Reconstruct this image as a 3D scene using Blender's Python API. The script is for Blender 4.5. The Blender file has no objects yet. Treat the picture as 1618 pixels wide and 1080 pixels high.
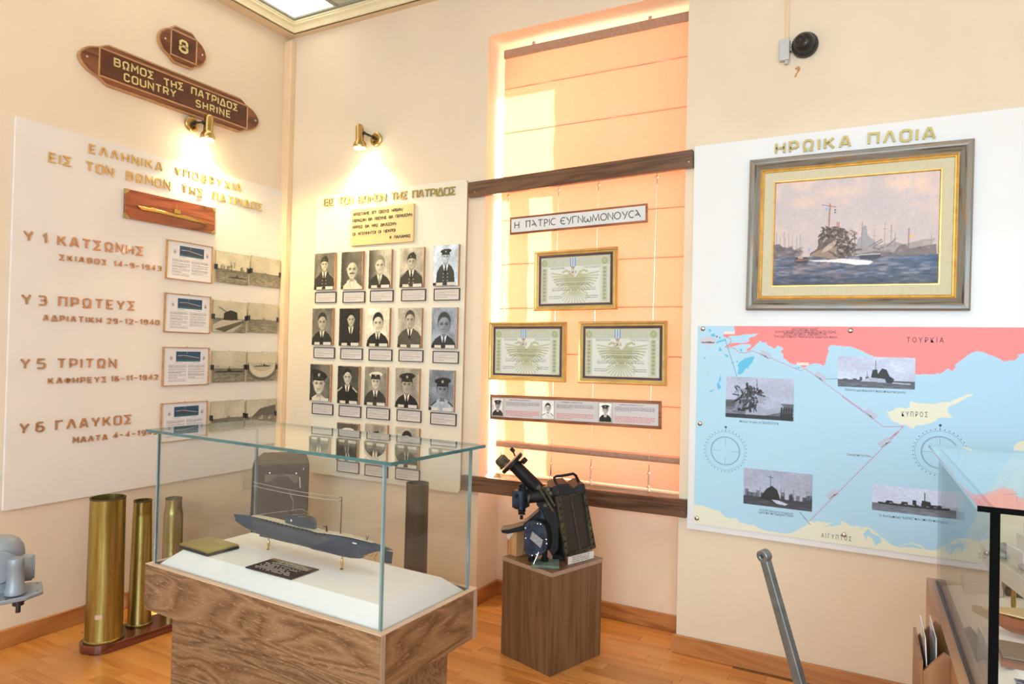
import bpy, bmesh, math, random
import numpy as np
from mathutils import Matrix, Vector
random.seed(7); np.random.seed(7)
SC = bpy.context.scene
COL = SC.collection

# ------------------------------------------------------------------ camera
PITCH, ROLL, YAW = 0.01367154, 0.02362224, -0.49695005
fw = Vector((math.sin(YAW)*math.cos(PITCH), math.cos(YAW)*math.cos(PITCH), math.sin(PITCH)))
rt = Vector((math.cos(YAW), -math.sin(YAW), 0)); up = rt.cross(fw)
r2 = rt*math.cos(ROLL) + up*math.sin(ROLL); u2 = -rt*math.sin(ROLL) + up*math.cos(ROLL)
cam = bpy.data.cameras.new('camera'); co = bpy.data.objects.new('camera', cam); COL.objects.link(co)
m = Matrix((r2, u2, -fw)).transposed().to_4x4(); m.translation = (0, 0, 1.6); co.matrix_world = m
cam.sensor_width = 36; cam.lens = 1089.28/1618*36; cam.clip_start = 0.02; SC.camera = co

# ------------------------------------------------------------------ world, sun, area lights, exposure
SC.view_settings.view_transform = 'Standard'; SC.view_settings.look = 'None'
SC.view_settings.gamma = 1.0; SC.view_settings.use_curve_mapping = False
SC.view_settings.exposure = -0.74
SC.cycles.max_bounces = 10; SC.cycles.transparent_max_bounces = 24; SC.cycles.transmission_bounces = 8
SC.cycles.glossy_bounces = 5; SC.cycles.diffuse_bounces = 5; SC.cycles.sample_clamp_indirect = 8
SC.cycles.caustics_reflective = False; SC.cycles.caustics_refractive = False
W = bpy.data.worlds.new('sky'); SC.world = W; W.use_nodes = True
wn = W.node_tree.nodes; bg = wn['Background']
SKY_STRENGTH = 7.6
bg.inputs[0].default_value = (0.80, 0.90, 1.0, 1); bg.inputs[1].default_value = SKY_STRENGTH

def light(name, kind, loc, aim, power, color, size=None, size_y=None, spot=None, blend=0.5, angle=None):
    d = bpy.data.lights.new(name, kind); d.energy = power; d.color = color
    if kind == 'AREA':
        d.shape = 'RECTANGLE'; d.size = size; d.size_y = size_y
    if kind == 'SPOT':
        d.spot_size = spot; d.spot_blend = blend; d.shadow_soft_size = size
    if kind == 'POINT': d.shadow_soft_size = size
    if kind == 'SUN': d.angle = angle
    o = bpy.data.objects.new(name, d); COL.objects.link(o); o.location = loc
    o.rotation_euler = Vector(aim).to_track_quat('-Z', 'Y').to_euler()
    return o
# afternoon sun outside, striking the window obliquely from the right
light('sun', 'SUN', (3, 8, 6), (-1.50, -1.0, -0.62), 85.0, (1.0, 0.88, 0.62), angle=math.radians(0.6))
# added unseen fill on the right, then daylight through the window behind the camera
light('right_fill_light', 'AREA', (3.6, -0.6, 3.6), (-1, 0.25, -0.32), 50, (0.95, 0.95, 0.8), 1.2, 2.4)
light('daylight_window_back', 'AREA', (0.6, -3.9, 2.2), (-0.1, 1, -0.05), 365, (0.60, 0.86, 1.0), 4.6, 2.2)
# added cool overhead fill for the floor and the case pads
light('overhead_fill_light', 'AREA', (-0.6, 0.0, 3.86), (0, 0, -1), 40, (0.78, 0.90, 1.0), 2.4, 2.4)

# ------------------------------------------------------------------ materials
MATS = {}
def nmat(name):
    m = bpy.data.materials.new(name); m.use_nodes = True
    MATS[name] = m
    return m, m.node_tree, m.node_tree.nodes['Principled BSDF']
def N(t, kind, **kw):
    n = t.nodes.new(kind)
    for k, v in kw.items():
        if k in n.inputs: n.inputs[k].default_value = v
        else: setattr(n, k, v)
    return n
def ramp(t, fac, stops):
    r = t.nodes.new('ShaderNodeValToRGB')
    e = r.color_ramp.elements
    while len(e) < len(stops): e.new(0.5)
    for i, (p, c) in enumerate(stops):
        e[i].position = p; e[i].color = (*c, 1)
    t.links.new(fac, r.inputs[0]); return r
def coords(t, scale=(1, 1, 1), which='Object'):
    c = t.nodes.new('ShaderNodeTexCoord'); mp = t.nodes.new('ShaderNodeMapping')
    mp.inputs['Scale'].default_value = scale
    t.links.new(c.outputs[which], mp.inputs['Vector']); return mp.outputs['Vector']
def plain(name, col, rough=0.5, metal=0.0, var=0.06, nscale=12, bump=0.0, bscale=60, coat=0.0, trans=0, sheen=0):
    m, t, b = nmat(name)
    v = coords(t)
    n = N(t, 'ShaderNodeTexNoise', Scale=nscale, Detail=4.0); t.links.new(v, n.inputs['Vector'])
    lo = tuple(max(0, c*(1-var)) for c in col); hi = tuple(min(1, c*(1+var)) for c in col)
    r = ramp(t, n.outputs[0], [(0.3, lo), (0.7, hi)])
    t.links.new(r.outputs[0], b.inputs['Base Color'])
    b.inputs['Roughness'].default_value = rough; b.inputs['Metallic'].default_value = metal
    b.inputs['Coat Weight'].default_value = coat
    if bump:
        n2 = N(t, 'ShaderNodeTexNoise', Scale=bscale, Detail=3.0); t.links.new(v, n2.inputs['Vector'])
        bp = N(t, 'ShaderNodeBump', Strength=bump, Distance=0.004)
        t.links.new(n2.outputs[0], bp.inputs['Height']); t.links.new(bp.outputs[0], b.inputs['Normal'])
    return m
def wood(name, dark, mid, light_, axis=0, ring=7.0, grain=1.0, rough=0.4, rnd=0.0, fine=0.35, coat=0.0, dist=6.0, fleck=0.0):
    m, t, b = nmat(name)
    s = [ring, ring, ring]; s[axis] = ring*0.12*grain
    v = coords(t, tuple(s))
    vec = v
    oi = t.nodes.new('ShaderNodeObjectInfo')
    if rnd:
        va = N(t, 'ShaderNodeVectorMath', operation='MULTIPLY_ADD')
        cmb = t.nodes.new('ShaderNodeCombineXYZ')
        for i in range(3): t.links.new(oi.outputs['Random'], cmb.inputs[i])
        va.inputs[1].default_value = (37, 71, 53)
        t.links.new(cmb.outputs[0], va.inputs[0]); t.links.new(v, va.inputs[2]); vec = va.outputs[0]
    n = N(t, 'ShaderNodeTexNoise', Scale=1.0, Detail=2.0, Distortion=1.0); t.links.new(vec, n.inputs['Vector'])
    mul = N(t, 'ShaderNodeMath', operation='MULTIPLY'); mul.inputs[1].default_value = dist
    t.links.new(n.outputs[0], mul.inputs[0])
    fr = N(t, 'ShaderNodeMath', operation='PINGPONG'); fr.inputs[1].default_value = 0.5
    t.links.new(mul.outputs[0], fr.inputs[0])
    s2 = [ring*22]*3; s2[axis] = ring*1.2
    v2 = coords(t, tuple(s2))
    n2 = N(t, 'ShaderNodeTexNoise', Scale=1.0, Detail=3.0); t.links.new(v2, n2.inputs['Vector'])
    mx = N(t, 'ShaderNodeMix'); mx.data_type = 'FLOAT'; mx.inputs[0].default_value = fine
    m2 = N(t, 'ShaderNodeMath', operation='MULTIPLY'); m2.inputs[1].default_value = 2.0
    t.links.new(fr.outputs[0], m2.inputs[0])
    t.links.new(m2.outputs[0], mx.inputs[2]); t.links.new(n2.outputs[0], mx.inputs[3])
    r = ramp(t, mx.outputs[0], [(0.12, dark), (0.42, mid), (0.85, light_)])
    last = r.outputs[0]
    if fleck:      # short pale medullary flecks along the grain
        s3 = [ring*26]*3; s3[axis] = ring*5.5
        v3 = coords(t, tuple(s3)); n3 = N(t, 'ShaderNodeTexNoise', Scale=1.0, Detail=1.0, Distortion=0.6); t.links.new(v3, n3.inputs['Vector'])
        mr3 = N(t, 'ShaderNodeMapRange'); mr3.inputs['From Min'].default_value = 0.59; mr3.inputs['From Max'].default_value = 0.68; mr3.inputs['To Max'].default_value = fleck
        t.links.new(n3.outputs[0], mr3.inputs['Value'])
        mc = N(t, 'ShaderNodeMix'); mc.data_type = 'RGBA'; mc.inputs[7].default_value = (*[min(1, c*1.45) for c in light_], 1)
        t.links.new(mr3.outputs[0], mc.inputs[0]); t.links.new(last, mc.inputs[6]); last = mc.outputs[2]
    if rnd:
        hs = t.nodes.new('ShaderNodeHueSaturation')
        mr = N(t, 'ShaderNodeMapRange'); mr.inputs['To Min'].default_value = 1-rnd; mr.inputs['To Max'].default_value = 1+rnd
        t.links.new(oi.outputs['Random'], mr.inputs['Value']); t.links.new(mr.outputs[0], hs.inputs['Value'])
        t.links.new(last, hs.inputs['Color']); last = hs.outputs[0]
    t.links.new(last, b.inputs['Base Color'])
    b.inputs['Roughness'].default_value = rough; b.inputs['Coat Weight'].default_value = coat
    b.inputs['Coat Roughness'].default_value = 0.15
    bp = N(t, 'ShaderNodeBump', Strength=0.12, Distance=0.001)
    t.links.new(n2.outputs[0], bp.inputs['Height']); t.links.new(bp.outputs[0], b.inputs['Normal'])
    return m
def glass(name, tint, refl=1.0, dust=0.0):
    m, t, b = nmat(name)
    t.nodes.remove(b)
    out = [n for n in t.nodes if n.type == 'OUTPUT_MATERIAL'][0]
    tr = t.nodes.new('ShaderNodeBsdfTransparent'); tr.inputs[0].default_value = (*tint, 1)
    gl = t.nodes.new('ShaderNodeBsdfGlossy'); gl.inputs['Roughness'].default_value = 0.0
    gl.inputs[0].default_value = (refl, refl, refl, 1)
    fr = N(t, 'ShaderNodeFresnel', IOR=1.5)
    ge = t.nodes.new('ShaderNodeNewGeometry'); im = N(t, 'ShaderNodeMapRange')   # same reflectance from either side of a thin sheet
    im.inputs['To Min'].default_value = 1.5; im.inputs['To Max'].default_value = 1/1.5
    t.links.new(ge.outputs['Backfacing'], im.inputs['Value']); t.links.new(im.outputs[0], fr.inputs['IOR'])
    mx = t.nodes.new('ShaderNodeMixShader')
    t.links.new(fr.outputs[0], mx.inputs[0]); t.links.new(tr.outputs[0], mx.inputs[1]); t.links.new(gl.outputs[0], mx.inputs[2])
    last = mx.outputs[0]
    if dust:
        df = t.nodes.new('ShaderNodeBsdfDiffuse'); df.inputs[0].default_value = (0.8, 0.8, 0.78, 1)
        v = coords(t); n = N(t, 'ShaderNodeTexNoise', Scale=3.0, Detail=6.0); t.links.new(v, n.inputs['Vector'])
        mr = N(t, 'ShaderNodeMapRange'); mr.inputs['From Min'].default_value = 0.35; mr.inputs['From Max'].default_value = 0.8
        mr.inputs['To Max'].default_value = dust
        t.links.new(n.outputs[0], mr.inputs['Value'])
        m2 = t.nodes.new('ShaderNodeMixShader'); t.links.new(mr.outputs[0], m2.inputs[0])
        t.links.new(last, m2.inputs[1]); t.links.new(df.outputs[0], m2.inputs[2]); last = m2.outputs[0]
    t.links.new(last, out.inputs['Surface'])
    return m
def emit(name, col, strength):
    m, t, b = nmat(name)
    b.inputs['Base Color'].default_value = (*col, 1)
    b.inputs['Emission Color'].default_value = (*col, 1); b.inputs['Emission Strength'].default_value = strength
    return m
def printed(name, rough=0.45, coat=0.0):
    m, t, b = nmat(name)
    a = t.nodes.new('ShaderNodeAttribute'); a.attribute_name = 'Print'
    t.links.new(a.outputs['Color'], b.inputs['Base Color'])
    b.inputs['Roughness'].default_value = rough; b.inputs['Coat Weight'].default_value = coat; b.inputs['Coat Roughness'].default_value = 0.05
    return m

WALLP = plain('pale_plaster', (0.80, 0.79, 0.76), 0.85, var=0.02)
WALL = plain('peach_plaster', (0.80, 0.68, 0.525), 0.85, var=0.035, nscale=2.2, bump=0.35, bscale=28)
RECESS = plain('peach_plaster_rough', (0.82, 0.64, 0.48), 0.8, var=0.05, nscale=5, bump=0.5, bscale=16)
CEIL = plain('ceiling_plaster', (0.80, 0.65, 0.46), 0.85, var=0.03, nscale=3)
CORN = plain('cornice_cream', (0.92, 0.85, 0.58), 0.6, var=0.03)
TRUNK = plain('trunking_peach', (0.80, 0.59, 0.39), 0.5, var=0.03)
WHITEB = plain('white_lacquer_board', (0.80, 0.765, 0.715), 0.38, var=0.02, nscale=3, coat=0.1)
WHITEB3 = plain('cool_white_board', (0.80, 0.83, 0.86), 0.4, var=0.015, nscale=3, coat=0.1)
FLOORB = plain('floor_joint', (0.25, 0.11, 0.04), 0.6)
PLANK = wood('honey_parquet', (0.45, 0.165, 0.035), (0.57, 0.228, 0.052), (0.66, 0.30, 0.082), 0, 5.0, 1.0, 0.27, rnd=0.12, fine=0.55, coat=0.25, dist=2.5)
BASEB = wood('baseboard_wood', (0.30, 0.10, 0.028), (0.42, 0.16, 0.045), (0.52, 0.22, 0.07), 0, 8.0, 1.0, 0.35, coat=0.2, dist=3)
BASEBY = wood('baseboard_wood_side', (0.30, 0.10, 0.028), (0.42, 0.16, 0.045), (0.52, 0.22, 0.07), 1, 8.0, 1.0, 0.35, coat=0.2, dist=3)
OAKH = wood('figured_oak_laminate', (0.105, 0.050, 0.022), (0.205, 0.112, 0.055), (0.32, 0.195, 0.108), 0, 6.5, 1.3, 0.38, fine=0.50, dist=12, fleck=0.42)
OAKY = wood('figured_oak_laminate_side', (0.11, 0.050, 0.022), (0.205, 0.108, 0.052), (0.33, 0.195, 0.105), 1, 6.5, 1.3, 0.38, fine=0.50, dist=12, fleck=0.38)
OAKV = wood('straight_oak_laminate', (0.085, 0.044, 0.021), (0.165, 0.090, 0.045), (0.235, 0.138, 0.074), 2, 9, 0.5, 0.42, fine=0.6, dist=7)
PINE = wood('blond_wood', (0.38, 0.18, 0.07), (0.62, 0.34, 0.15), (0.75, 0.47, 0.24), 2, 7, 1, 0.5, dist=5)
EDGEW = plain('grey_brown_edging', (0.40, 0.29, 0.23), 0.45, var=0.05)
MAHOG = wood('mahogany', (0.075, 0.020, 0.009), (0.165, 0.050, 0.022), (0.25, 0.088, 0.040), 0, 10, 0.8, 0.33, fine=0.4, coat=0.25, dist=5)
REDWOOD = wood('red_varnished_wood', (0.11, 0.022, 0.008), (0.26, 0.062, 0.022), (0.34, 0.09, 0.035), 0, 9, 1.0, 0.25, fine=0.4, coat=0.4, dist=5)
REDY = wood('red_varnished_plinth', (0.07, 0.014, 0.007), (0.14, 0.030, 0.013), (0.19, 0.045, 0.02), 1, 9, 1.0, 0.22, fine=0.4, coat=0.5, dist=4)
ROUTED = plain('routed_light_edge', (0.50, 0.27, 0.11), 0.35, var=0.15, nscale=20, coat=0.3)
WALNUT = wood('walnut_rail', (0.050, 0.022, 0.012), (0.115, 0.055, 0.030), (0.18, 0.092, 0.05), 0, 11, 0.7, 0.28, fine=0.5, coat=0.35, dist=5)
FRAMEW = wood('thin_wood_frame', (0.32, 0.15, 0.05), (0.48, 0.25, 0.09), (0.58, 0.33, 0.13), 0, 12, 1, 0.4, dist=3)
FRAMED = wood('dark_reddish_frame', (0.05, 0.018, 0.009), (0.12, 0.045, 0.022), (0.18, 0.07, 0.035), 0, 12, 1, 0.35, dist=3)
BLOCKW = plain('orange_chipboard_edge', (0.52, 0.25, 0.09), 0.6, var=0.12, nscale=30)
GOLDL = plain('gilt_letters', (0.72, 0.55, 0.20), 0.32, 0.75, var=0.08, nscale=6)
COPPER = plain('bronze_letters', (0.66, 0.38, 0.20), 0.34, 0.75, var=0.25, nscale=5)
OLIVE = plain('olive_gold_letters', (0.42, 0.33, 0.12), 0.36, 0.6, var=0.12, nscale=8)
CREAML = plain('cream_gilt_letters', (0.80, 0.68, 0.30), 0.35, 0.35, var=0.05)
BLACKL = plain('black_letters', (0.02, 0.02, 0.018), 0.5)
BRASS = plain('polished_brass', (0.60, 0.43, 0.14), 0.24, 1.0, var=0.10, nscale=7)
LAMPB = plain('lamp_brass', (0.70, 0.52, 0.22), 0.22, 1.0, var=0.04)
SHELLB = None
DARKM = plain('black_metal', (0.016, 0.016, 0.019), 0.45, 0.1, var=0.4, nscale=25, bump=0.15, bscale=80)
DARKG = plain('blue_black_paint', (0.032, 0.045, 0.075), 0.40, 0.25, var=0.45, nscale=22, bump=0.12, bscale=70)
OLIVEM = plain('worn_olive_metal', (0.085, 0.078, 0.052), 0.5, 0.4, var=0.5, nscale=40, bump=0.3, bscale=90)
VERDI = plain('verdigris_plate', (0.16, 0.24, 0.20), 0.6, 0.3, var=0.4, nscale=30, bump=0.3)
HULL = plain('submarine_grey', (0.032, 0.055, 0.085), 0.5, 0.0, var=0.22, nscale=30)
HULLD = plain('submarine_dark_grey', (0.035, 0.045, 0.06), 0.5, 0.0, var=0.22, nscale=30)
DECK = plain('pale_deck', (0.50, 0.46, 0.36), 0.6, var=0.12, nscale=60)
GREYP = plain('grey_enamel', (0.25, 0.285, 0.335), 0.36, 0.1, var=0.06, nscale=8, bump=0.05)
STEEL = plain('dull_steel', (0.20, 0.23, 0.24), 0.36, 0.6, var=0.18, nscale=25, bump=0.08)
CHROME = plain('bright_steel', (0.62, 0.62, 0.62), 0.22, 1.0, var=0.05)
FABRIC = plain('white_cloth', (0.86, 0.87, 0.875), 0.9, var=0.015, nscale=40, bump=0.1, bscale=400)
PAPER = plain('white_paper', (0.82, 0.80, 0.78), 0.7, var=0.02)
CARD = plain('caption_card', (0.78, 0.74, 0.72), 0.5, var=0.02)
CREAMB = plain('cream_wood_plate', (0.74, 0.54, 0.27), 0.45, var=0.04, nscale=20, coat=0.2)
GILT = plain('gilt_moulding', (0.66, 0.46, 0.17), 0.33, 0.7, var=0.15, nscale=15)
GILTL = plain('bright_gilt_fillet', (0.80, 0.52, 0.16), 0.3, 0.7, var=0.15, nscale=30)
NAVY = plain('navy_mat', (0.022, 0.030, 0.085), 0.7, var=0.15)
LINEN = plain('linen_slip', (0.66, 0.62, 0.44), 0.85, var=0.05, nscale=80, bump=0.1, bscale=500)
BLACKP = plain('black_plastic', (0.015, 0.015, 0.017), 0.3, var=0.1)
GREYBOX = plain('grey_plastic', (0.55, 0.57, 0.58), 0.45, var=0.03)
SOCKETM = plain('ivory_plastic', (0.62, 0.56, 0.44), 0.4, var=0.03)
GREENB = plain('olive_gilt_cover', (0.36, 0.30, 0.10), 0.36, 0.5, var=0.12, nscale=20)
BLACKPL = plain('black_engraved_plate', (0.013, 0.014, 0.018), 0.12, var=0.2, coat=0.4)
EYELET = plain('engraved_white', (0.8, 0.78, 0.68), 0.5)
GREENTAG = plain('old_label_card', (0.66, 0.58, 0.40), 0.7, var=0.1, nscale=30)
MESHING = plain('headrail_and_shadow_band', (0.42, 0.25, 0.17), 0.8, var=0.12, nscale=60)  # headrail brown, shared by the strip standing in for the transom shadow
PRINT = printed('matt_print', 0.5)
PRINTG = printed('glossy_print', 0.3, 0.6)
PAINT = printed('oil_painting_print', 0.45)
RED = plain('red_ink', (0.55, 0.09, 0.08), 0.6); INK = plain('dark_ink', (0.03, 0.03, 0.05), 0.6); NAVI = plain('navy_ink', (0.03, 0.06, 0.22), 0.6)
GREENI = plain('green_ink', (0.08, 0.25, 0.16), 0.6); BLUEI = plain('blue_ink', (0.10, 0.25, 0.55), 0.6)
GLASS = glass('clear_glass', (0.985, 0.996, 0.993), 0.6, dust=0.004)
GLASST = glass('clear_top_glass', (0.95, 0.985, 0.975), 1.0, dust=0.006)
GEDGE = plain('green_glass_edge', (0.02, 0.13, 0.145), 0.12, 0.0, var=0.3, nscale=8, coat=1.0)
GEDGEV = plain('pale_green_glass_edge', (0.20, 0.32, 0.35), 0.12, 0.0, var=0.3, nscale=8, coat=1.0)
BEDGE = plain('black_taped_glass_edge', (0.003, 0.003, 0.0035), 0.75)
for _n in ('black_metal', 'blue_black_paint'): MATS[_n].node_tree.nodes['Principled BSDF'].inputs['Specular IOR Level'].default_value = 0.2
MATS['black_taped_glass_edge'].node_tree.nodes['Principled BSDF'].inputs['Specular IOR Level'].default_value = 0.05
WGLASS = glass('window_glass', (0.95, 0.97, 0.96), 0.8)
FGLASS = glass('picture_glass', (0.99, 0.99, 0.99), 0.7)
WFRAME = plain('white_window_frame', (0.78, 0.78, 0.76), 0.45)
BULB = emit('lit_bulb', (1.0, 0.86, 0.55), 60.0)
LPANEL = emit('lit_ceiling_panel', (0.98, 1.0, 0.90), 2.3)
LPANEL2 = plain('frosted_ceiling_panel', (0.62, 0.64, 0.58), 0.4)

# distressed frame: brown, ochre and blue-grey streaks
def streaky(name, axis):
    m, t, b = nmat(name)
    s = [55, 55, 55]; s[axis] = 2.2
    v = coords(t, tuple(s)); n = N(t, 'ShaderNodeTexNoise', Scale=1.0, Detail=4.0, Roughness=0.65); t.links.new(v, n.inputs['Vector'])
    r = ramp(t, n.outputs[0], [(0.34, (0.05, 0.022, 0.015)), (0.43, (0.16, 0.13, 0.09)), (0.50, (0.20, 0.23, 0.22)), (0.56, (0.30, 0.17, 0.06)), (0.64, (0.20, 0.27, 0.32))])
    t.links.new(r.outputs[0], b.inputs['Base Color']); b.inputs['Roughness'].default_value = 0.33; b.inputs['Coat Weight'].default_value = 0.3
    return m
STRX = streaky('distressed_frame_rail', 0); STRZ = streaky('distressed_frame_stile', 1)
# shell brass with vertical streaks
def shell_mat():
    m, t, b = nmat('streaked_shell_brass')
    v = coords(t, (30, 30, 1.2)); n = N(t, 'ShaderNodeTexNoise', Scale=1.0, Detail=4.0, Roughness=0.7); t.links.new(v, n.inputs['Vector'])
    r = ramp(t, n.outputs[0], [(0.30, (0.15, 0.115, 0.035)), (0.5, (0.37, 0.30, 0.085)), (0.72, (0.52, 0.44, 0.17))])
    t.links.new(r.outputs[0], b.inputs['Base Color']); b.inputs['Metallic'].default_value = 0.9
    mr = N(t, 'ShaderNodeMapRange'); mr.inputs['To Min'].default_value = 0.38; mr.inputs['To Max'].default_value = 0.22
    t.links.new(n.outputs[0], mr.inputs['Value']); t.links.new(mr.outputs[0], b.inputs['Roughness'])
    b.inputs['Anisotropic'].default_value = 0.4
    return m
SHELLB = shell_mat()
def blind_mat():
    m, t, b = nmat('orange_blind_fabric')
    t.nodes.remove(b); out = [n for n in t.nodes if n.type == 'OUTPUT_MATERIAL'][0]
    v = coords(t, (260, 260, 260)); n = N(t, 'ShaderNodeTexNoise', Scale=1.0, Detail=2.0); t.links.new(v, n.inputs['Vector'])
    r = ramp(t, n.outputs[0], [(0.3, (0.84, 0.38, 0.25)), (0.7, (0.92, 0.44, 0.31))])
    d = t.nodes.new('ShaderNodeBsdfDiffuse'); tl = t.nodes.new('ShaderNodeBsdfTranslucent')
    tl2 = ramp(t, n.outputs[0], [(0.3, (0.88, 0.31, 0.17)), (0.7, (0.96, 0.37, 0.22))])
    t.links.new(r.outputs[0], d.inputs[0]); t.links.new(tl2.outputs[0], tl.inputs[0])
    mx = t.nodes.new('ShaderNodeMixShader'); mx.inputs[0].default_value = 0.42
    t.links.new(d.outputs[0], mx.inputs[1]); t.links.new(tl.outputs[0], mx.inputs[2]); t.links.new(mx.outputs[0], out.inputs['Surface'])
    return m
BLIND = blind_mat()

# ------------------------------------------------------------------ mesh helpers
class MB:
    def __init__(s): s.v = []; s.f = []; s.mi = []; s.T = Matrix.Identity(4)
    def add(s, vs, fs, mi=0, T=None):
        b = len(s.v); T = s.T @ T if T else s.T
        s.v += [tuple(T @ Vector(p)) for p in vs]
        s.f += [tuple(b+i for i in f) for f in fs]
        s.mi += [mi]*len(fs) if isinstance(mi, int) else list(mi)
        return s
    def box(s, a, b, mi=0, T=None):
        x0, y0, z0 = a; x1, y1, z1 = b
        vs = [(x0,y0,z0),(x1,y0,z0),(x1,y1,z0),(x0,y1,z0),(x0,y0,z1),(x1,y0,z1),(x1,y1,z1),(x0,y1,z1)]
        return s.add(vs, [(3,2,1,0),(4,5,6,7),(0,1,5,4),(2,3,7,6),(1,2,6,5),(3,0,4,7)], mi, T)
    def cbox(s, c, d, mi=0, T=None):
        return s.box([c[i]-d[i]/2 for i in range(3)], [c[i]+d[i]/2 for i in range(3)], mi, T)
    def prism(s, poly, z0, z1, mi=0, T=None, side=None):
        n = len(poly)
        a = sum(poly[i][0]*poly[(i+1)%n][1]-poly[(i+1)%n][0]*poly[i][1] for i in range(n))
        if a < 0: poly = poly[::-1]
        vs = [(x, y, z0) for x, y in poly]+[(x, y, z1) for x, y in poly]
        fs = [tuple(range(n-1, -1, -1)), tuple(range(n, 2*n))]+[(i, (i+1)%n, n+(i+1)%n, n+i) for i in range(n)]
        return s.add(vs, fs, mi if side is None else [mi, mi]+[side]*n, T)
    def lathe(s, prof, n=24, T=None, mi=0, cap=(True, True)):
        vs = []; fs = []
        for r, z in prof:
            for k in range(n):
                a = 2*math.pi*k/n; vs.append((r*math.cos(a), r*math.sin(a), z))
        for i in range(len(prof)-1):
            for k in range(n):
                k2 = (k+1) % n; fs.append((i*n+k, i*n+k2, (i+1)*n+k2, (i+1)*n+k))
        if cap[0]: fs.append(tuple(range(n-1, -1, -1)))
        if cap[1]: fs.append(tuple((len(prof)-1)*n+k for k in range(n)))
        return s.add(vs, fs, mi, T)
    def cyl(s, p0, p1, r0, r1=None, n=16, mi=0):
        p0 = Vector(p0); p1 = Vector(p1); d = p1-p0
        q = d.to_track_quat('Z', 'Y').to_matrix().to_4x4(); q.translation = p0
        return s.lathe([(r0, 0), (r0 if r1 is None else r1, d.length)], n, q, mi)
    def tube(s, pts, r, n=6, mi=0, closed=False):
        pts = [Vector(p) for p in pts]; m = len(pts); vs = []; fs = []
        for i, p in enumerate(pts):
            a = pts[(i-1) % m] if (closed or i > 0) else p
            b = pts[(i+1) % m] if (closed or i < m-1) else p
            q = (b-a).normalized().to_track_quat('Z', 'Y').to_matrix()
            rr = r[i] if isinstance(r, (list, tuple)) else r
            for k in range(n):
                t = 2*math.pi*k/n; vs.append(tuple(p+q @ Vector((rr*math.cos(t), rr*math.sin(t), 0))))
        for i in range(m if closed else m-1):
            for k in range(n):
                k2 = (k+1) % n; j = (i+1) % m; fs.append((i*n+k, i*n+k2, j*n+k2, j*n+k))
        if not closed: fs += [tuple(range(n-1, -1, -1)), tuple((m-1)*n+k for k in range(n))]
        return s.add(vs, fs, mi)
    def sphere(s, c, r, n=12, mi=0, sc=(1,1,1)):
        T = Matrix.Translation(c) @ Matrix.Diagonal((*sc, 1))
        prof = [(max(1e-4, r*math.sin(math.pi*i/8)), -r*math.cos(math.pi*i/8)) for i in range(9)]
        return s.lathe(prof, n, T, mi, (False, False))
    def mesh(s, name, mats, smooth=False, bevel=0.0, seg=1):
        me = bpy.data.meshes.new(name); me.from_pydata(s.v, [], s.f)
        for mm in (mats if isinstance(mats, (list, tuple)) else [mats]): me.materials.append(mm)
        me.polygons.foreach_set('material_index', s.mi)
        if bevel:
            bm = bmesh.new(); bm.from_mesh(me)
            ed = [e for e in bm.edges if len(e.link_faces) == 2 and e.calc_face_angle(0) > 0.6]
            bmesh.ops.bevel(bm, geom=ed, offset=bevel, segments=seg, affect='EDGES', profile=0.6, clamp_overlap=True)
            bm.to_mesh(me); bm.free()
        if smooth:
            me.polygons.foreach_set('use_smooth', [True]*len(me.polygons))
            me.set_sharp_from_angle(angle=math.radians(38))
        me.update(); return me
    def obj(s, name, mats, parent=None, smooth=False, bevel=0.0, seg=1, label=None, M=None):
        o = bpy.data.objects.new(name, s.mesh(name, mats, smooth, bevel, seg)); COL.objects.link(o)
        if parent: o.parent = parent
        if M is not None: o.matrix_local = M
        if label: o['label'] = label
        return o
def inst(name, me, parent, M=None, label=None):
    o = bpy.data.objects.new(name, me); COL.objects.link(o); o.parent = parent
    if M is not None: o.matrix_local = M
    if label: o['label'] = label
    return o
def tag(o, label, cat, group=None):
    o['label'] = label; o['category'] = cat
    if group: o['group'] = group
    return o
def thing(name, label, cat, M=None, loc=None, rz=0, group=None):
    o = bpy.data.objects.new(name, None); COL.objects.link(o); o.empty_display_size = 0.05
    if M is not None: o.matrix_world = M
    elif loc is not None: o.location = loc; o.rotation_euler = (0, 0, rz)
    return tag(o, label, cat, group)
def struct(o): o['kind'] = 'structure'; return o
def stuff(o): o['kind'] = 'stuff'; return o
# wall frames: local x = right as seen from the room, y = up, z = out of the wall
XL, YW = -4.01, 3.74
def ML(u, v, w=0.0, rot=0.0):
    m = Matrix(((0,0,1,XL+w),(1,0,0,u),(0,1,0,v),(0,0,0,1))); return m @ Matrix.Rotation(rot, 4, 'Z')
def MW(u, v, w=0.0, rot=0.0):
    m = Matrix(((1,0,0,u),(0,0,-1,YW-w),(0,1,0,v),(0,0,0,1))); return m @ Matrix.Rotation(rot, 4, 'Z')
def TR(x, y, z=0, r=0): return Matrix.Translation((x, y, z)) @ Matrix.Rotation(r, 4, 'Z')

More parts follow.
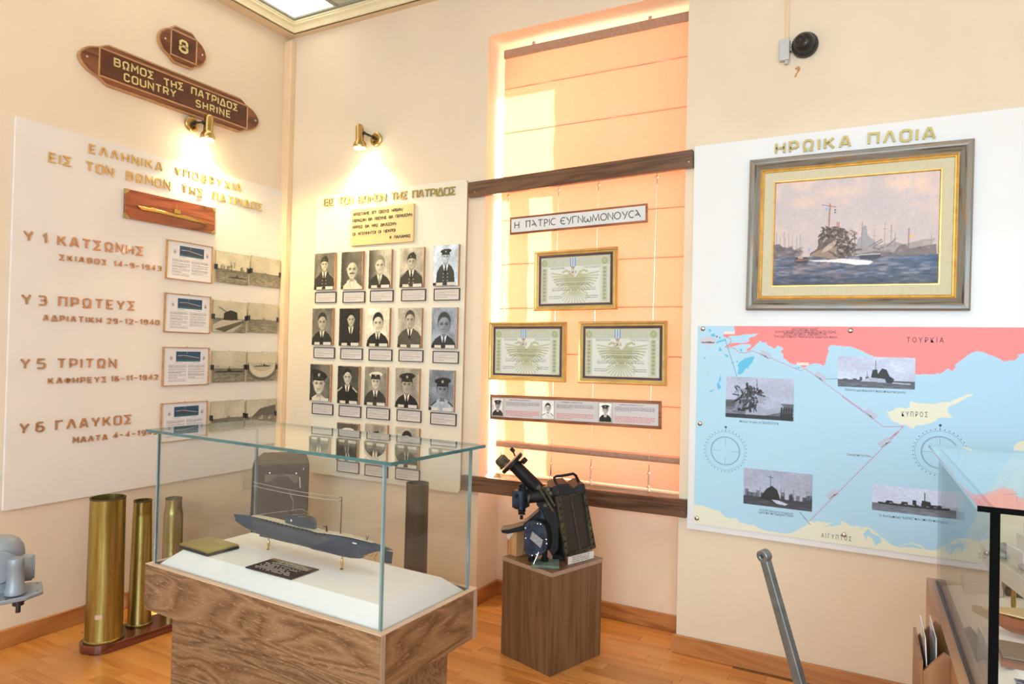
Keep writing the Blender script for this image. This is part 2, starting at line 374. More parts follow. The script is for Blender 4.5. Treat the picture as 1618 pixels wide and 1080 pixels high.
# ------------------------------------------------------------------ lettering: stroke font (cut letters)
c_ = 0.14
GL = {
 'Α': (0.74, [[(0,0),(0.30,1),(0.46,1),(0.74,0)], [(0.13,0.30),(0.62,0.30)]]),
 'Β': (0.66, [[(0,0),(0,1),(0.66-c_,1),(0.62,0.9),(0.62,0.62),(0.62-c_,0.53),(0,0.53)], [(0.62-c_,0.53),(0.66,0.42),(0.66,c_),(0.66-c_,0),(0,0)]]),
 'Γ': (0.58, [[(0,0),(0,1),(0.58,1)]]),
 'Δ': (0.76, [[(0,0),(0.30,1),(0.46,1),(0.76,0),(0,0)]]),
 'Ε': (0.58, [[(0.58,1),(0,1),(0,0),(0.58,0)], [(0,0.5),(0.5,0.5)]]),
 'Η': (0.66, [[(0,0),(0,1)], [(0.66,0),(0.66,1)], [(0,0.5),(0.66,0.5)]]),
 'Θ': (0.68, [[(c_,0),(0.68-c_,0),(0.68,c_),(0.68,1-c_),(0.68-c_,1),(c_,1),(0,1-c_),(0,c_),(c_,0)], [(0.0,0.5),(0.68,0.5)]]),
 'Ι': (0.0, [[(0,0),(0,1)]]),
 'Κ': (0.68, [[(0,0),(0,1)], [(0.62,1),(0.06,0.46)], [(0.22,0.60),(0.68,0)]]),
 'Λ': (0.74, [[(0,0),(0.30,1),(0.44,1),(0.74,0)]]),
 'Μ': (0.80, [[(0,0),(0.05,1),(0.40,0.42),(0.75,1),(0.80,0)]]),
 'Ν': (0.66, [[(0,0),(0,1),(0.66,0),(0.66,1)]]),
 'Ο': (0.68, [[(c_,0),(0.68-c_,0),(0.68,c_),(0.68,1-c_),(0.68-c_,1),(c_,1),(0,1-c_),(0,c_),(c_,0)]]),
 'Π': (0.66, [[(0,0),(0,1),(0.66,1),(0.66,0)]]),
 'Ρ': (0.60, [[(0,0),(0,1),(0.60-c_,1),(0.60,1-c_),(0.60,0.5),(0.60-c_,0.38),(0,0.38)]]),
 'Σ': (0.64, [[(0.64,1),(0,1),(0.42,0.52),(0,0),(0.64,0)]]),
 'Τ': (0.68, [[(0,1),(0.68,1)], [(0.34,1),(0.34,0)]]),
 'Υ': (0.70, [[(0,1),(0.35,0.45),(0.70,1)], [(0.35,0.47),(0.35,0)]]),
 'Φ': (0.74, [[(0.37,0),(0.37,1)], [(c_,0.22),(0.74-c_,0.22),(0.74,0.36),(0.74,0.68),(0.74-c_,0.82),(c_,0.82),(0,0.68),(0,0.36),(c_,0.22)]]),
 'Χ': (0.70, [[(0,0),(0.70,1)], [(0,1),(0.70,0)]]),
 'Ω': (0.76, [[(0,0),(0.22,0),(0.22,0.14),(0.06,0.36),(0.06,0.84),(0.22,1),(0.54,1),(0.70,0.84),(0.70,0.36),(0.54,0.14),(0.54,0),(0.76,0)]]),
 'C': (0.62, [[(0.62,0.78),(0.48,1),(c_,1),(0,1-c_),(0,c_),(c_,0),(0.48,0),(0.62,0.22)]]),
 'U': (0.66, [[(0,1),(0,c_),(c_,0),(0.66-c_,0),(0.66,c_),(0.66,1)]]),
 'R': (0.62, [[(0,0),(0,1),(0.60-c_,1),(0.60,1-c_),(0.60,0.56),(0.60-c_,0.44),(0,0.44)], [(0.36,0.44),(0.62,0)]]),
 'S': (0.60, [[(0.60,0.82),(0.48,1),(c_,1),(0,0.86),(0,0.66),(0.12,0.53),(0.48,0.47),(0.60,0.36),(0.60,0.14),(0.48,0),(c_,0),(0,0.18)]]),
 '0': (0.64, [[(c_,0),(0.64-c_,0),(0.64,c_),(0.64,1-c_),(0.64-c_,1),(c_,1),(0,1-c_),(0,c_),(c_,0)]]),
 '1': (0.22, [[(0,0.80),(0.22,1),(0.22,0)]]),
 '2': (0.60, [[(0,0.82),(0.12,1),(0.48,1),(0.60,0.86),(0.60,0.62),(0,0),(0.60,0)]]),
 '3': (0.60, [[(0,1),(0.46,1),(0.60,0.88),(0.60,0.64),(0.46,0.53),(0.16,0.53)], [(0.46,0.53),(0.60,0.42),(0.60,0.14),(0.46,0),(0,0)]]),
 '4': (0.62, [[(0.46,0),(0.46,1),(0,0.30),(0.62,0.30)]]),
 '5': (0.60, [[(0.58,1),(0.04,1),(0,0.55),(0.46,0.55),(0.60,0.42),(0.60,0.14),(0.46,0),(0,0)]]),
 '6': (0.60, [[(0.56,1),(c_,1),(0,0.86),(0,c_),(c_,0),(0.46,0),(0.60,c_),(0.60,0.42),(0.46,0.56),(0,0.56)]]),
 '8': (0.60, [[(0.16,0),(0.44,0),(0.60,0.14),(0.60,0.38),(0.44,0.52),(0.16,0.52),(0,0.38),(0,0.14),(0.16,0)], [(0.16,0.52),(0.02,0.64),(0.02,0.87),(0.16,1),(0.44,1),(0.58,0.87),(0.58,0.64),(0.44,0.52)]]),
 '9': (0.60, [[(0.04,0),(0.46,0),(0.60,c_),(0.60,0.86),(0.46,1),(c_,1),(0,0.86),(0,0.58),(c_,0.44),(0.60,0.44)]]),
 '-': (0.44, [[(0,0.5),(0.44,0.5)]]),
 "'": (0.08, [[(0,0.75),(0.08,1)]]),
}
for _a, _b in zip('ABEHIKMNOPTXY', 'ΑΒΕΗΙΚΜΝΟΡΤΧΥ'): GL[_a] = GL[_b]
def arc(cx, cy, rx, ry, a0, a1, n=9):
    return [(cx+rx*math.cos(math.radians(a0+(a1-a0)*i/n)), cy+ry*math.sin(math.radians(a0+(a1-a0)*i/n))) for i in range(n+1)]
UN = {  # uncial letters of the hanging sign
 'Ϲ': (0.62, [arc(0.42, 0.5, 0.42, 0.5, 55, 305)]),
 'Є': (0.66, [arc(0.44, 0.5, 0.44, 0.5, 55, 305), [(0.04,0.52),(0.52,0.52)]]),
 'Α': (0.74, [[(0.06,0.96),(0.22,1.0),(0.74,0)], [(0.44,0.62),(0.02,0.30),(0.50,0.34)]]),
 'Ω': (0.98, [arc(0.26, 0.42, 0.26, 0.42, 120, 360)+arc(0.75, 0.42, 0.23, 0.42, 180, 420)]),
 'Ο': (0.84, [arc(0.42, 0.5, 0.42, 0.5, 0, 360, 16)]),
 'Ρ': (0.58, [[(0.05,-0.15),(0.05,1)], arc(0.05, 0.70, 0.50, 0.30, 90, -90)]),
 'Π': (0.70, [[(0.08,0),(0.08,1)], [(-0.05,1),(0.75,1)], [(0.62,1),(0.62,0)]]),
 'Τ': (0.70, [[(0,1),(0.70,1)], [(0.35,1),(0.35,0)]]),
 'Μ': (0.96, [[(0,0),(0.12,1),(0.48,0.10),(0.84,1),(0.96,0)]]),
 'Υ': (0.72, [[(0,1),(0.36,0.42)], [(0.74,1),(0.30,-0.12)]]),
}
def stroke_mb(mb, pts, w, d, bevel=0.0):
    closed = pts[0] == pts[-1]
    P = [Vector((p[0], p[1])) for p in (pts[:-1] if closed else pts)]; n = len(P)
    L = []; R = []
    for i in range(n):
        a = P[(i-1) % n] if (closed or i) else None; b = P[(i+1) % n] if (closed or i < n-1) else None
        d1 = (P[i]-a).normalized() if a is not None else None; d2 = (b-P[i]).normalized() if b is not None else None
        if d1 is None: d1 = d2
        if d2 is None: d2 = d1
        nn = Vector((-(d1.y+d2.y), d1.x+d2.x))
        nn = nn.normalized() if nn.length > 1e-5 else Vector((-d1.y, d1.x))
        k = w/2/max(0.45, nn.dot(Vector((-d1.y, d1.x))))
        p = P[i]
        if not closed and i == 0: p = p-d1*w*0.42 if False else p
        L.append(p+nn*k); R.append(p-nn*k)
    vs = []; fs = []
    for i in range(n):
        vs += [(L[i].x, L[i].y, d), (R[i].x, R[i].y, d), (L[i].x, L[i].y, 0), (R[i].x, R[i].y, 0)]
    for i in range(n if closed else n-1):
        a = 4*i; b = 4*((i+1) % n)
        fs += [(a+1, b+1, b, a), (a, b, b+2, a+2), (b+1, a+1, a+3, b+3)]
    if not closed: fs += [(0, 2, 3, 1), (4*n-4, 4*n-3, 4*n-1, 4*n-2)]
    mb.add(vs, fs)
LCACHE = {}
def letter_mesh(ch, h, w, d, mat, table):
    key = (ch, round(h, 4), round(w, 4), d, mat.name, table is UN)
    if key not in LCACHE:
        g = table.get(ch) or GL[ch]
        mb = MB()
        for st in g[1]:
            # keep the strokes inside the letter height
            stroke_mb(mb, [(x*h, w/2+y*(h-w)) for x, y in st], w, d)
        LCACHE[key] = mb.mesh('letter', mat)
    return LCACHE[key]
def lettering(parent, text, p0, p1, h, mat, w=0.17, d=0.006, z=0.0, table=None, joined=False, space=0.75, name='letter'):
    """letters spread evenly on the line p0 -> p1 (baseline, local coordinates of parent)"""
    table = table or GL
    wid = [((table.get(c) or GL[c])[0]*h if c != ' ' else space*h) for c in text]
    L = (Vector(p1)-Vector(p0)).length; ang = math.atan2(p1[1]-p0[1], p1[0]-p0[0])
    gap = (L-sum(wid))/max(1, len(text)-1) if len(text) > 1 else 0
    x = 0; big = MB(); out = []
    for c, ww in zip(text, wid):
        if c != ' ':
            M = Matrix.Translation((p0[0]+x*math.cos(ang), p0[1]+x*math.sin(ang), z)) @ Matrix.Rotation(ang, 4, 'Z')
            if joined:
                g = table.get(c) or GL[c]; old = big.T; big.T = M
                for st in g[1]: stroke_mb(big, [(a*h, w*h/2+b*(h-w*h)) for a, b in st], w*h, d)
                big.T = old
            else: out.append(inst(name, letter_mesh(c, h, w*h, d, mat, table), parent, M))
        x += ww+gap
    if joined: return big.obj('lettering', mat, parent)
    return out
# ordinary printed type
TXT = {}
def type_mesh(text, size, mat, width=None, align='LEFT', depth=0.0, res=1, spacing=1.0, bold=0.0, line=1.0):
    c = bpy.data.curves.new('type', 'FONT'); c.body = text; c.size = size; c.align_x = align; c.extrude = depth
    c.resolution_u = res; c.space_character = spacing; c.offset = bold; c.space_line = line
    o = bpy.data.objects.new('type', c); COL.objects.link(o)
    dg = bpy.context.evaluated_depsgraph_get()
    me = bpy.data.meshes.new_from_object(o.evaluated_get(dg)); me.name = 'type'
    bpy.data.objects.remove(o); bpy.data.curves.remove(c)
    me.materials.clear(); me.materials.append(mat)
    if width and len(me.vertices):
        xs = [v.co.x for v in me.vertices]; k = width/(max(xs)-min(xs)+1e-9)
        me.transform(Matrix.Diagonal((k, 1, 1, 1)))
    return me
def typeset(parent, text, x, y, size, mat, z=0.0004, rot=0.0, name='lettering', **kw):
    return inst(name, type_mesh(text, size, mat, **kw), parent, TR(x, y, z, rot))

# ------------------------------------------------------------------ flat prints: colours on a fine grid
def lin(c):
    c = np.asarray(c, float); return np.where(c <= 0.04045, c/12.92, ((c+0.055)/1.055)**2.4)
class Pic:
    """a drawing of w x h metres on nx x ny grid points; y runs downwards; colours 0..1 as seen"""
    def __init__(s, w, h, nx, ny, col=(1, 1, 1)):
        s.w, s.h, s.nx, s.ny = w, h, nx, ny
        s.X, s.Y = np.meshgrid(np.linspace(0, w, nx), np.linspace(0, h, ny))
        s.A = np.ones((ny, nx, 3))*np.array(col)
    def put(s, mask, col, a=1.0):
        k = np.clip(mask*a, 0, 1)[..., None]; s.A = s.A*(1-k)+np.array(col)*k; return s
    def poly(s, pts, col, a=1.0):
        n = len(pts); ins = np.zeros(s.X.shape, bool)
        xs = [p[0] for p in pts]; ys = [p[1] for p in pts]
        j = n-1
        for i in range(n):
            if ys[i] != ys[j]:
                cond = ((ys[i] > s.Y) != (ys[j] > s.Y)) & (s.X < (xs[j]-xs[i])*(s.Y-ys[i])/(ys[j]-ys[i])+xs[i])
                ins ^= cond
            j = i
        return s.put(ins.astype(float), col, a)
    def ell(s, cx, cy, rx, ry, col, a=1.0, soft=0.15, rot=0):
        dx, dy = s.X-cx, s.Y-cy
        if rot: dx, dy = dx*math.cos(rot)+dy*math.sin(rot), -dx*math.sin(rot)+dy*math.cos(rot)
        r = np.sqrt((dx/rx)**2+(dy/ry)**2)
        return s.put(np.clip((1+soft/2-r)/soft, 0, 1), col, a)
    def line(s, pts, w, col, a=1.0):
        for (x0, y0), (x1, y1) in zip(pts[:-1], pts[1:]):
            dx, dy = x1-x0, y1-y0; L2 = dx*dx+dy*dy+1e-12
            t = np.clip(((s.X-x0)*dx+(s.Y-y0)*dy)/L2, 0, 1)
            d = np.hypot(s.X-x0-t*dx, s.Y-y0-t*dy)
            s.put(np.clip((w/2-d)/(w*0.3+1e-9)+0.5, 0, 1), col, a)
        return s
    def rect(s, x0, y0, x1, y1, col, a=1.0):
        return s.put(((s.X >= x0) & (s.X <= x1) & (s.Y >= y0) & (s.Y <= y1)).astype(float), col, a)
    def noise(s, n, seed=0, sy=1.0):
        rng = np.random.RandomState(seed); gy = max(2, int(n*sy))
        g = rng.rand(gy+2, n+2)
        fx = s.X/s.w*n; fy = s.Y/s.h*gy; ix = np.clip(fx.astype(int), 0, n); iy = np.clip(fy.astype(int), 0, gy)
        tx = fx-ix; ty = fy-iy; tx = tx*tx*(3-2*tx); ty = ty*ty*(3-2*ty)
        return (g[iy, ix]*(1-tx)*(1-ty)+g[iy, ix+1]*tx*(1-ty)+g[iy+1, ix]*(1-tx)*ty+g[iy+1, ix+1]*tx*ty)
    def mul(s, f): s.A = np.clip(s.A*f[..., None], 0, 1); return s
    def textblock(s, x0, y0, x1, y1, rows, col, a=0.7, seed=0, fill=0.45):
        rng = np.random.RandomState(seed)
        dy = (y1-y0)/rows
        for r in range(rows):
            x = x0; end = x1 if r % 4 != 3 else x0+(x1-x0)*rng.uniform(0.4, 0.9)
            yy = y0+r*dy
            while x < end:
                wl = rng.uniform(0.02, 0.08)*(x1-x0)+0.001
                s.rect(x, yy, min(x+wl, end), yy+dy*fill, col, a*rng.uniform(0.7, 1)); x += wl+0.012*(x1-x0)
        return s
    def obj(s, name, mat, parent, M=None, label=None, thick=0.0):
        nx, ny = s.nx, s.ny
        co = np.zeros((nx*ny, 3)); co[:, 0] = (s.X-s.w/2).ravel(); co[:, 1] = (s.h/2-s.Y).ravel()
        i = (np.arange(ny-1)[:, None]*nx+np.arange(nx-1)[None]).ravel()
        f = np.stack([i+nx, i+nx+1, i+1, i], 1)
        me = bpy.data.meshes.new(name); me.vertices.add(nx*ny); me.vertices.foreach_set('co', co.ravel())
        me.loops.add(f.size); me.loops.foreach_set('vertex_index', f.ravel())
        me.polygons.add(len(f)); me.polygons.foreach_set('loop_start', np.arange(len(f))*4)
        me.update(calc_edges=True)
        a = me.attributes.new('Print', 'FLOAT_COLOR', 'POINT')
        a.data.foreach_set('color', np.concatenate([lin(np.clip(s.A.reshape(-1, 3), 0, 1)), np.ones((nx*ny, 1))], 1).ravel())
        me.materials.append(mat)
        return inst(name, me, parent, M, label)

# ================================================================== the room
H_ = 3.92
XR0, XR1 = -2.245, -0.975       # window recess, left and right jamb
YR, YO, ZS, ZT = 4.0, 4.46, 0.79, 3.60
floor = struct(MB().box((-4.4,-4.2,-0.12), (4.8,4.44,-0.002)).obj('floor', FLOORB))
# parquet strips running along the window wall
def seen(x, y):
    d = Vector((x, y, -1.6)); z = d.dot(fw)
    if z < 0.3: return False
    return -60 < 809+1089.28*d.dot(r2)/z < 1680 and 540-1089.28*d.dot(u2)/z < 1120
PW = 0.0728
plank_meshes = {}
def plank_mesh(L, joined=None, T=None):
    mb = joined or MB()
    a, b, t, c = L/2-0.0005, PW/2-0.0005, 0.0, 0.0012
    vs = [(-a,-b,-0.006),(a,-b,-0.006),(a,b,-0.006),(-a,b,-0.006),(-a,-b,t-c),(a,-b,t-c),(a,b,t-c),(-a,b,t-c),
          (-a+c,-b+c,t),(a-c,-b+c,t),(a-c,b-c,t),(-a+c,b-c,t)]
    mb.add(vs, [(8,9,10,11),(4,5,9,8),(5,6,10,9),(6,7,11,10),(7,4,8,11),(0,1,5,4),(1,2,6,5),(2,3,7,6),(3,0,4,7)], 0, T)
    return mb
planks = []
y = -3.95; row = 0
while y < YR-0.02:
    rs = random.Random(row*13+5)
    x = -4.0-rs.uniform(0, 0.45)
    while x < 4.4:
        L = rs.choice([0.34, 0.42, 0.42, 0.50])
        x0, x1 = max(x, -4.005), min(x+L, 4.45)
        lim = XR1 if False else None
        if x1-x0 > 0.02:
            cy_ = y+PW/2
            if cy_ < 3.73 or (x1 > XR0 and x0 < XR1):
                planks.append((x0, x1, cy_))
        x += L
    y += PW; row += 1
def dist(p): return math.hypot((p[0]+p[1])/2, p[2])
def clear(p):   # hidden under the cases and the pedestal
    cx = (p[0]+p[1])/2; return not (-2.25 < cx < -1.32 and 1.62 < p[2] < 1.95) and not (cx > 0.16 and p[2] > 1.5)
vis = [p for p in planks if seen((p[0]+p[1])/2, p[2]) and clear(p)]
vis.sort(key=dist)
single = set(vis[:300])
for p in vis[:300]:
    L = round(p[1]-p[0], 3)
    if L not in plank_meshes: plank_meshes[L] = plank_mesh(L).mesh('plank', PLANK)
    inst('plank', plank_meshes[L], floor, TR((p[0]+p[1])/2, p[2], 0))
far = MB()
for p in planks:
    if p not in single: plank_mesh(p[1]-p[0], far, TR((p[0]+p[1])/2, p[2], 0))
stuff(far.obj('plank_rows', PLANK, floor))

struct(MB().box((-4.3,-4.2,0), (XL,4.44,H_)).obj('wall_left', WALL))
ww = MB()
ww.box((XL,YW,0), (XR0,YO,H_)); ww.box((XR1,YW,0), (4.8,YO,H_)); ww.box((XR0,YW,ZT), (XR1,YO,H_))
struct(ww.obj('wall_window', WALL))
struct(MB().box((XR0,YR,0), (XR1,YO,ZS)).obj('wall_recess', RECESS))
struct(MB().box((XR0-0.001,YR-0.03,ZS), (XR1+0.001,YR+0.10,ZS+0.02)).obj('trim_2', RECESS, bevel=0.006))
# walls behind and to the right of the camera, the back one with its window opening
wr = MB(); wr.box((4.45,-4.2,0),(4.8,3.74,H_))
struct(wr.obj('wall_right', WALLP))
wb = MB(); wb.box((XL,-4.2,0),(4.45,-3.95,0.95)); wb.box((XL,-4.2,3.4),(4.45,-3.95,H_)); wb.box((XL,-4.2,0.95),(-1.8,-3.95,3.4)); wb.box((3.0,-4.2,0.95),(4.45,-3.95,3.4))
struct(wb.obj('wall_back', WALLP))
# ceiling with a rectangular light well near the corner
wx0, wx1, wy0, wy1 = -3.90, 0.4, 0.2, 3.68
ce = MB()
for a, b in (((-4.3,-4.2,H_),(wx0,4.44,4.3)), ((wx1,-4.2,H_),(4.8,4.44,4.3)), ((wx0,-4.2,H_),(wx1,wy0,4.3)), ((wx0,wy1,H_),(wx1,4.44,4.3)), ((wx0,wy0,4.22),(wx1,wy1,4.3))): ce.box(a, b)
struct(ce.obj('ceiling', CEIL))
# stepped cornice moulding round the well
steps = [(0.0, 0.0), (-0.03, 0.0), (-0.03, 0.012), (0.012, 0.016), (0.02, 0.022), (0.02, 0.034), (0.048, 0.075), (0.085, 0.098), (0.085, 0.118), (0.100, 0.122), (0.100, 0.15), (0.0, 0.15)]
steps = [(max(o, 0.0)*0.55, z*0.45) for o, z in steps]
def cornice_mb():
    mb = MB(); n = len(steps)
    cs = [(wx0, wy0, 1, 1), (wx1, wy0, -1, 1), (wx1, wy1, -1, -1), (wx0, wy1, 1, -1)]
    vs = []
    for x, y, sx, sy in cs:
        for o, z in steps: vs.append((x+sx*o, y+sy*o, H_-0.004+z))
    fs = []
    for i in range(4):
        j = (i+1) % 4
        for k in range(n): k2 = (k+1) % n; fs.append((i*n+k, j*n+k, j*n+k2, i*n+k2))
    return mb.add(vs, fs)
struct(cornice_mb().obj('trim_3', CORN))
ix0, ix1, iy0, iy1 = wx0+0.05, wx1-0.05, wy0+0.05, wy1-0.05
cg = thing('ceiling_light_grid', 'glazed ceiling light with lit and frosted panels inside the cream cornice', 'ceiling light', loc=(ix0, iy0, 3.985))
px_ = [0, 0.42, 0.98, 1.54, 2.10, 2.66, 3.22, ix1-ix0-0.84+0.78]
fx = MB()
for k, a in enumerate(px_): fx.box((a, 0, 0.0), (a+0.022, iy1-iy0, 0.03))
for b in (0, 1.05, 2.13, iy1-iy0-0.022): fx.box((0, b, 0.001), (ix1-ix0, b+0.022, 0.029))
fx.obj('grid_bars', plain('grid_bars_metal', (0.35, 0.36, 0.30), 0.4), cg)
for k in range(7):
    for j, (b0, b1) in enumerate(((0.02, 1.05), (1.07, 2.13), (2.15, iy1-iy0-0.02))):
        lit = k < 1 or (k >= 3 and j == 0)
        MB().box((px_[k]+0.022, b0, 0.012), (px_[k+1], b1, 0.018)).obj('light_panel', LPANEL if lit else LPANEL2, cg, label='lit white panel' if lit else None)
light('ceiling_well_light', 'AREA', (-2.0, 1.9, 3.86), (0, 0, -1), 3, (1.0, 0.88, 0.46), 3.2, 2.8)

# baseboards
def base(name, a, b, mat): return struct(MB().box(a, b).obj(name, mat, bevel=0.003))
base('baseboard_left', (XL, -3.9, 0), (XL+0.02, YW, 0.095), BASEBY)
base('baseboard_window', (XL+0.02, YW-0.02, 0), (XR0+0.0, YW, 0.095), BASEB)
base('baseboard_window_right', (XR1-0.02, YW-0.022, 0), (4.4, YW, 0.095), BASEB)
base('baseboard_recess_side', (XR0, YW-0.02, 0), (XR0+0.018, YR, 0.095), BASEBY)
base('baseboard_recess', (XR0+0.018, YR-0.018, 0), (XR1, YR, 0.095), BASEB)
# corner trunking
struct(MB().box((XL, 3.69, 0.1), (-3.935, YW, 3.885)).obj('trim_1', TRUNK, bevel=0.004))
struct(MB().box((-3.932, 3.689, 2.27), (-4.0, 3.6885, 2.272)).obj('trim_1_joint', DARKM)) if False else None

# window: frame, casements, panes, sill
win = MB(); fy0, fy1 = 4.16, 4.22
win.box((XR0,fy0,ZS), (XR0+0.05,fy1,ZT)); win.box((XR1-0.05,fy0,ZS), (XR1,fy1,ZT)); win.box((XR0+0.05,fy0,ZS), (XR1-0.05,fy1,ZS+0.05)); win.box((XR0+0.05,fy0,ZT-0.05), (XR1-0.05,fy1,ZT))
win.box((XR0+0.05,fy0,2.78), (XR1-0.05,fy1,2.84)); win.box((-1.64,fy0,ZS+0.05), (-1.58,fy1,2.78))
wob = struct(win.obj('window_1', WFRAME, bevel=0.004))
for (a, b, z0, z1) in ((XR0+0.05,-1.64,ZS+0.05,2.78), (-1.58,XR1-0.05,ZS+0.05,2.78), (XR0+0.05,XR1-0.05,2.84,ZT-0.05)):
    MB().box((a,4.186,z0), (b,4.19,z1)).obj('pane', WGLASS, wob)
# exterior ground and pale facade across the street, seen only as light through the gap
struct(MB().box((-40,4.6,-3.2), (40,60,-3.0)).obj('ground', plain('pale_pavement', (0.55,0.52,0.47), 0.9)))

# ------------------------------------------------------------------ roman blind
bx0, bx1, by = -2.205, -0.990, 3.885
bl = thing('roman_blind', 'sheer orange roman blind hanging in the window recess', 'blind', loc=((bx0+bx1)/2, by, 0.80))
hw = (bx1-bx0)/2
seams = [3.50, 3.30, 3.013, 2.728, 2.444, 2.160, 1.876, 1.590, 1.305, 1.025]
def sheet(z0, z1):
    mb = MB(); n = 6; vs = []; fs = []
    for j in range(n+1):
        t = j/n; yy = -0.006*math.sin(math.pi*t)
        for i in range(9):
            u = i/8; vs.append((-hw+2*hw*u, yy-0.0015*math.sin(u*19+z0*3), z0+(z1-z0)*t-0.8))
    for j in range(n):
        for i in range(8): a = j*9+i; fs.append((a, a+1, a+10, a+9))
    return mb.add(vs, fs)
zz = seams+[0.83]
for k in range(len(zz)-1):
    sheet(zz[k+1]+0.0015, zz[k]-0.0015).obj('fabric_panel', BLIND, bl, smooth=True)
for z in seams[1:]:
    MB().cyl((-hw, 0.003, z-0.8), (hw, 0.003, z-0.8), 0.0028, n=6).obj('seam_rod', plain('seam_rod_cloth', (0.62,0.24,0.12), 0.8) if 'seam_rod_cloth' not in MATS else MATS['seam_rod_cloth'], bl)
MB().box((-hw-0.006,-0.012,2.70), (hw,0.012,2.755)).obj('headrail', MESHING, bl, bevel=0.003, label='dull brown head rail')
sheet(0.985, 1.02).obj('transom_shadow_band', MESHING, bl, label='dull brown hem band', M=Matrix.Translation((0,-0.004,0)))  # dark strip put in for the shadow of the window transom
for x in (-0.40, 0.36): MB().cbox((x,0,2.765), (0.02,0.014,0.022)).obj('bracket', CHROME, bl)

# ------------------------------------------------------------------ dark wood rails across the recess
def rail(z0, tilt, label):
    L = 1.425
    t = thing('wooden_rail', label, 'rail', M=MW(-2.352, z0, 0.0005, tilt), group=None)
    MB().box((0,0,0), (L,0.096,0.034)).obj('bar', WALNUT, t, bevel=0.002)
    for x in (0.05, L-0.02): MB().cyl((x,0.03,0.034), (x,0.03,0.036), 0.004, n=10).obj('screw', CHROME, t)
    return t
rail(2.573, 0.030, 'dark walnut rail across the window recess above the hanging sign')
rail(0.714, 0.012, 'dark walnut rail across the bottom of the window recess behind the pedestal')
HOOK_T = [(-2.077,2.578),(-1.733,2.588),(-1.480,2.596),(-1.133,2.606)]; HOOK_B = [(-2.088,0.815),(-1.743,0.820),(-1.489,0.823),(-1.146,0.827)]
names = ['leftmost', 'second from the left', 'third from the left', 'rightmost']
for k in range(4):
    (x0, z0), (x1, z1) = HOOK_T[k], HOOK_B[k]
    t = thing('hanging_wire', ['taut steel wire between the rails, %s of the four' % n for n in names][k], 'wire', M=MW(x1, z1, 0.004))
    dx, dz = x0-x1, z0-z1
    ring = lambda cx, cz, r: [(cx+r*math.cos(a*math.pi/6), cz+r*math.sin(a*math.pi/6), 0) for a in range(12)]
    for (cx, cz, s) in ((0, 0.018, -1), (dx, dz-0.018, 1)):
        h = MB(); h.tube(ring(cx, cz, 0.0085), 0.0019, 5, closed=True); h.cyl((cx, cz+s*0.009, 0), (cx, cz+s*0.026, 0), 0.0022, n=6)
        h.obj('eye_hook', CHROME, t)
    MB().cyl((dx*0.08, 0.165, 0), (dx, dz-0.055, 0), 0.0009, n=5).obj('wire', CHROME, t)
    tb = MB(); tb.cyl((0,0.052,0), (0.001,0.105,0), 0.0042, n=8); tb.tube(ring(0.001,0.115,0.0075), 0.0018, 5, closed=True); tb.tube(ring(0,0.040,0.0075), 0.0018, 5, closed=True); tb.cyl((0.001,0.123,0), (0.002,0.165,0), 0.0026, n=6)
    tb.obj('turnbuckle', CHROME, t)
    cr = MB(); cr.cyl((dx, dz-0.055, 0), (dx, dz-0.03, 0), 0.003, n=6); cr.obj('crimp', CHROME, t)

# ------------------------------------------------------------------ things in frames
def frame_bars(root, w, h, prof, mats, names_):
    """mitred frame; prof = list of (inner offset from the outer edge, height) rings"""
    for (o0, h0), (o1, h1), mt, nm in zip(prof[:-1], prof[1:], mats, names_): pass
def ring_mb(w, h, rings):
    """rings: (offset, z) profile swept round a rectangle w x h, closed underneath"""
    mb = MB(); vs = []; n = len(rings)
    for sx, sy in ((-1,-1),(1,-1),(1,1),(-1,1)):
        for o, z in rings: vs.append((sx*(w/2-o), sy*(h/2-o), z))
    fs = []
    for i in range(4):
        j = (i+1) % 4
        for k in range(n-1): fs.append((i*n+k, j*n+k, j*n+k+1, i*n+k+1))
    return mb.add(vs, fs)

def eagle(P, ox, oy, W, H, col):
    """pale olive double-headed eagle of a certificate"""
    X = lambda u: ox+u*W; Y = lambda v: oy+v*H
    for s in (-1, 1):
        for k in range(10):       # spread wing feathers hanging from the raised arm of the wing
            a = math.radians(-14+k*10.5); L = 0.36-0.013*k; bx, by_ = 0.5+s*(0.10-0.004*k), 0.27+0.022*k
            P.line([(X(bx), Y(by_)), (X(bx+s*L*math.cos(a)), Y(by_+L*0.95*math.sin(a)))], 0.026*W, col, 0.85)
        P.poly([(X(0.5), Y(0.30)), (X(0.5+s*0.10), Y(0.20)), (X(0.5+s*0.22), Y(0.24)), (X(0.5+s*0.16), Y(0.50)), (X(0.5+s*0.05), Y(0.62)), (X(0.5), Y(0.6))], col, 0.9)
        P.line([(X(0.5+s*0.03), Y(0.32)), (X(0.5+s*0.10), Y(0.17)), (X(0.5+s*0.17), Y(0.13)), (X(0.5+s*0.23), Y(0.17))], 0.036*W, col, 0.95)
        P.line([(X(0.5+s*0.12), Y(0.62)), (X(0.5+s*0.24), Y(0.74))], 0.03*W, col, 0.8)
    P.ell(X(0.5), Y(0.5), 0.085*W, 0.17*H, col, 0.9)
    for k in range(-5, 6):
        a = math.radians(90+k*11); P.line([(X(0.5), Y(0.62)), (X(0.5+0.34*math.cos(a)), Y(0.6+0.40*math.sin(a)))], 0.020*W, col, 0.85)
